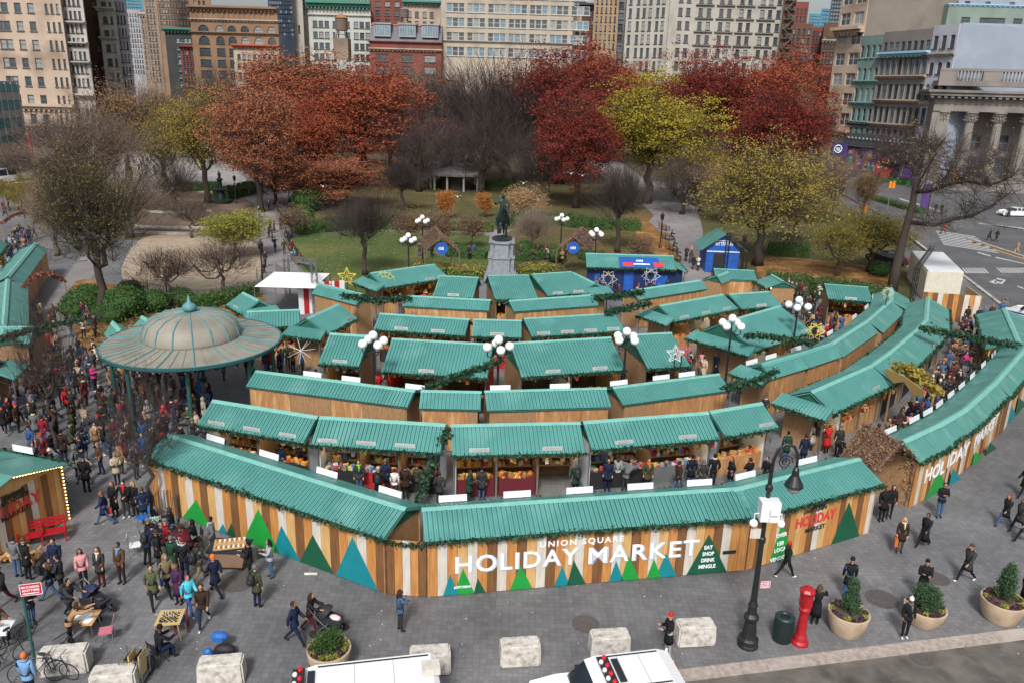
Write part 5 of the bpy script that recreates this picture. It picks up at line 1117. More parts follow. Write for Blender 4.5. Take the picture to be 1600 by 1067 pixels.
for k in range(9):
 mb = MB(); x0 = 1.0+k*(W_-2)/9; ww = (W_-2)/9-.25; zz = 1.6; hh = zt-5.2
 mb.obox(A+u*x0+nn*.41+Z(zz), u*ww, nn*.05, Z(hh))
 for _ in range(34): w_ = rnd.uniform(.3, ww*.6); h = rnd.uniform(.3, 1.5); mb.obox(A+u*(x0+rnd.uniform(0, ww-w_))+nn*(.465+rnd.random()*.02)+Z(zz+rnd.uniform(0, hh-h)), u*w_, nn*.004, Z(h))
 mb.build('poster', 'poster_art', T)
mb = MB(); p = A+u*(W_*.40)+nn*.5; mb.obox(p+Z(.9), u*4.4, nn*.06, Z(4.4)); mb.build('red_poster', 'letter_red', T)
text('Seasonal', .85, p+Z(4.1)+nn*.08+u*.4, u, (0, 0, 1), T, 'letter_white', .02, width=3.5); text('Savings', .85, p+Z(2.9)+nn*.08+u*.4, u, (0, 0, 1), T, 'letter_white', .02, width=3.2)
mb = MB().obox(A+u*(W_*.30)+nn*.5+Z(.05), u*(W_*.5), nn*.04, Z(.9)); mb.build('green_band', 'fir_green', T)
for x_, z_ in ((.04, 4.5), (.80, 1.8), (.70, 3.6)): mb = MB().obox(A+u*(W_*x_)+nn*1.0+Z(z_), u*.3, nn*2.2, Z(3.0)); mb.build('purple_flag', mat('purple', (.07, .03, .15), .6) if 'purple' not in M else 'purple', T)
# bank with columns
A = st(1462, 150, 3); A.z = 0; B = st(1700, 150, 3); B.z = 0; u = V((.97, -.24, 0)).normalized(); nn = V((u.y, -u.x, 0)); Lb = 46
T = thing('bank_building', 'old stone bank building with a colonnade and balustrade, right edge', 'building', A)
q = lambda py: (lambda d: HC+d.z*A.y/d.y)(ray(1475, py))
zc, ze, zk, zp = q(173), q(150), q(135), q(107)
mb = MB().obox(A-nn*6+Z(-.1), u*Lb, -nn*24, Z(ze)); mb.obox(A-nn*.2+Z(-.1), u*3.4, -nn*5.8, Z(zc)); mb.obox(A+u*26-nn*.2+Z(-.1), u*20, -nn*5.8, Z(zc)); mb.build('wall', 'bank_stone', T)
mb = MB().obox(A+u*.4+Z(-.1), u*25.6, -nn*6, Z(2.6)); mb.build('plinth', 'bank_stone', T)
mb = MB().obox(A+nn*.1+Z(zc-.1), u*Lb, -nn*6, Z((ze-zc)*.5)); mb.obox(A+nn*.2+Z(zc-.1+(ze-zc)*.5), u*Lb, -nn*6.1, Z((ze-zc)*.5+.1)); mb.build('entablature', 'bank_stone', T)
mb = MB().obox(A+nn*1.7-u*1.5+Z(ze), u*(Lb+1.5), -nn*9, Z((zk-ze)*.35)); mb.obox(A+nn*2.1-u*1.9+Z(ze+(zk-ze)*.35), u*(Lb+1.9), -nn*9.4, Z(.5))
for k in range(36): mb.obox(A+nn*1.5+u*(k*1.28-1.2)+Z(ze-.45), u*.6, -nn*1.3, Z(.44))
mb.build('cornice', 'bank_stone', T)
mb = MB().obox(A+nn*.4+Z(zk+.1), u*Lb, -nn*5, Z(1.0)); mb.obox(A+nn*.5+Z(zp-.5), u*Lb, -nn*1.2, Z(.5))
for k in range(6): mb.obox(A+nn*.42+u*(k*8.2)+Z(zk+1.1), u*3.4, -nn*1, Z(zp-.5-zk-1.1))
mb.build('parapet', 'bank_stone', T)
for k in range(5):
 for j in range(7): mb = MB(); c = A+nn*0-u*0+u*(3.8+k*8.2+j*.66); mb.lathe([(.14, zk+1.1), (.24, zk+1.5), (.12, zk+2.1), (.18, zp-.5)], (c.x, c.y, 0), 8, cap=False); mb.build('baluster', 'bank_stone', T)
def column(c, z0, z1, r_):
 mb = MB(); h = z1-z0; c = (c.x, c.y, z0); prof = [(r_*1.35, 0), (r_*1.35, .4), (r_*1.15, .55), (r_*1.2, .75), (r_, .95), (r_*.98, h*.35), (r_*.84, h-2.2)]; mb.lathe(prof, c, 20); s = mb.build('column', 'bank_stone', T, smooth=False)
 mb = MB().lathe([(r_*.84, h-2.2), (r_*1.0, h-2.0), (r_*.95, h-1.6), (r_*1.2, h-1.4), (r_*1.0, h-1.1), (r_*1.35, h-.7), (r_*1.2, h-.35), (r_*1.6, h-.3), (r_*1.6, h)], c, 12); rr = random.Random(int(c[0]*10))
 for a in range(14):
  for lv in (1.8, 1.2, .6): t = a/14*6.283+lv; mb.tube([(c[0]+r_*.9*math.cos(t), c[1]+r_*.9*math.sin(t), z1-lv-.2), (c[0]+r_*1.15*math.cos(t), c[1]+r_*1.15*math.sin(t), z1-lv+.15), (c[0]+r_*1.45*math.cos(t), c[1]+r_*1.45*math.sin(t), z1-lv+.2)], [.16, .14, .09], 5)
 mb.build('capital', 'bank_stone', s)
for k in range(5): column(A+u*(2.4+k*5.35)-nn*1.2, 2.5, zc-.1, 1.0)
for k in range(5):
 mb = MB(); c = A+u*(3.8+k*5.35)-nn*5.97; mb.obox(c+Z(3), u*2.6, nn*.1, Z(4), 1); mb.obox(c+Z(8.2), u*2.6, nn*.1, Z(3.4), 1)
 for z in (3, 5, 7, 8.2, 9.9, 11.6): mb.obox(c+Z(z-.1), u*2.6, nn*.16, Z(.16), 0)
 mb.obox(c+u*1.25+Z(3), u*.12, nn*.15, Z(4), 0); mb.build('window', ['bank_stone', 'glass'], T)
for z in range(11): mb = MB().obox(A+u*26.2+nn*-.2+Z(z*1.4+.1), u*19.6, nn*.12, Z(1.22)); mb.build('stone_course', 'bank_stone', T)
# plain walls above the bank
D_ = 196
T, o, u, nn, W_ = frontal('plain blue grey wall building behind the bank with two small windows', 1500, 1720, D_, 39, 'blue_grey_wall', [(1560, 14)], [(56, 14), (95, 10)], yref=60, dep=20, seed=60, fr='frame_dark', style='ms')
frontal('grey green building with a dark strip window above the blue grey wall', 1478, 1720, D_+12, 10, 'green_grey_wall', [(1508, 14), (1550, 40), (1590, 14), (1650, 20)], [(30, 9)], yref=30, dep=20, seed=61, gl=('glass',), corn=[(12, .4, .4, 'pale_blue_trim')])
frontal('pale grey windowed building between the iron front and the grey green one', 1402, 1482, D_+26, 14, 'grey_plaster', grid(1408, 7, 10, 5.5), [(36, 12)], yref=30, dep=20, seed=62)
frontal('tall plain grey building at the top right of the frame', 1384, 1760, D_+40, -30, 'blue_grey_wall', [(1448, 6), (1492, 8), (1510, 8), (1542, 8), (1580, 8)], [(4, 6)], yref=10, dep=20, z1=60, seed=63)
# teal panelled building on the left
hd = V((-math.sin(R(-20)), -math.cos(R(20)), 0))
B = P(48, 258); u = V((math.sin(R(-9)), math.cos(R(-9)), 0)); A = B-u*40; zt = PD(45, 128, B.y).z
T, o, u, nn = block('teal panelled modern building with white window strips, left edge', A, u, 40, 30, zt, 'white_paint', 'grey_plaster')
fl = zt/5.0
for k in range(5):
 z = zt-.6-(k+1)*fl+.3
 mb = MB().obox(o+Z(z)+nn*.02, u*39.4, nn*.2, Z(fl*.46), 0); mb.build('glazing_strip', 'glass_blind', T)
 mb = MB().obox(o+Z(z+fl*.48)+nn*.02, u*39.4, nn*.25, Z(fl*.47), 0); mb.build('teal_band', 'teal_panel', T)
for k in range(15): mb = MB().obox(o+u*(k*2.75)+nn*.02, u*.22, nn*.30, Z(zt-.3)); mb.build('mullion', 'frame_white', T)
for k, ch in enumerate('COFFEE'):
 c = B+nn*1.2+Z(6.0-k*1.0); text(ch, 1.2, c+V((-.5, -1, 0)), (1, 0, 0), (0, 0, 1), T, 'neon_red', .05, ex=.12)
mb = MB().box(B+nn*1.2+V((0, -.75, 4)), (.2, .2, 7.6)); mb.build('sign_mast', 'frame_dark', T)
mat('cream_paint', (.62, .60, .50), .5, (.55, .53, .44), 2)
mat('tent_white', (.80, .82, .84), .6)
mat('plank_yellow', (.40, .25, .07), .6)
mat('signal_orange', (.75, .22, .01), .5)
mat('sign_red', (.50, .02, .04), .45)
# round pavilion
mat('pav_roof', (.27, .25, .21), .6, (.235, .22, .18), 1.2, bump=.15, col3=(.19, .175, .145), s3=.6); mat('verdigris', (.10, .27, .29), .6, (.075, .22, .23), 3); mat('verdigris_dark', (.02, .11, .12), .6)
C0 = V((-18.1, 42.9, 0)); T = thing('round_pavilion', 'round pavilion with a wide shallow roof, beige dome and blue green ribs', 'pavilion', C0)
zb = 4.0; RB = 4.85; RD = 2.62; zd = 4.28; zt = PD(297, 487, 42.9).z; cc = (C0.x, C0.y)
mb = MB().lathe([(RB, zb), (RB*.8, zb+.08), (RD, zd)], (*cc, 0), 48, cap=False); mb.build('roof', 'pav_roof', T)
mb = MB().lathe([(RD, zd-.05), (RD*1.01, zd+.12), (RD*.98, zd+.42), (RD*.90, zd+(zt-zd)*.62), (RD*.68, zd+(zt-zd)*.86), (RD*.36, zt-.05), (.15, zt)], (*cc, 0), 48); mb.build('dome', 'pav_roof', T, smooth=True)
mb = MB().lathe([(.15, zt-.02), (.34, zt+.08), (.42, zt+.25), (.3, zt+.42), (.10, zt+.55), (.07, zt+.8), (.0, zt+.95)], (*cc, 0), 16); mb.build('finial', 'verdigris', T, smooth=True)
mb = MB().lathe([(RB*.985, zb-.15), (RB+.01, zb-.15), (RB+.04, zb+.02), (RB*.985, zb+.03)], (*cc, 0), 48, cap=False); mb.lathe([(RB*.99, zb-.2), (.1, zb-.2)], (*cc, 0), 48, cap=False); mb.build('fascia', 'verdigris_dark', T)
def rr(a, r, z): return C0+V((r*math.cos(a), r*math.sin(a), z))
for k in range(48):
 a = k/48*2*math.pi; big = k % 3 == 0; mb = MB(); w_ = .045 if big else .014
 mb.tube([rr(a, RB, zb+.03), rr(a, RB*.8, zb+.11), rr(a, RD*1.0, zd+.03)], w_, 5); mb.build('rib', 'verdigris' if big or k % 2 else 'pav_roof', T)
 if big:
  mb = MB().tube([rr(a, RD*1.01, zd+.1), rr(a, RD*.99, zd+.43), rr(a, RD*.915, zd+(zt-zd)*.62), rr(a, RD*.69, zd+(zt-zd)*.87), rr(a, .3, zt)], .04, 5); mb.build('dome_rib', 'verdigris', T)
for k in range(8):
 a = k/8*2*math.pi+.3; mb = MB().tube([rr(a, 4.3, 0), rr(a, 4.3, .3), rr(a, 4.3, .35), rr(a, 4.3, zb-.2)], [.2, .2, .11, .10], 10); mb.build('column', 'green_metal', T)
 mb = MB().tube([rr(a, 4.25, 2.7), rr(a, 4.6, 3.3), rr(a, 5.0, zb-.2)], .04, 6); mb.build('bracket', 'green_metal', T)
# globe lamps
def globe_lamp():
 T = thing('street_lamp', 'x', 'street lamp', (0, 0, 0)); h = 4.6
 mb = MB().lathe([(.22, 0), (.22, .12), (.17, .2), (.15, .5), (.09, .6), (.075, 1.2), (.06, h-.5), (.09, h-.45), (.05, h-.3), (.04, h+.3)], n=12); mb.build('post', 'black_metal', T)
 mb = MB().lathe([(.0, 0), (.26, .0), (.27, .21), (.0, .45)], (0, 0, h+.30), 16); 
 for k in range(4):
  a = k*math.pi/2+.35; c = V((.62*math.cos(a), .62*math.sin(a), 0)); mb = MB().tube([(0, 0, h-.4), c*.6+Z(h-.5), c+Z(h-.35), c+Z(h-.15)], .03, 6); ar = mb.build('arm', 'black_metal', T)
  mb = MB().ball(c+Z(h+.12), .25, 16); mb.build('globe', 'globe', ar, smooth=True)
 mb = MB().ball((0, 0, h+.52), .25, 16); mb.build('globe', 'globe', T, smooth=True)
 return T
gl_ = globe_lamp(); first = True
for px, py, lb in [(583, 530, 'globe lamp in front of the wide roofed stall, left of the middle aisle'), (779, 537, 'globe lamp in the middle aisle between the two wide roofed stalls'), (979, 524, 'globe lamp right of the middle, before the red star'), (1144, 503, 'globe lamp over the big stall with the green gable'), (1248, 474, 'globe lamp in the crowded aisle at the right rear'), (638, 372, 'globe lamp left of the statue, lower of the two'), (660, 343, 'globe lamp left of the statue, farther and higher one'), (878, 340, 'globe lamp right of the statue, farther one'), (932, 363, 'globe lamp right of the statue beside the dense bare tree')]:
 o = gl_ if first else copy_tree(gl_); first = False; o.location = P(px, py, 4.9)-Z(4.9); o.rotation_euler = (0, 0, px); o['label'] = lb; o['group'] = 'five globe lamps'; o['category'] = 'street lamp'
def park_lamp():
 T = thing('park_lamp', 'x', 'street lamp', (0, 0, 0)); mb = MB().lathe([(.2, 0), (.18, .3), (.08, .5), (.06, 3.4), (.1, 3.45)], n=10); mb.build('post', 'black_metal', T)
 mb = MB().lathe([(.10, 3.45), (.2, 3.55), (.24, 4.0), (.28, 4.05), (.05, 4.3), (.0, 4.45)], n=10); mb.build('lantern', 'black_metal', T); return T
pl_ = park_lamp(); first = True
for px, py, lb in [(452, 316, 'lantern post beside the left park path'), (857, 322, 'lantern post on the upper lawn, right'), (1031, 388, 'lantern post beside the right lawn path'), (1157, 430, 'lantern post right of the blue gabled booth'), (369, 318, 'lantern post beside the small green fountain'), (411, 448, 'dark lantern post at the foot of the left path')]:
 o = pl_ if first else copy_tree(pl_); first = False; o.location = P(px, py); o['label'] = lb; o['group'] = 'lantern posts in the park'; o['category'] = 'street lamp'
# tall lamp in the foreground
b = P(1168, 1007); T = thing('street_lamp', 'tall ornate black crook lamp with hanging lantern and white equipment box', 'street lamp', b)
def L3(x, z, y=0): return b+V((x, y, z))
top = 7.6
mb = MB().lathe([(.36, 0), (.36, .08), (.33, .14), (.34, .3), (.27, .36), (.25, .42), (.19, 1.0), (.25, 1.1), (.25, 1.2), (.16, 1.3), (.14, 1.55), (.17, 1.6), (.11, 1.8), (.095, 2.6), (.085, 4.0), (.12, 4.05), (.12, 4.2), (.08, 4.25), (.07, 5.9), (.12, 5.95), (.12, 6.1), (.07, 6.15), (.06, 6.6)], b, 14); mb.build('post', 'black_metal', T)
mb = MB(); arc = [L3(0, 6.5), L3(.02, 7.0), L3(.12, 7.35), L3(.34, 7.58), L3(.62, 7.5), L3(.78, 7.2), L3(.78, 6.75)]; mb.tube(arc, [.06, .055, .05, .05, .05, .045, .04], 8); mb.build('crook', 'black_metal', T, smooth=True)
mb = MB(); sp = [L3(.40+.24*math.cos(a)*(1-a/16), 6.95+.26*math.sin(a)*(1-a/16)) for a in [i*.6 for i in range(20)]]; mb.tube(sp, .022, 5); mb.build('scroll', 'black_metal', T)
mb = MB().lathe([(.03, 6.8), (.10, 6.7), (.12, 6.5), (.2, 6.35), (.28, 6.2), (.30, 6.12), (.25, 6.1)], (b.x+.78, b.y, 0), 18); lt = mb.build('lantern', 'black_metal', T)
mb = MB().ball((b.x+.78, b.y, 6.08), (.24, .24, .22), 14); mb.build('glass_bowl', 'glass_blind', lt)
mb = MB().box((b.x+.02, b.y-.2, 5.35), (.62, .42, .68)); mb.box((b.x+.10, b.y-.46, 5.42), (.26, .16, .2)); mb.box((b.x+.10, b.y-.44, 5.12), (.24, .12, .14)); mb.build('equipment_box', 'white_paint', T)
for sx in (-.42, .46): mb = MB().tube([L3(sx*.5, 5.2, -.2), L3(sx, 5.2, -.2), L3(sx, 4.98, -.2)], .025, 6); br = mb.build('bracket', 'white_paint', T); mb = MB().ball(L3(sx, 4.85, -.2), .14, 12); mb.build('globe', 'globe', br, smooth=True)
mb = MB().obox(L3(-.46, 4.25, -.12), V((.34, 0, 0)), V((0, -.02, 0)), Z(.36)); mb.build('small_plate', 'plank_white', T)
def red_sign(T, o, u, w_=.46, h=.32):
 mb = MB(); n_ = V((u.y, -u.x, 0)); mb.obox(o, u*w_, n_*.02, Z(h)); s = mb.build('sign_panel', 'sign_red', T)
 mb = MB()
 for e in ((0, 0, w_, .015), (0, h-.015, w_, .015), (0, 0, .015, h), (w_-.015, 0, .015, h)): mb.obox(o+u*e[0]+n_*.022+Z(e[1]), u*e[2], n_*.004, Z(e[3]))
 mb.build('border', 'letter_white', s)
 for t_, z in (('NO STANDING', .62), ('ANYTIME', .34)): text(t_, h*.26, o+u*w_*.08+n_*.026+Z(h*z), u, (0, 0, 1), s, 'letter_white', .01, width=w_*.8)
 mb = MB().obox(o+u*w_*.1+n_*.022+Z(h*.14), u*w_*.75, n_*.004, Z(h*.07)); mb.build('arrow', 'letter_white', s)
red_sign(T, L3(.12, 2.35, -.08), V((1, .15, 0)).normalized(), .34, .26)
b = P(55, 1035); T = thing('sign_post', 'dark sign post with a red no standing sign, left foreground', 'sign', b)
mb = MB().tube([b, b+Z(3.0)], .045, 8); mb.build('post', 'green_metal', T); red_sign(T, b+V((-.02, -.06, 2.55)), V((1, .3, 0)).normalized(), .62, .42)
# trash can, red call box, planters, blocks
mat('bin_green', (.015, .035, .035), .4)
b = P(1221, 1000); T = thing('litter_bin', 'dark green slatted round litter bin beside the red call box', 'litter bin', b)
mb = MB().lathe([(.27, .03), (.29, .12), (.31, .5), (.29, .92)], b, 24); mb.build('body', 'dark', T)
for k in range(26): a = k/26*6.283; mb = MB().tube([b+V((.30*math.cos(a), .30*math.sin(a), .06)), b+V((.325*math.cos(a), .325*math.sin(a), .5)), b+V((.305*math.cos(a), .305*math.sin(a), .95))], .019, 4); mb.build('slat', 'bin_green', T)
mb = MB().lathe([(.32, .93), (.33, .98), (.27, 1.03), (.17, 1.02), (.16, .95)], b, 24, cap=False); mb.build('rim', 'bin_green', T, smooth=True)
b = P(1249, 1004); T = thing('emergency_call_box', 'red cast iron emergency call box on the plaza edge', 'call box', b)
mat('call_red', (.40, .012, .02), .4, (.30, .01, .015), 5)
mb = MB().lathe([(.30, 0), (.30, .1), (.24, .18), (.22, .3), (.17, .42), (.155, .9), (.14, 1.25), (.19, 1.32), (.20, 1.42), (.15, 1.5)], b, 14); mb.build('pedestal', 'call_red', T)
mb = MB().box(b+Z(1.78), (.34, .28, .56), 0, .3); mb.build('call_housing', 'call_red', T)
mb = MB().lathe([(.26, 2.05), (.27, 2.12), (.2, 2.2), (.08, 2.24), (.08, 2.3), (.0, 2.34)], b, 8); mb.build('cap', 'call_red', T)
mb = MB().box(b+V((.02, -.16, 1.8)), (.2, .03, .36), 0, .3); mb.build('door', 'call_red', T)
mat('planter', (.48, .37, .26), .85, (.40, .30, .21), 2.2, bump=.3, bscale=18, col3=(.30, .22, .15), s3=1.5)
def planter(px, py, w_, h, lb, kind, seed):
 b = P(px, py); b.z = .012; b.y += w_*.35; T = thing('planter', lb, 'planter', b, 'large round concrete planters'); r_ = w_/2; rnd = random.Random(seed)
 mb = MB().lathe([(r_*.70, 0), (r_*.78, .12*h), (r_*.93, .6*h), (r_*1.0, h), (r_*.99, h+.03), (r_*.91, h+.03), (r_*.88, h-.12), (.02, h-.1)], b, 40, cap=False); mb.build('pot', 'planter', T, smooth=True)
 mb = MB().lathe([(r_*.9, h-.11), (.02, h-.04)], b, 24, cap=False); mb.build('soil', 'earth', T)
 c = b+Z(h)
 if kind != 'flat':
  hh = {'tall': 1.15, 'low': .62, 'cone': 1.3}[kind]; mb = MB(); pts = []
  for _ in range(150 if kind != 'low' else 190):
   a = rnd.uniform(0, 6.28); t = rnd.random()**.8; rr_ = (r_*.62*(1-t*.72) if kind != 'low' else r_*.8*(1-.35*t))*rnd.uniform(.3, 1)
   s = c+V((rr_*.35*math.cos(a), rr_*.35*math.sin(a), hh*t*.75)); e = c+V((rr_*math.cos(a), rr_*math.sin(a), hh*t+.16)); mb.tube([s, s.lerp(e, .5)+Z(-.02), e], [.008, .006, .003], 3, cap=False)
   for q in (.35, .55, .75, .95, 1.0): pts.append(s.lerp(e, q))
  strew(mb, pts, 9, .045, .018, .045, m=1, rnd=rnd); mb.build('evergreen', ['twig_dark', 'leaf_pine'], T)
 n = 14 if kind != 'flat' else 16
 for k in range(n):
  a = k/n*6.283+.2; q = c+V((r_*.76*math.cos(a), r_*.76*math.sin(a), .03)); mb = MB()
  for _ in range(46): d = V((rnd.gauss(0, 1), rnd.gauss(0, 1), abs(rnd.gauss(.3, 1)))).normalized(); strew(mb, [q+d*rnd.uniform(.05, .12)], 1, .01, .03, .06, rnd=rnd)
  if (k % 3 == 0) or (kind == 'flat' and k % 2): mb.build('lime_plant', 'leaf_lime', T)
  else: mb.build('ornamental_cabbage', 'cabbage', T)
 if kind == 'flat':
  mb = MB(); pts = [c+V((rnd.gauss(0, r_*.3), rnd.gauss(0, r_*.28), rnd.uniform(.05, .5))) for _ in range(260)]; strew(mb, pts, 8, .06, .02, .05, m=1, rnd=rnd)
  for p in pts[:60]: mb.tube([c+V((rnd.gauss(0, .1), rnd.gauss(0, .1), 0)), p], [.006, .003], 3, cap=False)
  mb.build('evergreen', ['twig_dark', 'leaf_green'], T)
planter(1330, 1000, 1.42, .80, 'planter with bushy tall evergreen nearest the red call box', 'tall', 1)
planter(1452, 985, 1.45, .62, 'tilted looking planter with low spreading evergreen, middle of the three', 'low', 2)
planter(1574, 980, 1.5, .80, 'planter with a pointed evergreen at the right edge', 'cone', 3)
planter(510, 1062, 1.42, .8, 'planter with purple cabbages and lime leaves behind the white van', 'flat', 4)
def cblock(px, py, lb, rz, z=.006, sc=1):
 b = P(px, py); b.z = z; w_, d_, h = 1.36*sc, .66, .80; me = bmesh.new(); bmesh.ops.create_cube(me, size=1)
 for v in me.verts: v.co = V((v.co.x*w_*(1 if v.co.z < 0 else .95), v.co.y*d_*(1 if v.co.z < 0 else .9), (v.co.z+.5)*h))
 bmesh.ops.bevel(me, geom=me.edges[:], offset=.06, segments=2, affect='EDGES'); bmesh.ops.subdivide_edges(me, edges=me.edges[:], cuts=2, use_grid_fill=True); rnd = random.Random(px)
 for v in me.verts:
  if v.co.z > .01: v.co += V((rnd.gauss(0, .004), rnd.gauss(0, .004), rnd.gauss(0, .004)))
 m_ = bpy.data.meshes.new('concrete_block'); me.to_mesh(m_); m_.materials.append(M['concrete_worn']); o = bpy.data.objects.new('concrete_block', m_); COL.objects.link(o); o.location = b; o.rotation_euler = (0, 0, rz); tag(o, lb, 'concrete block', 'concrete barrier blocks'); ORG[o.name] = b
cblock(672, 1046, 'worn concrete block directly right of the white van', .12); cblock(812, 1033, 'worn concrete block between the van and the white car', .12); cblock(951, 1019, 'worn concrete block behind the roof of the white car', .12); cblock(1084, 1002, 'concrete block beside the person in a red beanie, weathered darker side', .12)
cblock(104, 1046, 'concrete block beside the parked bicycles and red sign', .2, sc=1.1); cblock(348, 1062, 'concrete block below the blue and black luggage', .16, sc=1.05); cblock(182, 1078, 'concrete block cut by the bottom frame edge, left', .2)
# vehicles
mat('car_white', (.75, .76, .78), .22, spec=.7); mat('car_glass', (.02, .03, .04), .05, spec=.9); mat('tyre', (.015, .015, .015), .85); mat('rim', (.35, .35, .36), .35, metal=.8); mat('car_dark', (.02, .022, .028), .25, spec=.6); mat('taxi', (.65, .38, .02), .3); mat('lens_red', (.6, .01, .02), .15); mat('lens_clear', (.7, .72, .75), .1); mat('car_blue', (.03, .08, .32), .3); mat('car_grey', (.2, .21, .22), .3)
def vehicle(label, b, rz, L=4.7, W_=1.9, H=1.7, kind='suv', paint='car_white', group=None, bar=False, stripe=False, name='parked_car'):
 """side outline swept across the width with tumblehome; front at +x"""
 T = thing(name, label, {'van': 'van', 'suv': 'car', 'sedan': 'car', 'truck': 'truck', 'bus': 'bus'}[kind], (0, 0, 0), group)
 hl = L/2; zb = .28
 if kind == 'suv': lo = [(-hl, .55), (-hl+.05, 1.0), (hl-.9, 1.02), (hl-.15, .88), (hl, .6), (hl-.05, zb), (-hl+.08, zb)]; cab = [(-hl+.08, 1.0), (-hl+.35, H-.12), (-hl+.7, H), (.35, H), (.62, H-.08), (hl-1.25, 1.02)]
 elif kind == 'sedan': lo = [(-hl, .5), (-hl+.06, .92), (hl-.9, .9), (hl-.12, .75), (hl, .5), (hl-.05, zb), (-hl+.08, zb)]; cab = [(-hl+.45, .92), (-hl+1.1, H-.05), (-hl+1.5, H), (.1, H), (.4, H-.06), (hl-1.45, .9)]
 else: lo = [(-hl, .5), (-hl+.02, 1.2), (hl-.7, 1.2), (hl-.1, 1.0), (hl, .6), (hl-.05, zb), (-hl+.05, zb)]; cab = [(-hl+.02, 1.2), (-hl+.06, H-.1), (-hl+.2, H), (hl-1.7, H), (hl-1.35, H-.1), (hl-.75, 1.2)]
 def sweep(out, w0, w1, z0, z1):
  mb = MB(); n = len(out); vs = []
  for sg in (-1, 1):
   for x, z in out: t = (z-z0)/(z1-z0) if z1 > z0 else 0; vs.append((x, sg*(w0+(w1-w0)*t)/2, z))
  fs = [(k, (k+1) % n, (k+1) % n+n, k+n) for k in range(n)]+[tuple(range(n)), tuple(range(2*n-1, n-1, -1))]; mb.add(vs, fs); return mb
 me = sweep(lo, W_, W_*.97, zb, 1.0); body = me.build('body', paint, T)
 c = sweep(cab, W_*.95, W_*.78, cab[0][1], H); c.build('cabin', 'car_glass', T)
 top = [p for p in cab if p[1] > H-.15]; rf = sweep([(top[0][0]-.03, top[0][1]+.0), (top[1][0], H+.02), (top[2][0], H+.02), (top[3][0]+.04, top[3][1]+.0), (top[2][0], H-.05), (top[1][0], H-.05)], W_*.80, W_*.79, H-.1, H); rf.build('roof', paint, T)
 bv = body.modifiers.new('bevel', 'BEVEL'); bv.width = .07; bv.segments = 3
 for sg in (-1, 1): mb = MB().box(((top[1][0]+top[2][0])/2, sg*W_*.34, H+.03), ((top[2][0]-top[1][0])*.96, .04, .03)); mb.build('roof_rail', 'car_dark', T)
 for k in (1, 2): mb = MB().box((top[1][0]+(top[2][0]-top[1][0])*k/3, 0, H+.022), (.012, W_*.66, .006)); mb.build('roof_seam', 'car_grey', T)
 xs = [cab[0][0]+.25, (cab[0][0]+cab[-1][0])/2-.1, cab[-1][0]-.9]
 for sg in (-1, 1):
  for x in xs[:3]:
   mb = MB(); z0, z1 = cab[0][1], H-.02; mb.prism([(x, sg*W_*.475, z0), (x+.09, sg*W_*.475, z0), (x+.07, sg*W_*.395, z1), (x-.02, sg*W_*.395, z1)], (0, sg*.015, .0)); mb.build('pillar', paint, T)
  for x in (-hl+.85, hl-.85):
   mb = MB().tube([(x, sg*(W_/2-.12), .34), (x, sg*(W_/2+.012), .34)], .34, 20); wl = mb.build('wheel', 'tyre', T); mb = MB().tube([(x, sg*(W_/2-.02), .34), (x, sg*(W_/2+.02), .34)], .21, 14); mb.build('rim', 'rim', wl)
  mb = MB().box((hl-.1, sg*W_*.36, .78), (.16, .34, .14)); mb.build('headlight', 'lens_clear', T)
  mb = MB().box((-hl+.02, sg*W_*.40, .88), (.10, .22, .3)); mb.build('tail_light', 'lens_red', T)
  mb = MB().box((cab[-1][0]-.35, sg*(W_/2+.06), cab[0][1]+.12), (.12, .2, .14)); mb.build('wing_mirror', 'car_dark', T)
  if stripe: mb = MB().box((0, sg*(W_/2+.004), .72), (L*.8, .01, .12)); mb.build('stripe', 'car_blue', T)
 if bar:
  mb = MB(); x = bar; mb.box((x, 0, H+.07), (.34, W_*.62, .06)); lb_ = mb.build('light_bar', 'car_dark', T)
  for k in range(7): mb = MB().lathe([(.07, 0), (.07, .05), (.045, .085), (0, .09)], (x+.10*(1 if k % 2 else -.4), -W_*.27+k*W_*.09, H+.10), 12); mb.build('lens', 'lens_red' if k % 2 == 0 else 'lens_clear', lb_)
  if bar > .0: mb = MB().box((x-.34, 0, H+.06), (.2, W_*.5, .04)); mb.build('roof_panel', 'car_dark', T)
 T.location = b; T.rotation_euler = (0, 0, rz); return T
g_ = 'vehicles on the streets'; ZR_ = -.134
def at_roof(px, py, h): p = P(px, py, h+ZR_); p.z = ZR_; return p
kr = math.atan2(ku.y, ku.x)
vehicle('white car with a dark rear roof and red and clear beacon bar, bottom centre', at_roof(957, 1050, 1.72), kr+math.pi, 4.75, 1.95, 1.72, 'suv', group=g_, bar=.15)
T = vehicle('white van with a long white roof and roof beacons, cut by the bottom edge', at_roof(543, 1064, 2.15), kr+math.pi, 5.2, 2.05, 2.15, 'van', group=g_, bar=1.35)
mb = MB().box((-2.35, 0, 2.3), (.5, .42, .22)); o = mb.build('roof_box', 'plank_white'); o.parent = T; o.location = (0, 0, 0); o.data.transform(Matrix.Translation((-2.35, 0, 2.19)))
vehicle('white police car with blue stripe cut by the right frame edge', P(1618, 505), 2.1, 4.8, 1.95, 1.75, 'suv', group=g_, stripe=True)
vehicle('white saloon car waiting at the far crossing, right edge', P(1584, 338), math.pi+.05, 4.9, 1.85, 1.45, 'sedan', group=g_)
vehicle('dark car parked behind the golden trees', P(1384, 412), 1.9, 4.7, 1.85, 1.5, 'sedan', paint='car_dark', group=g_)
vehicle('yellow taxi behind the olive tree on the right avenue', P(1278, 262), 1.75, 4.8, 1.85, 1.5, 'sedan', paint='taxi', group=g_, name='taxi')
vehicle('white delivery van at the end of the left avenue', P(232, 196), 1.3, 5.6, 2.1, 2.5, 'van', group=g_, name='delivery_van')
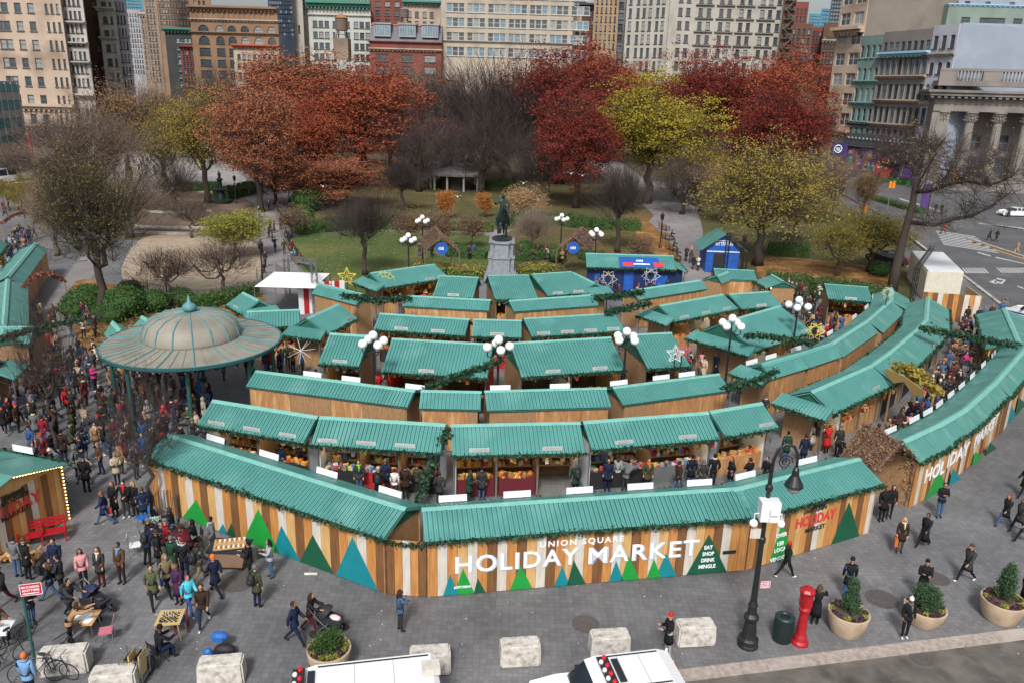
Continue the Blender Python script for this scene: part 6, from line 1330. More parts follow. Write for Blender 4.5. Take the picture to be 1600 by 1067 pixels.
vehicle('white van beside the teal panelled building', P(12, 285), 1.2, 5.6, 2.1, 2.4, 'van', group=g_, name='delivery_van')
vehicle('white box van on the left avenue behind the big dark tree', P(56, 306), 1.2, 5.4, 2.1, 2.3, 'van', group=g_, name='delivery_van')
vehicle('grey car on the left avenue under the bare trees', P(118, 262), 1.25, 4.7, 1.85, 1.5, 'sedan', paint='car_grey', group=g_)
# container and striped enclosure
A = P(1450, 424, 2.8); B = P(1506, 427, 2.8); F_ = P(1424, 393, 2.8); A.z = B.z = F_.z = 0; u = (B-A).normalized(); n_ = V((-u.y, u.x, 0)); dl = min(12, (F_-A).length)
T = thing('container', 'white ribbed shipping container behind the striped enclosure', 'container', (A+B)/2); W_ = (B-A).length; dv = (F_-A).normalized()
mb = MB().obox(A, u*W_, dv*dl, Z(2.8))
for k in range(14): mb.obox(A+u*(.06+k*W_/14)-n_*.04, u*.1, n_*.04, Z(2.75))
for k in range(40): mb.obox(A+dv*(.05+k*dl/40)-V((.04, 0, 0)), dv*.1, V((.04, 0, 0)), Z(2.75))
mb.build('body', 'cream_paint', T); pass
mb = MB().obox(A+Z(2.81), u*W_, dv*dl, Z(.06)); mb.build('roof', 'white_paint', T)
A = P(1434, 498); B = P(1524, 505); u = (B-A).normalized(); n_ = V((u.y, -u.x, 0)); T = thing('striped_enclosure', 'striped plank enclosure in front of the white container', 'fence', (A+B)/2)
striped_wall(T, A, B, 2.35, 'bobwobobwow', n_, 'front_panel'); C_ = B-n_*4; mb = MB().obox(B, -n_*4, u*.08, Z(2.35)); mb.build('side_panel', 'plank_tan', T)
# statue
b = P(783, 436); T = thing('equestrian_statue', 'bronze rider on a horse on a tall grey granite pedestal', 'statue', b)
mat('bronze', (.012, .024, .025), .45, (.028, .05, .047), 5, bump=.3, bscale=14, metal=.4); mat('granite_grey', (.25, .27, .30), .8, (.19, .205, .235), 3, bump=.2)
zp = PD(783, 374, b.y).z
for nm, z0, z1, w_, l_ in (('base_step', 0, .55, 3.3, 4.3), ('base_step', .55, 1.0, 2.9, 3.9), ('lower_die', 1.0, zp*.58, 2.5, 3.4), ('belt_course', zp*.58, zp*.62, 2.65, 3.6), ('upper_die', zp*.62, zp*.95, 2.25, 3.2), ('cap', zp*.95, zp, 2.5, 3.5)):
 bm = bmesh.new(); bmesh.ops.create_cube(bm, size=1)
 for v in bm.verts: v.co = V((v.co.x*w_, v.co.y*l_, (v.co.z+.5)*(z1-z0)+z0))
 bmesh.ops.bevel(bm, geom=[e for e in bm.edges if abs(e.verts[0].co.z-e.verts[1].co.z) > .01], offset=.45, segments=5, affect='EDGES'); me = bpy.data.meshes.new(nm); bm.to_mesh(me); me.materials.append(M['granite_grey']); o = bpy.data.objects.new(nm, me); COL.objects.link(o); o.parent = T; ORG[o.name] = b
mb = MB().lathe([(1.0, zp), (1.0, zp+.14), (.9, zp+.18)], (b.x, b.y, 0), 24, sy=1.5); mb.build('plinth', 'bronze', T)
def skin_mesh(name, joints, edges, sub=1, root=0):
 me = bpy.data.meshes.new(name); me.from_pydata([j[0] for j in joints], edges, []); o = bpy.data.objects.new(name, me); COL.objects.link(o)
 sk = o.modifiers.new('s', 'SKIN'); sk.use_smooth_shade = True
 for i, j in enumerate(joints):
  r_ = j[1]; me.skin_vertices[0].data[i].radius = (r_, r_) if not isinstance(r_, tuple) else r_; me.skin_vertices[0].data[i].use_root = (i == root)
 sb = o.modifiers.new('b', 'SUBSURF'); sb.levels = sub; sb.render_levels = sub
 dg = bpy.context.evaluated_depsgraph_get(); m2 = bpy.data.meshes.new_from_object(o.evaluated_get(dg)); bpy.data.objects.remove(o); m2.name = name; return m2
z = zp+.18; s = 1.45
HJ = [((0, .9, 1.35), .33), ((0, .3, 1.30), .36), ((0, -.45, 1.40), .36), ((0, -.8, 1.75), .24), ((.05, -1.05, 2.15), .17), ((.14, -1.3, 2.12), .13), ((.22, -1.6, 1.86), .085),
      ((.2, -.55, 1.0), .15), ((.2, -.62, .55), .08), ((.2, -.55, .08), .07), ((-.2, -.55, 1.0), .15), ((-.22, -.95, .75), .08), ((-.22, -.80, .38), .07),
      ((.2, 1.0, 1.0), .19), ((.2, 1.12, .62), .09), ((.2, .95, .08), .07), ((-.2, .95, 1.0), .19), ((-.2, .85, .62), .09), ((-.2, .72, .08), .07), ((0, 1.25, 1.3), .1), ((0, 1.5, .8), .07),
      ((.09, -1.1, 2.32), .03), ((0, -1.08, 2.32), .03)]
HE = [(0, 1), (1, 2), (2, 3), (3, 4), (4, 5), (5, 6), (2, 7), (7, 8), (8, 9), (2, 10), (10, 11), (11, 12), (0, 13), (13, 14), (14, 15), (0, 16), (16, 17), (17, 18), (0, 19), (19, 20), (4, 21), (4, 22)]
RJ = [((0, -.05, 1.70), .2), ((0, -.08, 2.05), .17), ((0, -.1, 2.4), .2), ((0, -.1, 2.62), .085), ((0, -.12, 2.80), .12), ((0, -.12, 2.92), .09),
      ((.24, -.1, 2.48), .09), ((.42, -.2, 2.15), .075), ((.32, -.5, 2.0), .055), ((-.24, -.1, 2.48), .09), ((-.48, -.25, 2.25), .075), ((-.62, -.6, 2.42), .055),
      ((.33, -.25, 1.45), .12), ((.42, -.2, .95), .08), ((.42, -.38, .85), .06), ((-.33, -.25, 1.45), .12), ((-.42, -.2, .95), .08), ((-.42, -.38, .85), .06)]
RE = [(0, 1), (1, 2), (2, 3), (3, 4), (4, 5), (2, 6), (6, 7), (7, 8), (2, 9), (9, 10), (10, 11), (0, 12), (12, 13), (13, 14), (0, 15), (15, 16), (16, 17)]
for nm, J, E_ in (('horse', HJ, HE), ('rider', RJ, RE)):
 me = skin_mesh(nm, J, E_, 2); me.materials.append(M['bronze']); me.transform(Matrix.Translation((0, 0, z)) @ Matrix.Rotation(.12, 4, 'Z') @ Matrix.Scale(s, 4)); o = bpy.data.objects.new(nm, me); COL.objects.link(o); o.parent = T; ORG[o.name] = b
# blue booths
mat('booth_blue', (.015, .10, .42), .45, (.012, .07, .32), 2); mat('booth_navy', (.008, .028, .12), .5, (.006, .018, .08), 1)
A, B = P(908, 444), P(1078, 452); zr = 3.3
T, G, L, df, u, n_ = stall('long blue fronted booth with a blue banner on its green roof', None, None, None, 'none', 3.4, 2.5, 1.5, seed=200, group='blue booths', world=(P(915, 397, 3.4), P(1052, 401, 3.4), P(990, 421, 2.5)), ends='gs', gar=True)
mb = MB().obox(G(.1, df-.6, 0), u*(L+.6), n_*.08, Z(2.45)); mb.build('blue_wall', 'booth_navy', T)
for k in range(3): mb = MB().obox(G(.8+k*(L/3), df-.5, .3), u*(.5+.4*(k % 3)), n_*.04, Z(1.6+.3*(k % 2))); mb.build('wall_panel', 'booth_blue', T)
q0 = G(L*.37, df*.25, 3.4-.9*.25+.1); q1 = G(L*.37, df*1.0, 2.5+.12); mb = MB().obox(q1, u*(L*.45), (q0-q1), Z(.04)); bn = mb.build('banner', 'booth_blue', T)
sl_ = (q0-q1).normalized(); text('citi', .55, q1+u*(L*.19)+(q0-q1)*.55+Z(.06), u, sl_, bn, 'letter_white', .02); mb = MB().obox(q1+u*(L*.14)+(q0-q1)*.28+Z(.045), u*(L*.2), (q0-q1)*.1, Z(.01)); mb.build('print_line', 'letter_white', bn)
mb = MB().obox(q1+u*.3+(q0-q1)*.1+Z(.045), u*1.0, (q0-q1)*.35, Z(.01)); mb.obox(q1+u*(L*.38)+(q0-q1)*.1+Z(.045), u*.9, (q0-q1)*.4, Z(.01)); mb.build('print_figures', 'letter_red', bn)
A, B = P(1101, 426), P(1152, 428); u = (B-A).normalized(); n_ = V((u.y, -u.x, 0)); W_ = (B-A).length; T = thing('blue_booth', 'tall blue gabled booth with an art station sign, beside the olive tree', 'booth', (A+B)/2, 'blue booths')
mid = (A+B)/2; hz = 2.7; mb = MB().obox(A, u*W_, -n_*4, Z(hz)); mb.prism([A+Z(hz), B+Z(hz), mid+Z(hz+1.3)], -n_*4); mb.build('wall', 'booth_blue', T)
mb = MB()
for e, s_ in ((A, -1), (B, 1)): slope(mb, mid+Z(hz+1.5)+n_*.5, mid+Z(hz+1.5)-n_*4.3, e+u*s_*.7+Z(hz-.25)-n_*4.3, e+u*s_*.7+Z(hz-.25)+n_*.5, False)
mb.build('roof', 'teal_sheet', T)
mb = MB().obox(A+u*W_*.22+n_*.02, u*W_*.34, n_*.03, Z(2.1)); mb.build('opening', 'dark', T)
mb = MB().obox(A+u*.0+n_*.02+Z(2.25), u*W_, n_*.06, Z(.1)); mb.build('trim', 'white_paint', T)
text('ART STATION', .5, A+u*W_*.22+n_*.05+Z(2.95), u, (0, 0, 1), T, 'letter_white', .02, width=W_*.55); mb = MB().obox(A+u*W_*.22+n_*.02+Z(3.42), u*W_*.5, n_*.03, Z(.06)); mb.build('line', 'letter_white', T)
# twig gateways with round blue signs at the rear, big twig gateway in front
mat('twigs', (.20, .12, .085), .9, (.12, .065, .045), 5, island=.5); mat('twigs_red', (.20, .075, .055), .9)
def twig_gate(label, rA, rB, lA, lB, rgA, rgB, zr, ze, n, sgn=None, z0=0, wall=True, wd=.03):
 T = thing('twig_gateway', label, 'gateway', ((rA+rB)/2).x and V((((rA+rB)/2).x, ((rA+rB)/2).y, z0)), 'twig gateways'); rnd = random.Random(n)
 def face(a, b, c, d, nm, k):
  mb = MB().add([a, b, c, d], [(0, 1, 2, 3)], 2); nrm = (b-a).cross(d-a).normalized()
  for _ in range(k):
   s, t = rnd.random(), rnd.random(); p = a.lerp(b, s).lerp(d.lerp(c, s), t)+nrm*rnd.uniform(-.08, .08); e = ((b-a).normalized()*rnd.gauss(0, 1)+(d-a).normalized()*rnd.gauss(0, 1)).normalized()*rnd.uniform(.25, .7)+nrm*rnd.gauss(0, .05)
   tube_fast(mb, p-e*.5, p+e*.5, wd*.5, wd*.3, 3)
   if rnd.random() < .6: strew(mb, [p+nrm*.05], 1, .1, .03, .09, m=1, rnd=rnd)
  mb.build(nm, ['twigs', 'leaf_tan', 'bark'], T)
 for nm, (p, q) in (('left_roof', (lA, lB)), ('right_roof', (rgA, rgB))): face(rA, rB, q, p, 'roof', n)
 for p, q in ((lA, lB), (rgA, rgB)):
  if wall: face(p, q, V((q.x, q.y, z0)), V((p.x, p.y, z0)), 'side_wall', n)
  for e in (p, q): mb = MB().tube([(e.x, e.y, z0), e], .06, 6); mb.build('post', 'twigs', T)
 for a_, b_ in ((rA, lA), (rA, rgA), (rB, lB), (rB, rgB), (rA, rB)): mb = MB().tube([a_, b_], .05, 6); mb.build('rafter', 'twigs', T)
 return T
rA, rB = P(1405, 694, 3.5), P(1352, 664, 3.5); lA, lB = P(1367, 738, 2.5), P(1313, 714, 2.5); off = rA-lA; off.z = 0
twig_gate('big gabled gateway of woven twigs between the front row and the outer curving row', rA, rB, lA, lB, rA+off-Z(1.0), rB+off-Z(1.0), 3.5, 2.5, 1500)
def sign_disc(T, c, r_, t_='citi'):
 mb = MB().tube([c, c+V((0, -.08, 0))], r_, 24); s = mb.build('round_sign', 'booth_blue', T); text(t_, r_*.75, c+V((-r_*.55, -.09, -r_*.2)), (1, 0, 0), (0, 0, 1), s, 'letter_white', .02)
for px, py, lb, sx in ((893, 428, 'twig gateway with a round blue sign left of the blue booth', 1), (692, 430, 'twig gateway with a round blue sign above the slanting rear stall', -1)):
 b = P(px, py); w_ = 1.7; rA, rB = b+V((0, -.8, 4.0)), b+V((sx*1.0, 1.6, 4.6)); T = twig_gate(lb, rA, rB, b+V((-w_, -.8, 2.6)), b+V((-w_+sx, 1.6, 3.2)), b+V((w_, -.8, 2.6)), b+V((w_+sx, 1.6, 3.2)), 4, 2.6, 240, wall=False, wd=.05); sign_disc(T, b+V((0, -1.0, 2.9)), .62)
# star ornaments on poles
def star(label, c, r_, mt, kind='star', base=True, tilt=0, wd=.016, pole='black_metal', zb=0):
 r_ *= .85; T = thing('star_ornament', label, 'ornament', (c.x, c.y, zb), 'light ornaments on poles'); mb = MB(); f = V((1, 0, 0)); up = V((math.sin(tilt)*.3, 0, math.cos(tilt)))
 P2 = lambda a, q, d=0: c+f*(q*math.cos(a))+up*(q*math.sin(a))+V((0, d, 0))
 if kind == 'star':
  pts = [P2(math.pi/2+k*math.pi/5, r_ if k % 2 == 0 else r_*.45) for k in range(10)]
  for d in (-.12, .12):
   for k in range(10): mb.tube([pts[k]+V((0, d, 0)), pts[(k+1) % 10]+V((0, d, 0))], wd, 5)
  for k in range(10): mb.tube([c, pts[k]], wd*.7, 4)
 elif kind == 'wheel':
  for rr_ in (.55, .95): 
   q = [P2(k*math.pi/8, r_*rr_) for k in range(17)]; mb.tube(q, wd, 5)
  for k in range(12): mb.tube([c, P2(k*math.pi/6, r_*1.1)], wd, 5)
 elif kind == 'burst':
  for k in range(16): a = k*2.4; zz = -1+2*(k+.5)/16; s_ = math.sqrt(1-zz*zz); mb.tube([c, c+V((s_*math.cos(a), s_*math.sin(a), zz))*r_], [wd, wd*.4], 4)
 else:
  for k in range(3):
   for j in range(2): a = k*math.pi/3+j*math.pi/6; q = [P2(a+i*2*math.pi/3, r_*(1 if j == 0 else .8), .1*j) for i in range(4)]; mb.tube(q, wd, 5)
 mb.build('frame', mt, T); mb = MB().tube([(c.x, c.y, zb), c], [.05, .03], 8); mb.build('pole', pole, T)
mat('tube_yellow', (.75, .60, .08), .4, emit=.15); mat('tube_pink', (.72, .42, .36), .4); mat('tube_red', (.65, .06, .08), .4); mat('tube_cream', (.70, .62, .42), .5); mat('tube_pale', (.72, .74, .72), .4)
def up_to(px, pyb, py): b_ = P(px, pyb); return PD(px, py, b_.y)
star('yellow star ornament on a pole over the left lawn edge', up_to(542, 478, 433), .95, 'tube_yellow'); star('yellow snowflake wheel ornament on a pole', up_to(602, 488, 440), .95, 'tube_yellow', 'wheel')
star('pale pink star ornament over the middle aisle', up_to(748, 612, 567), .72, 'tube_pink', 'hex'); star('pale star with pink tip, beside the red star', up_to(1055, 646, 553), .62, 'tube_pale'); star('red star ornament right of the pale one', up_to(1066, 640, 548), .6, 'tube_red')
star('white starburst ornament on a black pole left of the second row', up_to(470, 640, 548), .95, 'tube_pale', 'burst'); star('yellow wooden star ornament on a pole by the inner curving row', up_to(1274, 600, 518), .75, 'tube_yellow', 'hex')
star('wooden star ornament before the blue booth, left', up_to(950, 488, 437), .95, 'tube_cream', 'hex'); star('white six pointed star ornament before the blue booth', up_to(1017, 478, 432), 1.0, 'tube_pale', 'hex'); star('narrow tilted wooden star on a tall black pole, right', up_to(1387, 540, 458), .6, 'tube_cream', 'hex')
# garland ropes
def rope(label, pts, r_=.16, dens=190, sag=0):
 mb = garland(pts, r_, dens, .13, sag)
 for a, b_ in zip(pts[:-1], pts[1:]): mb.tube([a, V(a).lerp(V(b_), .5)-Z(sag), b_], .06, 5)
 mb.build('garland_rope', 'garland', label=label, cat='garland', group='evergreen garland ropes')
rope('garland slanting down across the aisle between two nearest open stalls', [P(700, 672, 3.2), P(676, 722, 1.9), P(652, 786, .4)], .15)
rope('garland slanting over the left wide roofed stall', [P(655, 612, 2.5), P(706, 590, 3.3), P(783, 564, 4.0)])
rope('garland beam over the aisle right of the third row', [P(1164, 524, 3.6), P(1215, 528, 3.5), P(1268, 536, 3.6)]); rope('garland beam behind the white tent, left', [P(535, 462, 3.6), P(590, 470, 3.4), P(640, 466, 3.6)], .22)
rope('upper garland beam at the right end of the fifth row', [P(928, 468, 3.6), P(970, 462, 3.6), P(1006, 456, 3.7)], .2); rope('lower garland beam at the right end of the fifth row', [P(946, 488, 3.4), P(980, 482, 3.4), P(1016, 474, 3.5)], .2)
rope('garland strung high between the middle and outer curving rows', [P(1440, 513, 3.8), P(1490, 523, 3.6), P(1586, 540, 3.8)], .2); rope('garland crossing the left aisle beside the dog run', [P(0, 530, 3.6), P(60, 512, 3.3), P(130, 500, 3.8)], .15)
rope('garland over the second row gap by the inner curving row', [P(1135, 605, 3.3), P(1175, 597, 3.2), P(1212, 580, 3.6)], .18)
def arch(label, a, b_, h):
 q = [a.lerp(b_, t)+Z(math.sin(t*math.pi)*.8+h) for t in [i/8 for i in range(9)]]; T = thing('garland_arch', label, 'arch', (a+b_)/2, 'garland arches'); mb = garland(q, .18, 120, .12); mb.build('garland', 'twigs_red', T)
 for e in (a, b_): mb = MB().tube([e, e+Z(h)], .05, 6); mb.build('post', 'timber', T)
arch('reddish arch over the entrance of the walk beside the dog run', P(44, 500), P(108, 488), 2.6); arch('twig arch over the far end of the left aisle', P(8, 385), P(66, 372), 2.5)
# wooden crate-like arch over right aisle
a, b_ = P(1396, 585, 3.0), P(1458, 622, 3.0); T = thing('wooden_arch', 'yellow plywood arch with pine branches over the crowded right aisle', 'arch', V(((a+b_)/2).xy.to_3d()))
u = (b_-a).normalized(); sd_ = V((-u.y, u.x, 0))
for s_ in (-.55, .55): mb = MB().prism([a+sd_*s_+Z(.1), a.lerp(b_, .25)+sd_*s_-Z(.15), a.lerp(b_, .5)+sd_*s_+Z(.25), a.lerp(b_, .75)+sd_*s_-Z(.15), b_+sd_*s_+Z(.1), b_+sd_*s_+Z(.4), a.lerp(b_, .5)+sd_*s_+Z(.55), a+sd_*s_+Z(.4)], sd_*.06); mb.build('side_board', 'plank_yellow', T)
for e in (a, b_): mb = MB().tube([(e.x, e.y, 0), e+Z(.5)], .06, 6); mb.build('post', 'timber', T)
mb = garland([a+Z(.5), (a+b_)/2+Z(.8), b_+Z(.5)], .3, 160, .16); mb.build('pine_branches', 'leaf_olive', T)
# white tent and red striped booth
a = P(447, 497); T = thing('canopy_tent', 'white canopy tent behind the small open stalls', 'tent', a); w_ = 4.8; d_ = 5.5
mb = MB(); o = a-V((w_/2, 0, 0)); mb.add([o+Z(2.5), o+V((w_, 0, 2.5)), o+V((w_*.7, d_*.5, 3.1)), o+V((w_*.3, d_*.5, 3.1)), o+V((0, d_, 2.5)), o+V((w_, d_, 2.5))], [(0, 1, 2, 3), (3, 2, 5, 4), (0, 3, 4), (1, 5, 2)]); mb.build('canopy', 'tent_white', T); pass
for x, y in ((0, 0), (w_, 0), (0, d_), (w_, d_)): mb = MB().tube([o+V((x, y, 0)), o+V((x, y, 2.5))], .04, 6); mb.build('leg', 'steel', T)
a = P(468, 492); b_ = P(540, 486); u = (b_-a).normalized(); n_ = V((u.y, -u.x, 0)); T = thing('striped_booth', 'red and white striped booth wall beside the white tent', 'booth', (a+b_)/2); W_ = (b_-a).length
for k in range(9): mb = MB().obox(a+u*(k*W_/9), u*(W_/9-.01), -n_*.1, Z(2.6)); mb.build('wall_panel', 'red_cloth' if k % 2 else 'white_paint', T)
T = thing('step_ladder', 'red step ladder leaning at the striped booth', 'ladder', P(517, 492)); q = P(517, 492)
for sx in (-.25, .25): mb = MB().beam(q+V((sx, -.3, 0)), q+V((sx*.7, -.2, 2.9)), .07); mb.build('rail', 'call_red', T)
for k in range(8): mb = MB(); z_ = .3+k*.33; mb.beam(q+V((-.22, -.28, z_)), q+V((.22, -.28, z_)), .05); mb.build('rung', 'call_red', T)
# ATM sign, trusses
q = P(419, 577); T = thing('banner_sign', 'red vertical banner sign reading ATM beside the pavilion', 'sign', q); mb = MB().box(q+Z(1.0), (.75, .08, 1.75)); mb.build('panel', 'sign_red', T)
for k, ch in enumerate('ATM'): text(ch, .42, q+V((-.16, -.06, 1.4-k*.42)), (1, 0, 0), (0, 0, 1), T, 'letter_white', .03)
mb = MB().box(q+V((0, -.05, .25)), (.6, .02, .12)); mb.build('small_print', 'letter_white', T)
def truss(label, pts, w_=.4, mt='steel'):
 T = thing('truss', label, 'truss', V(pts[0]).xy.to_3d(), 'lighting trusses')
 for a, b_ in zip(pts[:-1], pts[1:]):
  a, b_ = V(a), V(b_); d = (b_-a).normalized(); s_ = d.cross(Z(1)) if abs(d.z) < .9 else V((1, 0, 0)); s_.normalize(); t_ = d.cross(s_); cs = [(s_*i+t_*j)*w_/2 for i, j in ((-1, -1), (1, -1), (1, 1), (-1, 1))]
  mb = MB()
  for c_ in cs: mb.tube([a+c_, b_+c_], .035, 5)
  k = max(1, int((b_-a).length/.6))
  for i in range(k):
   for j in range(4): mb.tube([a.lerp(b_, i/k)+cs[j], a.lerp(b_, (i+1)/k)+cs[(j+1) % 4]], .018, 4)
  mb.build('section', mt, T)
q0, q1 = P(450, 462), P(494, 492); truss('metal lighting truss behind the white tent', [q0, q0+Z(3.4), q1+Z(4.4), q1])
q0, q1 = P(1157, 470), P(1130, 446); truss('dark lighting truss beside the blue gabled booth', [q0, q0+Z(4.2), q1+Z(5.2), q1], .3, 'black_metal')
q0, q1 = P(1417, 510), P(1440, 478); truss('black arched lighting truss between the inner and middle curving rows', [q0, q0+Z(5.0), q1+Z(5.4)], .3, 'black_metal')
# park furniture: round shelter, fountain, benches, railings
c = P(714, 296); T = thing('round_shelter', 'round stone roofed shelter with dark openings at the top of the lawn', 'shelter', c)
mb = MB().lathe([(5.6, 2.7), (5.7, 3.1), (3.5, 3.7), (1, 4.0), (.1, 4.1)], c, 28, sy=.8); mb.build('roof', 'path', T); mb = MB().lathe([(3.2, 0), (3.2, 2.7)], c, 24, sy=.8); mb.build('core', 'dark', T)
for k in range(10): a = k*.628; mb = MB().tube([c+V((4.9*math.cos(a), 3.9*math.sin(a), 0)), c+V((4.9*math.cos(a), 3.9*math.sin(a), 2.8))], .2, 8); mb.build('column', 'concrete', T)
c = P(706, 262); T = thing('flag_monument', 'dark drum shaped monument behind the round shelter', 'monument', c); mb = MB().lathe([(5.5, 0), (5.5, 1.0), (3.2, 1.1), (3.2, 3.4), (3.6, 3.6), (3.5, 4.0), (.5, 4.2)], c, 28); mb.build('drum', 'granite_grey', T); mb = MB().tube([c+Z(4), c+Z(20)], .16, 8); mb.build('flagpole', 'steel', T)
c = P(346, 318); T = thing('fountain', 'small dark green tiered fountain among the hedges', 'fountain', c); mb = MB().lathe([(1.5, 0), (1.5, .5), (.7, .7), (.5, 1.8), (1.1, 2.1), (1.1, 2.2), (.35, 2.4), (.3, 3.4), (.55, 3.6), (.2, 3.9), (.25, 4.5), (.0, 5.0)], c, 18); mb.build('basin', 'bronze', T)
def bench(c, rz, lb, mt='timber', L=2.0, grp='park benches'):
 T = thing('park_bench', lb, 'bench', (0, 0, 0), grp)
 for y in (.0, .14, .28, .42): mb = MB().box((0, y-.2, .45), (L, .10, .04)); mb.build('seat_slat', mt, T)
 for z in (.6, .74, .88): mb = MB().box((0, .30+z*.08, z), (L, .03, .10)); mb.build('back_slat', mt, T)
 for x in (-L/2+.05, 0, L/2-.05): mb = MB().beam((x, -.22, 0), (x, -.22, .62), .06); mb.beam((x, .28, 0), (x, .38, .95), .06); mb.beam((x, -.24, .62), (x, .32, .66), .06, .05); mb.beam((x, -.2, .42), (x, .3, .42), .05); mb.build('bench_frame', 'black_metal' if mt == 'timber' else mt, T)
 T.location = c; T.rotation_euler = (0, 0, rz); return T
bp2 = bench(P(448, 372), -1.25, 'park bench beside the left path, nearest the hedge')
for px, py, rz, lb in [(455, 392, -1.2, 'park bench on the left path above the lawn fence'), (465, 412, -1.1, 'park bench on the left path, nearest the white tent'), (444, 350, -1.3, 'park bench on the left path, farthest'), (1038, 360, 1.95, 'park bench along the right lawn path, farthest'), (1043, 375, 1.9, 'park bench along the right lawn path, second'), (1049, 392, 1.85, 'park bench along the right lawn path, third'), (1055, 408, 1.85, 'park bench along the right lawn path, nearest'), (1092, 330, -1.4, 'park bench on the far side of the right path')]:
 copy_tree(bp2, P(px, py), rz, label=lb)
def railing(label, pts, h=.9, sp=.14, mt='black_metal', name='railing', z=0, grp='railings'):
 T = thing(name, label, 'railing', P(*pts[0]), grp); q = [P(*p) for p in pts]
 for a, b_ in zip(q[:-1], q[1:]):
  mb = MB().beam(a+Z(h), b_+Z(h), .04); mb.beam(a+Z(.15), b_+Z(.15), .03); k = int((b_-a).length/sp)
  for i in range(k): p = a.lerp(b_, i/k); mb.beam(p, p+Z(h), .02)
  mb.build('panel', mt, T)
  mb = MB().beam(a, a+Z(h+.15), .07); mb.build('post', mt, T)
railing('black railing along the left edge of the lower lawn', [(447, 370), (458, 394), (470, 412), (490, 432), (512, 448)], 1.0, .3); railing('dark fence along the front of the dog run', [(210, 458), (232, 464), (262, 470), (300, 474)], 1.2, .3, grp='railings'); railing('grey wire fence behind the little stall roofs', [(135, 520), (190, 498), (260, 484), (340, 474), (400, 466)], 1.3, .2, 'steel')
railing('row of steel barriers at the end of the left path', [(402, 440), (425, 445), (440, 452)], 1.1, .15, 'steel'); railing('second row of steel barriers beside the bin at the left path', [(432, 430), (455, 446)], 1.1, .15, 'steel'); railing('low railing along the right pavement edge', [(1300, 345), (1350, 365), (1400, 385)], 1.0, .3)
# traffic lights and signs on the right
def tlight(px, py, py2, lb, arm=0):
 b_ = P(px, py); T = thing('traffic_light', lb, 'traffic light', b_, 'traffic lights'); z_ = PD(px, py2, b_.y).z; mb = MB().tube([b_, b_+Z(z_)], .09, 8); mb.build('pole', 'steel', T); e = b_+V((arm, 0, z_-.3))
 if arm: mb = MB().tube([b_+Z(z_-.3), e], .06, 6); mb.build('arm', 'steel', T)
 for k in (-.25, .3): mb = MB().box(e+V((k, -.1, -.2)), (.42, .35, 1.15)); h_ = mb.build('signal_head', 'signal_orange', T); 
tlight(1386, 330, 284, 'orange traffic light behind the leaning tree, left'); tlight(1507, 336, 272, 'orange traffic lights on an arm before the bank', -3); tlight(1310, 300, 262, 'orange traffic light behind the golden trees', 0); tlight(1346, 345, 322, 'small orange pedestrian signal on the pavement', 0)
q = P(1447, 345); T = thing('banner_pole', 'pole with a tall purple banner beside the leaning tree', 'banner', q); mb = MB().tube([q, q+Z(6)], .07, 8); mb.build('pole', 'black_metal', T); mb = MB().box(q+V((-.75, 0, 3.8)), (1.3, .05, 3.8)); mb.build('banner', 'purple', T)
q = P(1309, 296); q2 = PD(1309, 233, q.y); T = thing('shop_sign', 'square blue hanging sign with white ring, left of the shop posters', 'sign', q); mb = MB().box(q2, (2.6, .3, 2.6)); mb.build('panel', 'booth_navy', T); mb = MB().tube([q2+V((.75*math.cos(a), -.2, .75*math.sin(a))) for a in [i*.4 for i in range(17)]], .1, 6); mb.tube([q2+V((-.4, -.2, .1)), q2+V((.4, -.2, .1))], .1, 6); mb.tube([q2+V((-.3, -.2, -.25)), q2+V((.4, -.2, -.25))], .1, 6); mb.build('emblem', 'letter_white', T); mb = MB().tube([q, q2-Z(1.3)], .08, 6); mb.build('pole', 'steel', T)
# people
def obj_color_mat(name, rough=.8, alpha_mix=False, rnd_skin=False):
 m = bpy.data.materials.new(name); m.use_nodes = True; n = m.node_tree; b = n.nodes['Principled BSDF']; L = n.links.new; oi = n.nodes.new('ShaderNodeObjectInfo'); b.inputs['Roughness'].default_value = rough
 if rnd_skin:
  r = n.nodes.new('ShaderNodeValToRGB'); e = r.color_ramp.elements; e[0].color = (.48, .27, .18, 1); e[1].color = (.10, .05, .03, 1); x = e.new(.6); x.color = (.42, .22, .14, 1); L(oi.outputs['Random'], r.inputs[0]); L(r.outputs[0], b.inputs['Base Color'])
 elif alpha_mix:
  mx = n.nodes.new('ShaderNodeMix'); mx.data_type = 'RGBA'; mx.inputs[6].default_value = (.7, .7, .7, 1); mx.inputs[7].default_value = (.02, .016, .014, 1); L(oi.outputs['Alpha'], mx.inputs[0]); L(mx.outputs[2], b.inputs['Base Color'])
 else:
  tc = n.nodes.new('ShaderNodeTexCoord'); nz = n.nodes.new('ShaderNodeTexNoise'); nz.inputs['Scale'].default_value = 7; nz.inputs['Detail'].default_value = 4; L(tc.outputs['Object'], nz.inputs['Vector'])
  mr = n.nodes.new('ShaderNodeMapRange'); mr.inputs[3].default_value = .7; mr.inputs[4].default_value = 1.3; L(nz.outputs[0], mr.inputs[0]); h = n.nodes.new('ShaderNodeHueSaturation'); L(oi.outputs['Color'], h.inputs['Color']); L(mr.outputs[0], h.inputs['Value']); L(h.outputs[0], b.inputs['Base Color'])
  bp = n.nodes.new('ShaderNodeBump'); bp.inputs['Strength'].default_value = .5; bp.inputs['Distance'].default_value = .015; L(nz.outputs[0], bp.inputs['Height']); L(bp.outputs[0], b.inputs['Normal'])
 b.inputs['Specular IOR Level'].default_value = .2; M[name] = m
obj_color_mat('cloth'); obj_color_mat('shoe', .5, alpha_mix=True); obj_color_mat('skin', .5, rnd_skin=True); mat('eye', (.02, .015, .012), .3); mat('lip', (.30, .08, .07), .5)
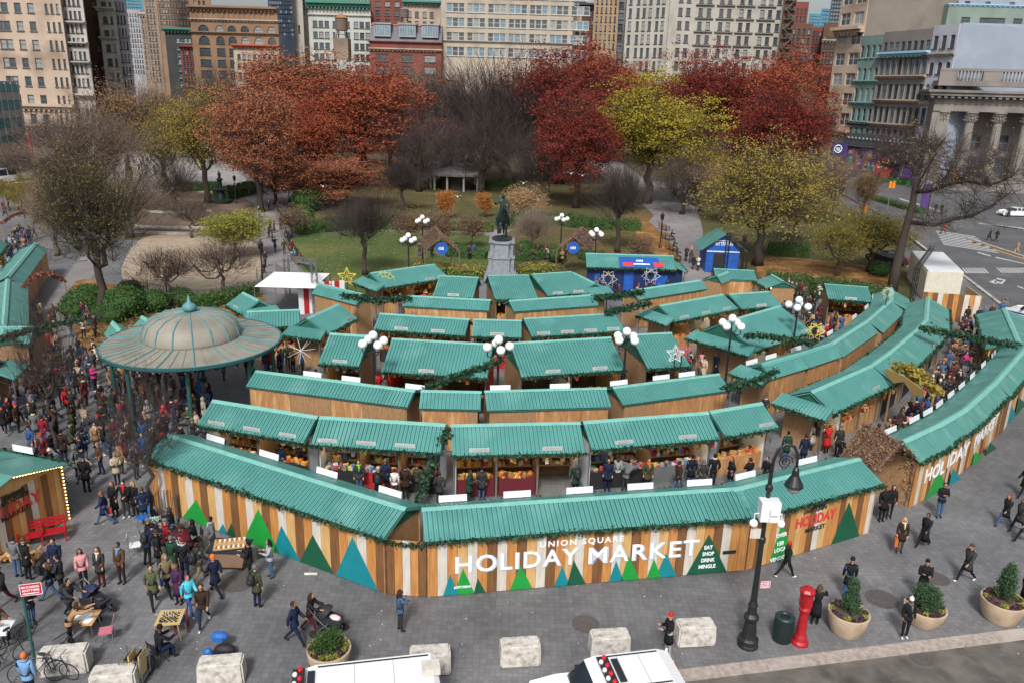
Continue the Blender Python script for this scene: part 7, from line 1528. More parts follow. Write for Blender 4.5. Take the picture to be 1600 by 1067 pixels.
def P3(a, r_, pitch, yaw=0, s=1):  # offset of length r_: pitch forward from straight down, yaw sideways
 return a+V((math.sin(pitch)*r_*math.cos(yaw), s*math.sin(yaw)*r_, -math.cos(pitch)*r_*math.cos(yaw)))
# legs: (thigh pitch, knee bend) right,left; arms: (upper pitch, out, elbow bend, forearm yaw)
POSES = {
 'stand': dict(legs=((.04, .05), (-.03, .04)), arms=((.02, .12, .25, 0), (.05, .12, .3, 0))),
 'walk': dict(legs=((.48, .10), (-.38, .35)), arms=((-.42, .12, .35, 0), (.42, .12, .5, 0))),
 'stride': dict(legs=((-.30, .55), (.40, .05)), arms=((.3, .14, .5, 0), (-.3, .14, .3, 0))),
 'phone': dict(legs=((.04, .05), (-.05, .05)), arms=((.35, .08, 1.75, -.35), (.30, .08, 1.6, -.35)), look=.35),
 'call': dict(legs=((.06, .05), (-.05, .05)), arms=((.9, .35, 2.35, -.25), (.3, .12, 1.2, -.3))),
 'fold': dict(legs=((.03, .05), (-.03, .05)), arms=((.25, .16, 1.75, -1.0), (.28, .16, 1.7, -1.0))),
 'pockets': dict(legs=((.06, .06), (-.10, .12)), arms=((-.25, .28, .8, -.1), (-.25, .28, .8, -.1))),
 'push': dict(legs=((.42, .10), (-.38, .3)), arms=((.75, .10, .75, -.05), (.75, .10, .75, -.05)), lean=.12),
 'bend': dict(legs=((.05, .12), (-.08, .12)), arms=((.9, .10, .5, -.1), (.7, .10, .7, -.1)), lean=.55, look=.3),
 'sit': dict(legs=((1.50, 1.45), (1.45, 1.5)), arms=((.65, .15, 1.0, -.25), (.6, .15, 1.1, -.25)), lean=.15, look=.25, drop=.43),
}
def build_person(pose, woman=False, fingers=True):
 p = POSES[pose]; lean = p.get('lean', 0); drop = p.get('drop', 0); look = p.get('look', 0)
 pel = Z(.93-drop); k = .93 if woman else 1.0
 def tors(h): return pel+V((math.sin(lean)*h, 0, math.cos(lean)*h))
 J = [(pel, (.145, .11)), (tors(.18), (.125, .095)), (tors(.36), (.155*k, .105)), (tors(.50), (.11, .08)), (tors(.57), .055), (tors(.64), .06)]
 E = [(0, 1), (1, 2), (2, 3), (3, 4), (4, 5)]; lab = ['t', 't', 't', 't', 's', 's']
 feet = []; hands = []; sleeves = []
 for s, (th, kn) in zip((-1, 1), p['legs']):
  hip = pel+V((0, s*.09, -.03)); kne = P3(hip, .42, th); ank = P3(kne, .41, th-kn); f = V((math.cos(max(-.9, (th-kn)*.6)), 0, math.sin((th-kn)*.5))) if abs(th-kn) > .2 else V((1, 0, 0))
  toe = ank+f*.15+V((0, s*.01, -.045)); i = len(J); J += [(hip, .098), (kne, .064), (ank, .045), (ank+V((-.03, 0, -.04)), .035), (toe, .038)]; E += [(0, i), (i, i+1), (i+1, i+2), (i+2, i+3), (i+3, i+4)]; lab += ['l', 'l', 'l', 'f', 'f']; feet.append(toe)
 mn = min(f.z for f in feet)-.038
 for s, (up_, out, el, yw) in zip((-1, 1), p['arms']):
  sh = tors(.49)+V((0, s*.185*k, 0)); a1 = up_+lean; elb = P3(sh, .28, a1, out, s); a2 = a1+el; wr = P3(elb, .25, a2, yw, s); d = (wr-elb).normalized(); pa = wr+d*.055
  i = len(J); J += [(sh, .062), (elb, .046), (wr, .03), (pa, (.036, .018))]; E += [(2, i), (i, i+1), (i+1, i+2), (i+2, i+3)]; lab += ['t', 't', 's', 's']; sleeves.append((sh, elb, wr)); hands.append(pa)
  if fingers:
   side = d.cross(Z(1)); side = side.normalized() if side.length > .2 else V((0, 1, 0)); nrm = side.cross(d); 
   for q in range(4):
    j = len(J); b0 = pa+d*.015+side*(q-1.5)*.019; ln = (.030, .036, .034, .026)[q]; J += [(b0, .0085), (b0+d*ln-nrm*.006, .008), (b0+d*ln*1.75-nrm*.024, .0065)]; E += [(i+3, j), (j, j+1), (j+1, j+2)]; lab += ['s']*3
   j = len(J); b0 = pa-d*.02+side*.036*s; J += [(b0, .010), (b0+d*.03+side*.012*s, .008)]; E += [(i+3, j), (j, j+1)]; lab += ['s']*2
 me = skin_mesh('body', J, E, 1); pts = [j[0] for j in J]
 kd = kdtree.KDTree(len(E)*5); 
 for e in E:
  for q in range(5): t = q/4; kd.insert(pts[e[0]].lerp(pts[e[1]], t), e[0] if t < .5 else e[1])
 kd.balance(); mi = {'s': 0, 't': 5, 'l': 1, 'f': 2}; idx = []
 for f in me.polygons: _, i, _ = kd.find(f.center); idx.append(mi[lab[i]])
 mb = MB(); mb.v = [tuple(v.co) for v in me.vertices]; mb.f = [tuple(f.vertices) for f in me.polygons]; mb.m = idx
 # head with face
 hc = tors(.66)+V((.015, 0, .055)); n0 = len(mb.v); mb.ball(hc, (.095, .075, .118), 16, 0)
 for i in range(n0, len(mb.v)):
  v = V(mb.v[i])-hc
  if v.x > 0 and v.z < -.02: v.y *= .80; v.x *= .95
  if v.x > .05 and abs(v.y) < .02 and -.05 < v.z < .01: v.x += .022
  if v.x > .04 and abs(v.y) < .05 and .0 < v.z < .04: v.x -= .008
  mb.v[i] = tuple(hc+v)
 for s in (-1, 1): mb.ball(hc+V((.080, s*.030, .008)), (.012, .014, .010), 6, 3); mb.ball(hc+V((-.0, s*.076, -.01)), (.022, .010, .032), 6, 0)
 mb.ball(hc+V((.098, 0, -.028)), (.018, .013, .018), 6, 0); mb.ball(hc+V((.083, 0, -.060)), (.010, .024, .007), 6, 4)
 mb.v = [(v[0], v[1], v[2]-mn) for v in mb.v]
 dz = Z(-mn); hc = hc+dz
 body = mb.mesh('body', ['skin', 'cloth', 'shoe', 'eye', 'lip', 'cloth'], smooth=True)
 # coat
 cj = [(tors(.02), (.165, .125)), (tors(.2), (.150, .118)), (tors(.38), (.180*k, .130)), (tors(.50), (.13, .10)), (tors(.555), (.07, .07))]; ce = [(0, 1), (1, 2), (2, 3), (3, 4)]
 for sh, elb, wr in sleeves: i = len(cj); cj += [(sh, .080), (elb, .066), (wr-(wr-elb).normalized()*.01, .050)]; ce += [(2, i), (i, i+1), (i+1, i+2)]
 cm = skin_mesh('coat', cj, ce, 1)
 def coat(hem):
  mb = MB(); mb.v = [tuple(v.co+dz) for v in cm.vertices]; mb.f = [tuple(f.vertices) for f in cm.polygons]; mb.m = [0]*len(mb.f)
  if pose != 'sit':
   n = 18; prof = [(.145, .04), (.165, -.06), (.170, -.06-hem*.5), (.172+.05*hem, -.06-hem), (.17, -.06-hem+.02)]
   if pose in ('walk', 'stride', 'push'): prof = [(r_+(.022 if z < -.2 else 0), z) for r_, z in prof]
   o = len(mb.v)
   for r_, z in prof:
    for q in range(n): a = q/n*6.283; fold = 1+.04*math.sin(5*a)*(z < 0); mb.v.append((pel.x+r_*.86*math.cos(a)*fold, r_*1.08*math.sin(a)*fold, pel.z+z-mn+.02))
   for i in range(len(prof)-1):
    for q in range(n): mb.f.append((o+i*n+q, o+i*n+(q+1) % n, o+(i+1)*n+(q+1) % n, o+(i+1)*n+q)); mb.m.append(0)
  c = tors(.565)+dz; mb.lathe([(.075, -.03), (.085, .0), (.075, .035), (.06, .02)], c, 10, sy=1.1)
  return mb.mesh('coat', ['cloth'], smooth=True)
 coats = {'jacket': coat(.06), 'coat': coat(.26), 'long': coat(.50)}
 # hair and hats
 hd = {}
 mb = MB().ball(hc+V((-.018, 0, .022)), (.098, .086, .108), 14)
 mb.v = [((v[0]-max(0, (v[0]-hc.x-.045))*.75), v[1], v[2]) if v[2] < hc.z+.06 else v for v in mb.v]; hd['short'] = mb.mesh('hair', ['cloth'], smooth=True)
 mb.tube([hc+V((-.03, 0, .03)), hc+V((-.065, 0, -.06)), hc+V((-.085, 0, -.16)), hc+V((-.095, 0, -.27))], [.085, .088, .08, .045], 10)
 for s in (-1, 1): mb.tube([hc+V((.0, s*.06, .03)), hc+V((.0, s*.085, -.06)), hc+V((-.01, s*.09, -.17))], [.035, .035, .02], 6)
 hd['long'] = mb.mesh('hair', ['cloth'], smooth=True)
 mb = MB().lathe([(.092, .0), (.098, .02), (.098, .05), (.092, .08), (.07, .115), (.03, .135), (0, .14)], hc+V((-.008, 0, .022)), 16, sy=.88); hd['beanie'] = mb.mesh('hat', ['cloth'], smooth=True)
 mb.ball(hc+V((-.008, 0, .175)), .032, 8); hd['pompom'] = mb.mesh('hat', ['cloth'], smooth=True)
 mb = MB().ball(hc+V((-.025, 0, .01)), (.120, .11, .14), 14); mb.v = [((v[0]-max(0, (v[0]-hc.x-.05))*.9), v[1], v[2]) for v in mb.v]; hd['hood'] = mb.mesh('hood', ['cloth'], smooth=True)
 mb = MB().lathe([(.085, -.02), (.105, .0), (.108, .03), (.09, .06), (.07, .04)], tors(.57)+dz+V((.01, 0, -.01)), 12); mb.tube([tors(.55)+dz+V((.10, .03, 0)), tors(.32)+dz+V((.15, .04, 0))], [.035, .03], 6); scarf = mb.mesh('scarf', ['cloth'], smooth=True)
 pk = None
 return dict(body=body, coats=coats, head=hd, scarf=scarf, hand=[h+dz for h in hands], back=tors(.30)+dz, hc=hc)
TP = {}
def tp(pose, woman):
 k = (pose, woman)
 if k not in TP: TP[k] = build_person(pose, woman)
 return TP[k]
CN = {'black': (.012, .012, .014), 'dark grey': (.035, .036, .04), 'grey': (.13, .135, .14), 'light grey': (.33, .34, .35), 'navy': (.012, .02, .05), 'blue': (.03, .09, .25), 'denim blue': (.05, .10, .20), 'light blue': (.16, .30, .50), 'cyan': (.08, .50, .62), 'olive': (.055, .06, .03), 'khaki': (.20, .16, .09), 'camouflage': (.09, .10, .05), 'brown': (.09, .05, .03), 'tan': (.34, .20, .10), 'dark brown': (.035, .02, .014), 'maroon': (.10, .012, .02), 'red': (.50, .02, .02), 'dark red': (.22, .012, .02), 'orange': (.70, .16, .03), 'purple': (.06, .02, .07), 'pink': (.60, .28, .30), 'magenta': (.50, .03, .18), 'white': (.70, .70, .70), 'cream': (.60, .53, .42), 'beige': (.45, .36, .26), 'green': (.03, .22, .06), 'bright green': (.18, .55, .04), 'dark green': (.015, .05, .03), 'yellow': (.65, .45, .03), 'blonde': (.42, .28, .11), 'auburn': (.16, .055, .025)}
PEOPLE = []
def person(px, py, face, pose='stand', top='black', legs='black', head=('short', 'dark brown'), length='coat', woman=False, scarf=None, white_shoes=False, label=None, z=0, h=None, pos=None, bag=None, group=None):
 t = tp(pose, woman); loc = pos or P(px, py, z); loc = V((loc[0], loc[1], (pos[2] if pos else z)+.008)); rz = R(face); sc = (h or (1.66 if woman else 1.76))/1.78
 o = bpy.data.objects.new('person', t['body']); COL.objects.link(o); o.location = loc; o.rotation_euler = (0, 0, rz); o.scale = (sc, sc, sc); o.color = (*CN[legs], 0.0 if white_shoes else 1.0)
 def part(nm, me, c): q = bpy.data.objects.new(nm, me); COL.objects.link(q); q.parent = o; q.color = (*CN[c], 1); return q
 part('coat', t['coats'][length], top); part('hood' if head[0] == 'hood' else ('hat' if head[0] in ('beanie', 'pompom') else 'hair'), t['head'][head[0]], head[1])
 if head[0] == 'beanie' and woman: part('hair', t['head']['long'], 'dark brown')
 if scarf: part('scarf', t['scarf'], scarf)
 hn = {'short': 'grey hair' if head[1] == 'grey' else 'dark hair', 'long': ('long hair' if 'brown' in head[1] else head[1]+' hair'), 'beanie': head[1].split()[-1]+' beanie', 'pompom': 'bobble hat', 'hood': 'hood up'}[head[0]]
 act = {'stand': 'standing', 'walk': 'walking', 'stride': 'striding', 'phone': 'looking at a phone', 'call': 'holding a phone up', 'fold': 'standing with folded arms', 'pockets': 'hands in pockets', 'push': 'pushing', 'bend': 'bending forward', 'sit': 'seated'}[pose]
 desc = 'person in %s %s, %s trousers, %s, %s' % (top, {'jacket': 'jacket', 'coat': 'coat', 'long': 'long coat'}[length], legs, hn, act)
 o['category'] = 'person'; o['group'] = group or 'people at the market'; PEOPLE.append([o, label, desc, px, py])
 Mx = Matrix.Translation(loc) @ Matrix.Rotation(rz, 4, 'Z') @ Matrix.Scale(sc, 4)
 if bag == 'backpack':
  mb = MB().ball((0, 0, 0), (.11, .16, .24), 12); mb.ball((-.09, 0, -.07), (.06, .12, .12), 10)
  for s in (-1, 1): mb.tube([(.02, s*.11, .18), (.20, s*.13, .22), (.30, s*.13, .02), (.10, s*.13, -.16)], .018, 5)
  b_ = mb.build('backpack', 'bag_dark', org=(0, 0, 0)); b_.location = Mx @ (t['back']+V((-.24, 0, .02))); b_.rotation_euler = (0, 0, rz); tag(b_, 'dark backpack worn by the '+' '.join((label or desc).split()[:11]), 'backpack', 'bags people carry')
 elif bag:
  kind, mt = bag; hp = Mx @ t['hand'][0]; mb = MB(); w_, d_, hh = {'briefcase': (.46, .12, .30), 'shopping_bag': (.26, .12, .32), 'handbag': (.30, .14, .24)}[kind]
  mb.box((0, 0, -hh/2-.1), (w_, d_, hh)); mb.tube([(-.08, 0, -.1), (-.06, 0, 0), (.06, 0, 0), (.08, 0, -.1)], .012, 5); b_ = mb.build(kind, mt, org=(0, 0, 0)); b_.location = hp; b_.rotation_euler = (0, 0, rz); tag(b_, '%s %s held by the %s' % ({'bag_orange': 'orange', 'bag_dark': 'black', 'letter_white': 'white', 'bag_blue': 'blue', 'letter_red': 'red'}[mt], kind.replace('_', ' '), ' '.join((label or desc).split()[:8])), kind.replace('_', ' '), 'bags people carry')
 return o
mat('bag_dark', (.015, .016, .022), .6); mat('bag_orange', (.48, .13, .03), .5); mat('bag_blue', (.02, .12, .42), .5)
SH, LG, BN, HD, PM = 'short', 'long', 'beanie', 'hood', 'pompom'
F = [ # px, py, facing (0 right, 90 away, 180 left, 270 to camera), pose, top, legs, head, length, extras, label
 (626, 985, 20, 'call', 'denim blue', 'dark grey', (LG, 'dark brown'), 'jacket', dict(woman=1), 'person in a denim jacket holding a phone up, alone on the open paving'),
 (1042, 1027, 190, 'phone', 'black', 'light grey', (BN, 'red'), 'coat', {}, 'person in a red beanie and dark coat with phone, beside the weathered concrete block'),
 (1226, 902, 15, 'walk', 'black', 'black', (BN, 'red'), 'jacket', dict(woman=1, white_shoes=1), 'person in a red hat and white shoes striding past the over 150 local vendors fir'),
 (1322, 934, 80, 'stand', 'black', 'blue', (BN, 'black'), 'coat', {}, 'person in black beanie and black coat with yellow patch, behind the nearest tall planter'),
 (1272, 975, 60, 'call', 'black', 'black', (LG, 'brown'), 'long', dict(woman=1, scarf='beige'), 'person in a long black coat and beige scarf behind the red call box'),
 (1437, 937, 250, 'phone', 'black', 'black', (BN, 'black'), 'coat', {}, 'person in black with black beanie looking at a phone behind the low planter'),
 (1507, 908, 200, 'walk', 'dark grey', 'black', (BN, 'brown'), 'coat', dict(white_shoes=1, bag=('shopping_bag', 'letter_white')), 'person in a grey padded coat and brown hat walking with a white bag'),
 (1412, 996, 265, 'stand', 'black', 'black', (PM, 'white'), 'jacket', dict(woman=1, scarf='grey', white_shoes=1), 'person in a white bobble hat and black clothes at the kerb, between two planters'),
 (1404, 863, 250, 'stand', 'dark brown', 'brown', (LG, 'blonde'), 'coat', dict(woman=1, scarf='cream', bag=('briefcase', 'bag_orange')), 'person with blonde hair holding an orange briefcase near the outer striped wall'),
 (1441, 853, 215, 'walk', 'black', 'black', (SH, 'black'), 'long', dict(woman=1), 'person in a black dress walking right behind the one with the orange briefcase'),
 (1466, 808, 265, 'fold', 'black', 'denim blue', (SH, 'dark brown'), 'jacket', {}, 'person in black with folded arms standing against the outer striped wall'),
 (1376, 814, 270, 'stand', 'black', 'black', (SH, 'dark brown'), 'coat', {}, 'taller person in black of the pair at the twig gateway'),
 (1388, 809, 260, 'stand', 'black', 'black', (LG, 'dark brown'), 'jacket', dict(woman=1), 'shorter person in black of the pair at the twig gateway'),
 (1567, 822, 200, 'walk', 'black', 'denim blue', (LG, 'auburn'), 'coat', dict(woman=1), 'person with auburn hair and jeans walking in from the right edge'),
 (1588, 830, 200, 'walk', 'dark grey', 'black', (LG, 'brown'), 'coat', dict(woman=1), 'person with brown boots walking beside the auburn haired one'),
 (1599, 848, 180, 'walk', 'grey', 'black', (SH, 'dark brown'), 'coat', {}, 'person in grey cut by the right edge, below the two walkers'),
 (1597, 776, 190, 'stride', 'black', 'black', (SH, 'black'), 'coat', {}, 'person in black striding at the right edge above the two walkers'),
 (1598, 945, 180, 'stand', 'black', 'black', (SH, 'auburn'), 'long', dict(woman=1), 'person with auburn hair in black behind the right edge planter'),
 (30, 901, 80, 'stand', 'grey', 'denim blue', (SH, 'dark brown'), 'jacket', {}, 'person in grey jacket and jeans by the log pile'),
 (46, 905, 60, 'stand', 'black', 'black', (BN, 'olive'), 'coat', {}, 'person in black with olive hat next to the log pile'),
 (92, 905, 270, 'stand', 'navy', 'navy', (SH, 'dark brown'), 'coat', {}, 'person in a navy coat beside a wheeled black suitcase'),
 (133, 918, 300, 'stand', 'pink', 'black', (LG, 'dark brown'), 'jacket', dict(woman=1), 'person in a pink jacket with long dark hair'),
 (160, 915, 260, 'stand', 'dark grey', 'maroon', (LG, 'brown'), 'coat', dict(woman=1, scarf='cream'), 'person with a cream scarf and maroon trousers between pink jacket and brown blazer'),
 (192, 911, 250, 'stand', 'brown', 'dark brown', (SH, 'dark brown'), 'jacket', dict(scarf='light blue'), 'person in a brown blazer standing with legs apart'),
 (82, 938, 200, 'walk', 'black', 'denim blue', (LG, 'brown'), 'jacket', dict(woman=1), 'person in black jacket and blue jeans walking left near the suitcase'),
 (99, 932, 190, 'phone', 'dark grey', 'black', (SH, 'black'), 'jacket', {}, 'person in dark grey with a phone behind the stroller pusher'),
 (52, 978, 330, 'phone', 'black', 'denim blue', (LG, 'dark brown'), 'jacket', dict(woman=1), 'person with long dark hair and phone beside the red no standing sign'),
 (113, 968, 340, 'push', 'dark grey', 'black', (SH, 'black'), 'jacket', dict(bag='backpack'), 'person pushing the navy hooded stroller'),
 (113, 1006, 20, 'bend', 'tan', 'black', (LG, 'dark brown'), 'jacket', dict(woman=1), 'person in a tan jacket leaning over the small wooden table'),
 (8, 948, 250, 'walk', 'black', 'maroon', (SH, 'dark brown'), 'jacket', {}, 'person walking at the left edge, cut by the frame'),
 (242, 946, 300, 'walk', 'camouflage', 'black', (SH, 'dark brown'), 'coat', {}, 'person in a camouflage jacket walking'),
 (264, 928, 320, 'walk', 'khaki', 'black', (HD, 'khaki'), 'jacket', dict(bag=('handbag', 'bag_blue')), 'person in a khaki hooded jacket with a blue bag'),
 (281, 943, 250, 'stand', 'purple', 'black', (SH, 'auburn'), 'long', dict(woman=1), 'person in a purple coat with short auburn hair'),
 (298, 958, 320, 'walk', 'cyan', 'blue', (SH, 'auburn'), 'jacket', dict(woman=1, white_shoes=1), 'person in a bright cyan jacket walking'),
 (320, 977, 280, 'walk', 'dark brown', 'navy', (SH, 'dark brown'), 'jacket', dict(white_shoes=1), 'person in a dark brown leather jacket right of the cyan jacket'),
 (338, 929, 150, 'walk', 'navy', 'black', (BN, 'orange'), 'coat', {}, 'person in an orange beanie and navy parka'),
 (291, 905, 100, 'stand', 'black', 'navy', (BN, 'dark red'), 'jacket', dict(scarf='light grey'), 'person in a dark red beanie watching the chess games'),
 (313, 908, 60, 'stride', 'dark grey', 'khaki', (SH, 'dark brown'), 'jacket', dict(bag='backpack'), 'person with backpack and khaki trousers beside the chess tables'),
 (273, 900, 80, 'stand', 'dark green', 'black', (SH, 'grey'), 'long', {}, 'person in a long dark green coat between the chess tables'),
 (233, 882, 60, 'bend', 'navy', 'black', (SH, 'black'), 'jacket', dict(bag='backpack'), 'person with navy backpack left of the chess crowd'),
 (250, 890, 30, 'stand', 'black', 'dark grey', (BN, 'dark grey'), 'coat', {}, 'person in black with grey beanie left of the green coat'),
 (334, 868, 200, 'pockets', 'grey', 'dark grey', (SH, 'black'), 'jacket', dict(scarf='light grey'), 'person in a grey hooded jacket right of the white chess table'),
 (300, 880, 160, 'bend', 'maroon', 'black', (SH, 'dark brown'), 'jacket', {}, 'person in maroon bending over the white chess table'),
 (264, 872, 40, 'stand', 'dark red', 'black', (BN, 'grey'), 'coat', {}, 'person in a dark red checked coat behind the green coat'),
 (403, 948, 60, 'stand', 'olive', 'navy', (SH, 'grey'), 'coat', dict(bag='backpack'), 'person in an olive jacket with black backpack below the games cart'),
 (392, 908, 190, 'phone', 'black', 'black', (SH, 'black'), 'jacket', {}, 'person in black with paper cup right of the games cart'),
 (424, 902, 200, 'phone', 'light grey', 'denim blue', (LG, 'black'), 'jacket', dict(woman=1, bag=('handbag', 'bag_dark')), 'person in a light grey jacket with black handbag at the teal painted fir'),
 (462, 1006, 350, 'walk', 'navy', 'navy', (SH, 'dark brown'), 'jacket', {}, 'person in navy walking beside the black stroller'),
 (486, 988, 350, 'push', 'black', 'maroon', (LG, 'dark brown'), 'jacket', dict(woman=1), 'person with long dark hair pushing the black stroller'),
 (165, 819, 200, 'walk', 'navy', 'denim blue', (SH, 'auburn'), 'coat', dict(woman=1, bag=('handbag', 'letter_red')), 'person in a navy coat with a red handbag crossing towards the benches'),
 (181, 806, 260, 'stand', 'black', 'black', (LG, 'auburn'), 'long', dict(woman=1), 'person in a long black coat at the left of the group by the bare tree'),
 (199, 808, 270, 'call', 'black', 'dark grey', (SH, 'black'), 'jacket', dict(scarf='red', white_shoes=1), 'person with a red scarf under a black jacket, in the group by the bare tree'),
 (213, 806, 250, 'stand', 'black', 'black', (LG, 'blonde'), 'coat', dict(woman=1), 'person with blonde hair in the group by the bare tree'),
 (228, 818, 120, 'stand', 'navy', 'denim blue', (SH, 'brown'), 'coat', {}, 'person in a navy coat and jeans nearest the bare tree trunk'),
 (130, 730, 200, 'walk', 'navy', 'beige', (SH, 'dark brown'), 'jacket', {}, 'person in navy with pale trousers walking left of the front stall'),
 (102, 722, 90, 'stand', 'dark brown', 'navy', (SH, 'black'), 'coat', {}, 'person in a dark brown leather jacket seen from behind beside the bare tree'),
 (72, 698, 90, 'stand', 'dark red', 'denim blue', (SH, 'dark brown'), 'jacket', {}, 'person in a red checked shirt beside the left bare tree'),
 (30, 675, 0, 'stand', 'dark brown', 'dark grey', (PM, 'red'), 'coat', dict(woman=1), 'person in a red bobble hat above the left front stall roof'),
 (158, 695, 260, 'walk', 'black', 'black', (BN, 'red'), 'coat', {}, 'person in a red beanie walking in the left crowd'),
 (182, 700, 260, 'stand', 'maroon', 'denim blue', (LG, 'brown'), 'coat', dict(woman=1, white_shoes=1), 'person in a maroon coat and white shoes in the left crowd'),
 (260, 680, 250, 'pockets', 'red', 'denim blue', (HD, 'red'), 'coat', {}, 'person in a bright red hooded parka in the left crowd'),
 (492, 560, 200, 'bend', 'bright green', 'dark grey', (SH, 'brown'), 'jacket', {}, 'person in a bright green jacket at the small stall near the white tent'),
 (1290, 708, 90, 'call', 'red', 'black', (SH, 'brown'), 'long', dict(woman=1), 'person in a long red coat before the large open stall'),
 (1268, 703, 120, 'stand', 'cream', 'black', (LG, 'dark brown'), 'long', dict(woman=1, bag='backpack'), 'person in a cream coat with black backpack before the yellow panelled stall'),
 (1307, 712, 90, 'stand', 'dark grey', 'black', (BN, 'grey'), 'coat', {}, 'person in grey beanie and dark hoodie right of the red coat'),
 (1253, 727, 90, 'stand', 'navy', 'navy', (SH, 'dark brown'), 'coat', {}, 'person in navy with arms apart behind the right end of the front row'),
 (1226, 722, 90, 'stand', 'dark green', 'denim blue', (SH, 'black'), 'coat', {}, 'person in dark green near the crook lamp head'),
 (1139, 763, 200, 'pockets', 'black', 'denim blue', (LG, 'auburn'), 'coat', dict(woman=1), 'person with auburn hair and black coat before the price card counter'),
 (1078, 762, 90, 'stand', 'black', 'denim blue', (SH, 'black'), 'coat', {}, 'person in black facing the grey counter, left of two'),
 (1095, 770, 90, 'stand', 'dark grey', 'khaki', (SH, 'grey'), 'jacket', {}, 'person in dark grey with khaki trousers facing the grey counter, right of two'),
 (898, 775, 110, 'stand', 'dark green', 'black', (SH, 'grey'), 'coat', dict(bag='backpack'), 'person with grey hair and a pack in the middle of the nearest aisle'),
 (948, 768, 260, 'stand', 'navy', 'navy', (SH, 'black'), 'coat', {}, 'person in navy in front of the blue goods counter'),
 (976, 770, 40, 'bend', 'grey', 'dark grey', (SH, 'grey'), 'jacket', {}, 'person in grey leaning at the blue goods counter'),
 (1010, 768, 270, 'stand', 'olive', 'dark grey', (SH, 'dark brown'), 'coat', dict(scarf='orange'), 'person with orange scarf before the blue goods counter'),
 (963, 760, 90, 'stand', 'light grey', 'black', (LG, 'brown'), 'jacket', dict(woman=1), 'person in light grey beside the navy one at the blue goods counter'),
 (946, 745, 90, 'bend', 'denim blue', 'grey', (HD, 'cyan'), 'jacket', {}, 'person in blue hood bending over the blue goods'),
 (752, 782, 90, 'stand', 'dark grey', 'denim blue', (SH, 'black'), 'coat', {}, 'person in dark grey at the lit glass cabinet'),
 (733, 788, 340, 'phone', 'dark green', 'dark green', (SH, 'black'), 'coat', {}, 'person in dark green left of the lit glass cabinet'),
 (562, 772, 270, 'stand', 'dark grey', 'denim blue', (SH, 'dark brown'), 'jacket', dict(scarf='bright green'), 'person with a green scarf in front of the red counter cloth'),
 (528, 752, 90, 'stand', 'tan', 'black', (SH, 'brown'), 'coat', dict(woman=1, bag=('handbag', 'bag_orange')), 'person in a tan coat at the stall left of the red counter cloth'),
 (603, 770, 90, 'stand', 'navy', 'denim blue', (SH, 'grey'), 'coat', {}, 'tall person in navy at the corner of the red counter cloth'),
 (592, 784, 90, 'stand', 'black', 'black', (BN, 'beige'), 'coat', dict(bag='backpack'), 'person in beige beanie and backpack in the nearest aisle'),
 (617, 778, 90, 'stand', 'white', 'dark grey', (SH, 'dark brown'), 'jacket', dict(h=1.5), 'person in a white jacket between two dark coats in the nearest aisle'),
 (634, 780, 90, 'stand', 'dark brown', 'black', (SH, 'dark brown'), 'coat', {}, 'person in a dark brown coat by the toy filled bay'),
 (652, 768, 90, 'stand', 'olive', 'dark grey', (BN, 'olive'), 'coat', dict(h=1.4), 'child sized person in olive by the toy filled bay'),
 (668, 772, 90, 'stand', 'brown', 'dark grey', (SH, 'brown'), 'coat', {}, 'person in brown right of the toy filled bay'),
 (470, 742, 60, 'bend', 'dark grey', 'black', (SH, 'black'), 'coat', dict(bag='backpack'), 'person with pack bending at the stall with a white counter'),
 (442, 745, 60, 'stand', 'navy', 'denim blue', (SH, 'dark brown'), 'jacket', {}, 'person in navy at the stall with a white counter'),
 (1545, 377, 120, 'stride', 'black', 'black', (SH, 'dark brown'), 'coat', dict(bag=('shopping_bag', 'bag_blue')), 'person crossing the road with a blue bag'),
 (1556, 378, 100, 'walk', 'black', 'black', (SH, 'black'), 'coat', {}, 'person in black crossing the road beside the one with a blue bag'),
 (1588, 397, 200, 'walk', 'tan', 'beige', (SH, 'auburn'), 'long', dict(woman=1), 'person in a tan dress coat beside the yellow line'),
 (1473, 366, 200, 'walk', 'red', 'dark grey', (SH, 'dark brown'), 'coat', {}, 'person in red starting over the zebra crossing'),
 (1461, 334, 250, 'stand', 'black', 'black', (SH, 'black'), 'coat', {}, 'person in black on the far pavement, left of two'),
 (1470, 335, 250, 'stand', 'black', 'black', (SH, 'dark brown'), 'coat', {}, 'person in black on the far pavement, right of two'),
 (1575, 340, 250, 'stand', 'dark grey', 'black', (SH, 'black'), 'coat', {}, 'person in dark grey before the white saloon car'),
 (1508, 510, 90, 'stand', 'black', 'black', (SH, 'black'), 'coat', {}, 'broad person in black with back turned at the striped enclosure'),
 (1484, 500, 60, 'stand', 'black', 'black', (BN, 'dark grey'), 'coat', {}, 'person in black leaning at the left of the striped enclosure'),
 (1525, 512, 270, 'stand', 'black', 'black', (SH, 'black'), 'coat', {}, 'person in black at the right corner of the striped enclosure'),
 (1534, 508, 250, 'stand', 'denim blue', 'dark grey', (SH, 'dark brown'), 'coat', dict(woman=1), 'person in blue grey right of the striped enclosure'),
 (1546, 507, 250, 'stand', 'dark brown', 'black', (SH, 'brown'), 'coat', {}, 'person in dark brown right of the blue grey one'),
 (1561, 500, 250, 'stand', 'blue', 'black', (SH, 'black'), 'coat', {}, 'person in bright blue near the police car'),
 (1567, 496, 90, 'stand', 'grey', 'black', (HD, 'grey'), 'long', {}, 'tall hooded person in grey near the police car'),
 (505, 452, 90, 'stand', 'black', 'black', (SH, 'black'), 'coat', {}, 'dark figure standing at the lawn fence near the yellow star'),
]
for px, py, fc, ps, tpc, lg, hd_, ln, ex, lb in F: person(px, py, fc, ps, tpc, lg, hd_, ln, label=lb, **ex)
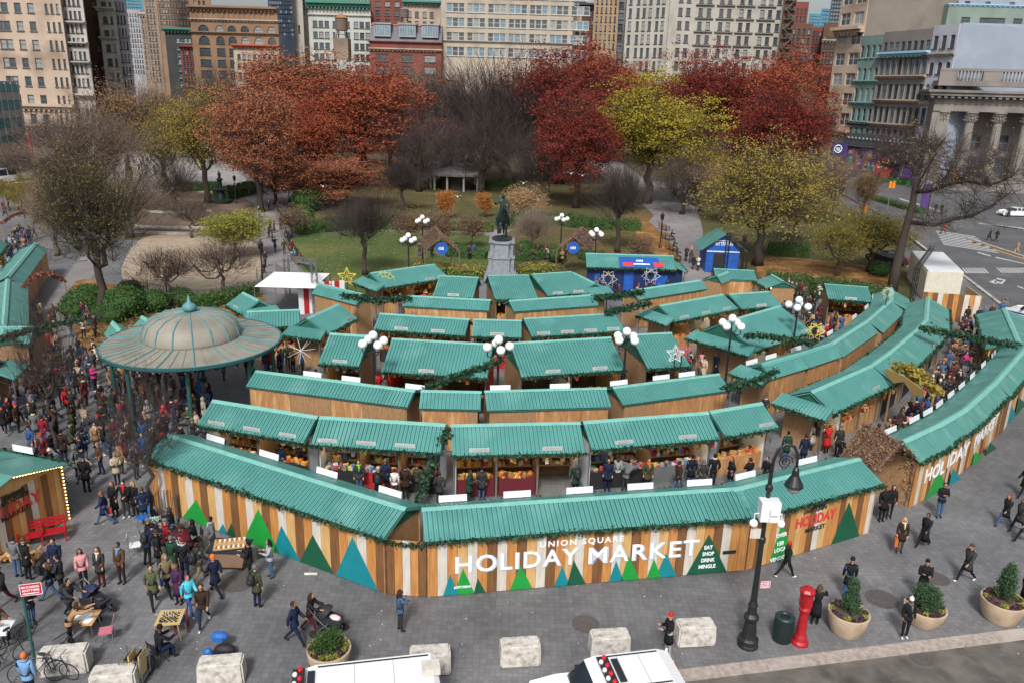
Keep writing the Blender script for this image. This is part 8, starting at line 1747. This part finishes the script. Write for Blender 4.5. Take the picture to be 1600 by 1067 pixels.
person(50, 1095, 90, 'stand', 'light blue', 'navy', (SH, 'orange'), 'jacket', label='person with orange hair and pale blue top at the bottom edge beside the bicycles')
# seated people
def seat_at(px, py, face, *a, **k): return person(px, py, face, 'sit', *a, **k)
# crowd -------------------------------------------------------------
def in_stall(p):
 for T, A, B, n, df, db, L, u, zf, zr in STALLS:
  q = V((p.x-A.x, p.y-A.y, 0)); s = q.dot(u); t = q.dot(n)
  if -.25 < s < L+.25 and -db-.2 < t < df+.15: return True
 return False
TAKEN = [o[0].location.copy() for o in PEOPLE]
rnd = random.Random(2024)
def crowd(poly, n, zone, faces=None, sp=.55, cols=None, poses=None):
 q = [P(*p) for p in poly]; k = 0; tries = 0; x0, x1 = min(p.x for p in q), max(p.x for p in q); y0, y1 = min(p.y for p in q), max(p.y for p in q)
 while k < n and tries < n*60:
  tries += 1; p = V((rnd.uniform(x0, x1), rnd.uniform(y0, y1), 0)); c = False; j = len(q)-1
  for i in range(len(q)):
   if (q[i].y > p.y) != (q[j].y > p.y) and p.x < (q[j].x-q[i].x)*(p.y-q[i].y)/(q[j].y-q[i].y)+q[i].x: c = not c
   j = i
  if not c or in_stall(p) or any((p-t).length < sp for t in TAKEN): continue
  if zone.startswith('round') and (p-C0).length < 1: continue
  TAKEN.append(p); px, py = proj(p)
  wm = rnd.random() < .45; ps = rnd.choice(poses or ['stand', 'stand', 'walk', 'stride', 'pockets', 'phone', 'fold'])
  top = rnd.choices(['black', 'dark grey', 'navy', 'dark brown', 'olive', 'brown', 'grey', 'maroon', 'dark green', 'tan', 'denim blue', 'red', 'beige', 'light grey', 'pink', 'blue', 'cream', 'magenta', 'khaki'], [26, 14, 14, 8, 6, 6, 5, 5, 3, 4, 4, 2.5, 2, 2, 1, 2, 1.5, .6, 2])[0]
  lg = rnd.choices(['black', 'denim blue', 'navy', 'dark grey', 'khaki', 'brown'], [10, 7, 5, 5, 1.5, 1])[0]
  hd_ = rnd.choices([(SH, 'dark brown'), (SH, 'black'), (LG, 'dark brown'), (LG, 'blonde'), (LG, 'auburn'), (SH, 'grey'), (BN, 'black'), (BN, 'grey'), (BN, 'red'), (PM, 'cream'), (HD, top), (BN, 'navy'), (LG, 'brown')], [8, 7, 5 if wm else .3, 2 if wm else .1, 2 if wm else .1, 3, 4, 3, 1, .8, 3, 2, 4 if wm else .2])[0]
  person(px, py, rnd.choice(faces) + rnd.uniform(-30, 30) if faces else rnd.uniform(0, 360), ps, top, lg, hd_, rnd.choice(['coat', 'coat', 'jacket', 'long' if wm else 'coat']), wm, scarf=rnd.choice([None, None, None, 'grey', 'cream', 'dark red']), white_shoes=rnd.random() < .15, pos=p, h=rnd.uniform(1.58, 1.86))
  PEOPLE[-1].append(zone); PEOPLE[-1][3] = px; PEOPLE[-1][4] = py; k += 1
crowd([(60, 790), (150, 770), (240, 740), (235, 640), (170, 560), (60, 570), (40, 640)], 95, 'in the left crowd', sp=.7)
crowd([(180, 690), (250, 740), (310, 700), (330, 640), (280, 600), (190, 600)], 40, 'by the round pavilion', sp=.6)
crowd([(175, 590), (330, 600), (420, 590), (435, 555), (330, 540), (200, 545)], 24, 'under the round pavilion', sp=.7)
crowd([(0, 680), (60, 690), (60, 560), (0, 560)], 16, 'at the left edge stalls', sp=.6)
crowd([(40, 560), (150, 555), (150, 500), (60, 500)], 14, 'on the left walk', sp=.7)
crowd([(0, 445), (42, 392), (58, 372), (30, 372), (0, 410)], 26, 'in the far left aisle', sp=.55)
crowd([(185, 290), (235, 296), (260, 262), (390, 262), (395, 248), (200, 245)], 55, 'on the upper plaza', sp=.9)
crowd([(0, 345), (60, 350), (120, 320), (60, 310), (0, 320)], 10, 'on the left avenue', sp=.9)
crowd([(400, 330), (436, 330), (470, 430), (405, 440)], 16, 'on the left park path', sp=.6)
crowd([(300, 715), (690, 775), (690, 790), (380, 740)], 9, 'in the nearest aisle, left', sp=.6)
crowd([(700, 770), (1200, 750), (1200, 765), (700, 792)], 6, 'in the nearest aisle, right', sp=.7)
crowd([(400, 590), (480, 592), (490, 545), (430, 540)], 7, 'by the ATM sign', sp=.6)
crowd([(490, 610), (1080, 600), (1080, 612), (490, 622)], 12, 'in the middle aisle', sp=.6)
crowd([(1290, 720), (1330, 735), (1400, 680), (1470, 590), (1500, 520), (1560, 545), (1450, 660), (1375, 735)], 95, 'in the crowded right aisle', sp=.52, faces=[60, 240, 90, 270])
crowd([(1180, 660), (1240, 640), (1200, 600), (1150, 610)], 7, 'by the inner curving row', sp=.6)
crowd([(1205, 505), (1265, 560), (1350, 500), (1370, 475), (1300, 478), (1215, 455)], 48, 'in the right rear aisle', sp=.55)
crowd([(570, 480), (650, 500), (690, 475), (600, 460)], 24, 'behind the white tent', sp=.6)
crowd([(905, 470), (1000, 480), (1080, 455), (960, 450)], 12, 'before the long blue booth', sp=.6)
crowd([(640, 400), (760, 412), (760, 404), (660, 394)], 9, 'beside the statue, left', sp=.7)
crowd([(800, 414), (890, 420), (900, 408), (810, 403)], 9, 'beside the statue, right', sp=.7)
crowd([(1065, 400), (1095, 400), (1100, 440), (1072, 440)], 5, 'near the blue gabled booth', sp=.7)
crowd([(1050, 600), (1180, 590), (1180, 560), (1080, 580)], 6, 'beside the big hipped stall', sp=.6)
# chess tables, chairs, bicycles, strollers, carts
mat('board_cyan', (.25, .58, .58), .5); mat('board_white', (.70, .72, .74), .5); mat('board_wood', (.52, .38, .16), .5); mat('pink_seat', (.50, .16, .20), .6); mat('chair_black', (.02, .02, .022), .5); mat('cart_brown', (.24, .15, .10), .6); mat('backgammon', (.50, .30, .13), .5); mat('cover_black', (.02, .022, .03), .7)
def table(px, py, rz, lb, top, chess=True, w_=.82, h=.72, leg='steel', stack=None):
 b = P(px, py); T = thing('games_table', lb, 'table', b, 'chess tables'); T.rotation_euler = (0, 0, rz); ORG[T.name] = Z(0)
 mb = MB().box((0, 0, h), (w_, w_, .035)); mb.build('tabletop', top, T)
 for sx in (-1, 1):
  for sy in (-1, 1): mb = MB().beam((sx*w_*.46, sy*w_*.40, 0), (sx*w_*.36, sy*w_*.36, h-.02), .03); mb.build('leg', leg, T)
 if chess:
  mb = MB(); g = w_*.72; s = g/8
  for i in range(8):
   for j in range(8):
    if (i+j) % 2: mb.box((-g/2+s*(i+.5), -g/2+s*(j+.5), h+.021), (s, s, .006))
  mb.build('board_squares', 'chair_black', T); r = random.Random(px); z = h+.025; CS = thing('chess_set', 'chess pieces standing on the '+lb, 'chess set', b)
  for side, mt in ((0, 'letter_black'), (1, 'plank_white')):
   for k in range(9):
    i, j = (k % 8), (r.choice([0, 1, 2, 3]) if side == 0 else r.choice([4, 5, 6, 7])); p = Matrix.Rotation(rz, 3, 'Z') @ V((-g/2+s*(i+.5), -g/2+s*(j+.5), z)); mb = MB().lathe([(.024, 0), (.024, .012), (.012, .022), (.010, .06), (.018, .068), (.012, .085), (0, .09)], b+p, 8)
    mb.build('chess_piece', mt, CS)
 return T
table(249, 838, .35, 'pale cyan chess table nearest the striped wall', 'board_cyan'); table(285, 868, -.25, 'white chess table in the middle of the onlookers', 'board_white'); table(269, 992, .15, 'yellow wooden chess table with the lone seated player', 'board_wood', leg='board_wood'); 
T = table(136, 993, .1, 'small wooden table with papers under the leaning person', 'plank_tan', chess=False); mb = MB().box((-.05, .05, .745), (.5, .36, .01), 0, .2); mb.box((.22, -.15, .75), (.22, .3, .01), 0, -.2); b_ = mb.build('papers', 'letter_white', org=(0, 0, 0), label='white papers lying on the small wooden table', cat='papers', kind=None); b_.location = P(136, 993)
table(2, 1010, .2, 'white table cut by the left frame edge', 'board_white', chess=False)
def chair(px, py, rz, lb, seat, fr='steel', wood=False, tip=0):
 T = thing('folding_chair' if not wood else 'wooden_chair', lb, 'chair', (0, 0, 0), 'chairs round the chess tables')
 mb = MB().box((0, 0, .45), (.42, .42, .035)); mb.build('seat', seat, T)
 mb = MB()
 if wood: [mb.box((-.2-.02*k, 0, .6+k*.11), (.03, .38, .06)) for k in range(4)]
 else: mb.prism([(-.2, -.2, .62), (-.2, .2, .62), (-.26, .2, .88), (-.26, -.2, .88)], (-.02, 0, 0))
 mb.build('backrest', seat if not wood else fr, T)
 for sy in (-1, 1): mb = MB(); w_ = .045 if wood else .022; mb.beam((.19, sy*.2, 0), (-.05 if not wood else .19, sy*.2, .45), w_); mb.build('leg', fr, T); mb = MB().beam((-.22, sy*.2, 0), (-.2, sy*.2, .45), w_); mb.beam((-.2, sy*.2, .45), (-.27, sy*.2, .92), w_); mb.build('leg', fr, T)
 T.location = P(px, py, .28 if tip else 0); T.rotation_euler = (0, tip, R(rz)); return T
chair(168, 1002, 200, 'pink folding chair beside the small wooden table', 'pink_seat'); chair(90, 1012, 40, 'black folding chair tipped over near the bicycles', 'chair_black', 'chair_black', tip=1.2); chair(213, 866, 20, 'white folding chair left of the cyan chess table', 'board_white'); chair(284, 984, 200, 'dark red wooden chair with blue seat at the yellow chess table', 'bag_blue', 'maroon', wood=True)
chair(134, 975, 280, 'black folding chair behind the small wooden table', 'chair_black'); chair(250, 1034, 60, 'black chair under the lone player in black', 'chair_black', 'chair_black'); chair(272, 838, 190, 'black chair under the player at the striped wall', 'chair_black', 'chair_black'); chair(308, 858, 215, 'black chair under the hooded player', 'chair_black', 'chair_black'); chair(232, 856, 30, 'grey chair under the player left of the cyan table', 'grey_panel'); chair(224, 822, 250, 'blue chair by the bare tree trunk', 'bag_blue')
seat_at(251, 1035, 50, 'black', 'navy', (BN, 'black'), 'coat', label='lone player in black seated at the yellow chess table'); seat_at(272, 839, 190, 'black', 'denim blue', (HD, 'dark grey'), 'coat', label='player in dark hooded coat seated right of the cyan chess table')
seat_at(308, 859, 200, 'black', 'olive', (HD, 'black'), 'coat', label='player with black hood seated against the green painted fir'); seat_at(232, 857, 30, 'black', 'black', (SH, 'grey'), 'coat', label='player in black with grey hair seated left of the cyan chess table')
seat_at(-2, 1000, 340, 'brown', 'black', (SH, 'dark brown'), 'coat', label='person in brown seated at the white table on the left edge')
for i, (px, py, f) in enumerate([(1048, 376, 0), (1052, 392, 0), (1057, 407, 0), (462, 408, 180), (300, 650, 200), (312, 655, 200), (296, 640, 210)]): seat_at(px, py, f, ['black', 'dark grey', 'navy', 'light blue', 'denim blue', 'navy', 'black'][i], 'dark grey', (SH, 'dark brown'), 'coat', z=.0, label=['person seated on the second bench of the right lawn path', 'person seated on the third bench of the right lawn path', 'person seated on the nearest bench of the right lawn path', 'person in light blue seated by the left lawn fence', 'person in blue seated on the pavilion step, middle', 'person in navy seated on the pavilion step, right', 'person in black seated on the pavilion step, left'][i])
# bench at the left stall, log pile
bench(P(68, 848), R(28), 'bright red wooden bench against the striped gable of the left stall', 'call_red', L=1.75, grp='red bench'); T = thing('log_pile', 'pile of split logs at the corner of the left stall', 'logs', P(22, 872)); rnd = random.Random(4)
for k in range(34): c = P(22, 872)+V((rnd.uniform(-1.1, 1.1), rnd.uniform(-.3, .3), .1+.12*(k % 4))); a = rnd.gauss(1.2, .3); mb = MB().tube([c, c+V((.4*math.cos(a), -.4*math.sin(a), .03))], .07, 6); mb.build('log', 'plank_tan', T)
# games cart
b = P(362, 884); T = thing('games_cart', 'brown wheeled cart with a black lid beside the painted firs', 'cart', b); mb = MB().prism([b+V((-.55, -.4, .2)), b+V((.55, -.4, .2)), b+V((.7, -.45, .85)), b+V((-.7, -.45, .85))], (0, .85, 0)); mb.build('bin', 'cart_brown', T); mb = MB().box(b+Z(.9), (1.5, 1.0, .08)); mb.build('lid', 'cover_black', T)
for sx in (-1, 1):
 for sy in (-1, 1): mb = MB().tube([b+V((sx*.45, sy*.3-.03, .1)), b+V((sx*.45, sy*.3+.03, .1))], .1, 12); mb.build('wheel', 'tyre', T)
T = thing('backgammon_board', 'open backgammon board lying on the games cart', 'board game', b+Z(.96)); mb = MB().box(b+Z(1.0), (1.15, .75, .05), 0, .25); mb.build('board', 'backgammon', T); u = V((math.cos(.25), math.sin(.25), 0)); v = V((-u.y, u.x, 0))
for k in range(12):
 for s in (-1, 1): mb = MB(); c = b+u*(-.5+k*.09)+v*(.33*s)+Z(1.027); mb.prism([c, c+u*.07, c+u*.035-v*.27*s], (0, 0, .004)); mb.build('point', 'letter_white' if k % 2 else 'plank_brown', T)
# strollers
def stroller(px, py, rz, lb, hood):
 b = P(px, py); T = thing('stroller', lb, 'stroller', (0, 0, 0), 'strollers'); mb = MB()
 mb.tube([(-.55, -.2, 1.0), (-.2, -.24, .62), (.35, -.24, .14)], .014, 6); mb.tube([(-.55, .2, 1.0), (-.2, .24, .62), (.35, .24, .14)], .014, 6); mb.tube([(-.55, -.2, 1.0), (-.55, .2, 1.0)], .018, 6); mb.tube([(-.35, -.24, .14), (.1, -.24, .55)], .014, 6); mb.tube([(-.35, .24, .14), (.1, .24, .55)], .014, 6); mb.tube([(-.35, -.24, .14), (-.35, .24, .14)], .014, 6); mb.tube([(.35, -.24, .14), (.35, .24, .14)], .014, 6); mb.build('stroller_frame', 'steel', T)
 mb = MB().prism([(-.25, -.2, .55), (.4, -.2, .42), (.45, -.2, .55), (-.1, -.2, .72)], (0, .4, 0)); mb.build('seat', 'cover_black', T); mb = MB(); n = 7; vs = []
 for i in range(n):
  a = -.3+i*.42
  for j in range(7): c = -math.pi/2+j*math.pi/6; vs.append((-.05+.34*math.cos(a)*math.cos(c)*-1, .26*math.sin(c), .68+.34*math.sin(a)*math.cos(c)))
 mb.add(vs, [(i*7+j, i*7+j+1, (i+1)*7+j+1, (i+1)*7+j) for i in range(n-1) for j in range(6)]); mb.build('canopy', hood, T); mb = MB().box((0, 0, .28), (.5, .34, .18)); mb.build('basket', 'dark', T)
 for x in (-.38, .38):
  for y in (-.27, .27): mb = MB().tube([(x, y-.02, .13), (x, y+.02, .13)], .13, 16); mb.build('wheel', 'tyre', T)
 mb = MB().ball((.18, 0, .6), (.22, .13, .09), 10); mb.build('blanket', 'pink_cloth' if hood == 'dark' else 'bag_dark', T)
 T.location = b; T.rotation_euler = (0, 0, R(rz)); T.scale = (1.15, 1.15, 1.15)
mat('pink_cloth', (.72, .58, .58), .8); mat('navy_cloth', (.012, .02, .07), .7); stroller(151, 958, -20, 'navy hooded stroller with silver frame', 'navy_cloth'); stroller(514, 990, -10, 'black stroller with pale pink blanket behind the planter', 'dark')
# bicycles
def bike(px, py, rz, lb, fr, lean=.12):
 T = thing('bicycle', lb, 'bicycle', (0, 0, 0), 'bicycles locked by the sign post'); W = [(-.52, 0, .34), (.52, 0, .34)]
 for x, _, z in W:
  mb = MB().tube([(x+.33*math.cos(a), 0, z+.33*math.sin(a)) for a in [i*math.pi/12 for i in range(25)]], .017, 6, cap=False); w_ = mb.build('wheel', 'tyre', T)
  for k in range(12): a = k*math.pi/6; mb = MB().tube([(x, 0, z), (x+.32*math.cos(a), 0, z+.32*math.sin(a))], .003, 3); mb.build('spoke', 'steel', w_)
 bb, hd1, hd2, st_ = (-.08, 0, .30), (.36, 0, .78), (.38, 0, .88), (-.22, 0, .82); mb = MB()
 for a, c in ((bb, hd1), (bb, st_), (st_, hd1), (st_, W[0]), (bb, W[0]), (hd2, W[1])): mb.tube([a, c], .016, 6)
 mb.build('bicycle_frame', fr, T); mb = MB().tube([(.36, 0, .86), (.38, 0, .98), (.40, -.26, 1.0)], .012, 6); mb.tube([(.38, 0, .98), (.40, .26, 1.0)], .012, 6); mb.build('handlebar', 'chair_black', T); mb = MB().tube([st_, (-.24, 0, .92)], .012, 6); mb.ball((-.26, 0, .95), (.14, .07, .03), 10); mb.build('saddle', 'chair_black', T)
 mb = MB().tube([(-.08, -.03, .3), (-.08, .03, .3)], .09, 14); mb.build('crank', 'steel', T); T.location = P(px, py); T.rotation_euler = (lean, 0, R(rz))
bike(88, 1058, -8, 'dark blue bicycle with red bell leaning by the sign post', 'navy_cloth'); bike(60, 1066, 12, 'black bicycle lying against the blue one', 'chair_black', -.2); bike(12, 1042, 60, 'bicycle with black basket at the left edge', 'chair_black'); bike(22, 1010, 70, 'bicycle parked behind, at the left edge table', 'dark', .2)
# luggage and trolleys
def bag(name, px, py, r_, mt, lb, z=0): mb = MB(); b = P(px, py); mb.ball((b.x, b.y, r_[2]+z), r_, 14); mb.box((b.x, b.y-r_[1]*.7, r_[2]+z), (r_[0]*1.1, r_[1]*.6, r_[2]*.9)); return mb.build(name, mt, label=lb, cat='luggage', group='luggage on the plaza', smooth=False)
bag('duffel_bag', 352, 1022, (.36, .22, .2), 'bag_dark', 'black bag in the middle of the luggage pile behind the block'); bag('duffel_bag', 345, 1014, (.3, .2, .16), 'bag_blue', 'bright blue bag on top of the luggage pile', .36); bag('duffel_bag', 326, 1028, (.16, .14, .2), 'bag_blue', 'small blue bag left of the luggage pile'); bag('suitcase', 66, 896, (.2, .3, .34), 'bag_dark', 'black wheeled suitcase with orange trim near the left stall'); bag('rucksack', 92, 1030, (.2, .2, .26), 'bag_dark', 'black rucksack beside the tipped black chair'); bag('rucksack', 236, 1046, (.18, .2, .28), 'bag_dark', 'dark rucksack between the trolley and the lone player')
b = P(214, 1062); T = thing('trolley', 'metal mesh shopping trolley stacked with folded boards', 'trolley', b)
for sx in (-1, 1):
 for sy in (-1, 1): mb = MB().beam(b+V((sx*.32, sy*.26, .1)), b+V((sx*.36, sy*.3, 1.05)), .025); mb.build('upright', 'steel', T); mb = MB().tube([b+V((sx*.3, sy*.25-.02, .07)), b+V((sx*.3, sy*.25+.02, .07))], .07, 10); mb.build('wheel', 'tyre', T)
for s in (-1, 1):
 mb = MB()
 for k in range(7): z = .2+k*.12; mb.beam(b+V((-.35, s*.28, z)), b+V((.35, s*.28, z)), .012)
 for k in range(7): x = -.33+k*.11; mb.beam(b+V((x, s*.28, .15)), b+V((x, s*.29, .98)), .010)
 mb.build('mesh_side', 'steel', T)
mb = MB().box(b+Z(.18), (.66, .54, .03)); mb.build('floor', 'steel', T)
for k in range(6): mb = MB().obox(b+V((-.26+k*.09, -.22, .2)), V((.04, 0, .03)), V((.02, .44, 0)), V((.05*(k % 2), 0, .7+.08*(k % 3)))); mb.build('folded_board', ['cart_brown', 'bag_dark', 'board_wood'][k % 3], label='%s folded %s board stacked in the shopping trolley' % (['front', 'rear'][k//3], ['brown', 'black', 'yellow'][k % 3]), cat='board', group='boards stacked in the trolley')
mb = MB(); c = P(486, 898); mb.tube([c+V((-.25, 0, .05)), c+V((.25, .02, .05))], .05, 8); mb.build('log', 'plank_white', label='short pale log lying before the dark green painted fir', cat='log')
# iron tree guard
b = P(243, 808); T = thing('tree_guard', 'dark iron fence guard round the bare tree by the striped wall', 'railing', b+V((.6, -.2, 0)))
for k in range(15): a = k/14*3.6-.6; p = b+V((.55+.5*math.cos(a), -.1+.4*math.sin(a), 0)); mb = MB().tube([p, p+Z(1.1), p+V((.04, 0, 1.2))], .018, 5); mb.build('bar', 'iron', T)
# gulls and pigeons over the lawn
for k, (px, py, z) in enumerate([(505, 292, 6), (715, 308, 6), (892, 272, 8), (910, 275, 8), (818, 287, 8), (664, 136, 22)]):
 d = P(px, py, z); mb = MB().ball(d, (.09, .22, .08), 8); mb.ball(d+V((0, .2, .04)), (.05, .07, .05), 6)
 for s in (-1, 1): mb.add([d+V((0, .1, .04)), d+V((0, -.1, .04)), d+V((s*.35, -.08, .2)), d+V((s*.62, -.12, .08)), d+V((s*.35, .08, .2))], [(0, 1, 2, 4), (4, 2, 3)])
 mb.build('pigeon', 'letter_white', label=['white bird flying low above the left end of the upper lawn', 'white bird flying near the left orange cone tree', 'white bird flying, left of two over the right lawn', 'white bird flying, right of two over the right lawn', 'white bird flying above the apricot tree', 'white bird flying high before the bare centre tree'][k], cat='bird', group='birds in the air')
# labels that single each one out
seen = {}
PEOPLE.sort(key=lambda r: (r[0].location-Z(HC)).length); far = PEOPLE[298:]; PEOPLE = PEOPLE[:298]
for rec in PEOPLE:
 o, lb, ds, px, py = rec[:5]
 if lb: o['label'] = lb if len(lb.split()) <= 16 else ' '.join(lb.split()[:16]); continue
 seen.setdefault((ds.split(',')[0]+','+ds.split(',')[2], rec[5]), []).append(rec)
for (ds, zn), rs in seen.items():
 rs.sort(key=lambda r: r[3]); nm = ['leftmost', 'second from left', 'third from left', 'fourth from left', 'fifth from left', 'sixth from left', 'seventh from left', 'eighth from left']
 for i, r in enumerate(rs):
  r[0]['label'] = ' '.join(((nm[i] if i < 8 else 'rightmost')+' '+ds+' '+zn if len(rs) > 1 else ds+' '+zn).replace(',', '').split())
# everyone beyond the three hundred nearest: one crowd
import numpy as np
vs, fs, cs, mi = [], [], [], []; base = 0
SL = {'skin': 0, 'cloth': 1, 'shoe': 2, 'eye': 2, 'lip': 0}
for rec in far:
 o = rec[0]; Mo = Matrix.Translation(o.location) @ Matrix.Rotation(o.rotation_euler[2], 4, 'Z') @ Matrix.Scale(o.scale[0], 4)
 for q in [o]+[c for c in bpy.data.objects if c.parent == o]:
  me = q.data; n = len(me.vertices); a = np.empty(n*3, 'f'); me.vertices.foreach_get('co', a); a = a.reshape(-1, 3); Mn = np.array(Mo); vs.append(a @ Mn[:3, :3].T+Mn[:3, 3])
  for f in me.polygons:
   fs.append([base+i for i in f.vertices]); m_ = me.materials[f.material_index].name; mi.append(SL[m_])
   cs.extend([tuple(o.color[:3])+(1,) if q is o else tuple(q.color[:3])+(1,)]*len(f.vertices))
  base += n
me = bpy.data.meshes.new('distant_crowd'); me.from_pydata(np.concatenate(vs).tolist(), [], fs); at = me.color_attributes.new('Col', 'FLOAT_COLOR', 'CORNER'); at.data.foreach_set('color', np.array(cs, 'f').ravel())
m = bpy.data.materials.new('crowd_cloth'); m.use_nodes = True; n = m.node_tree; ca = n.nodes.new('ShaderNodeVertexColor'); ca.layer_name = 'Col'; n.links.new(ca.outputs[0], n.nodes['Principled BSDF'].inputs['Base Color']); n.nodes['Principled BSDF'].inputs['Roughness'].default_value = .85
for x in (mat('crowd_skin', (.42, .22, .14), .5), m, M['dark']): me.materials.append(x)
me.polygons.foreach_set('material_index', mi); me.polygons.foreach_set('use_smooth', [True]*len(fs)); o = bpy.data.objects.new('distant_crowd', me); COL.objects.link(o); tag(o, 'distant crowd of small figures on the plaza, paths and rear aisles', 'crowd', None, 'stuff')
for rec in far:
 for q in [c for c in bpy.data.objects if c.parent == rec[0]]+[rec[0]]: bpy.data.objects.remove(q)
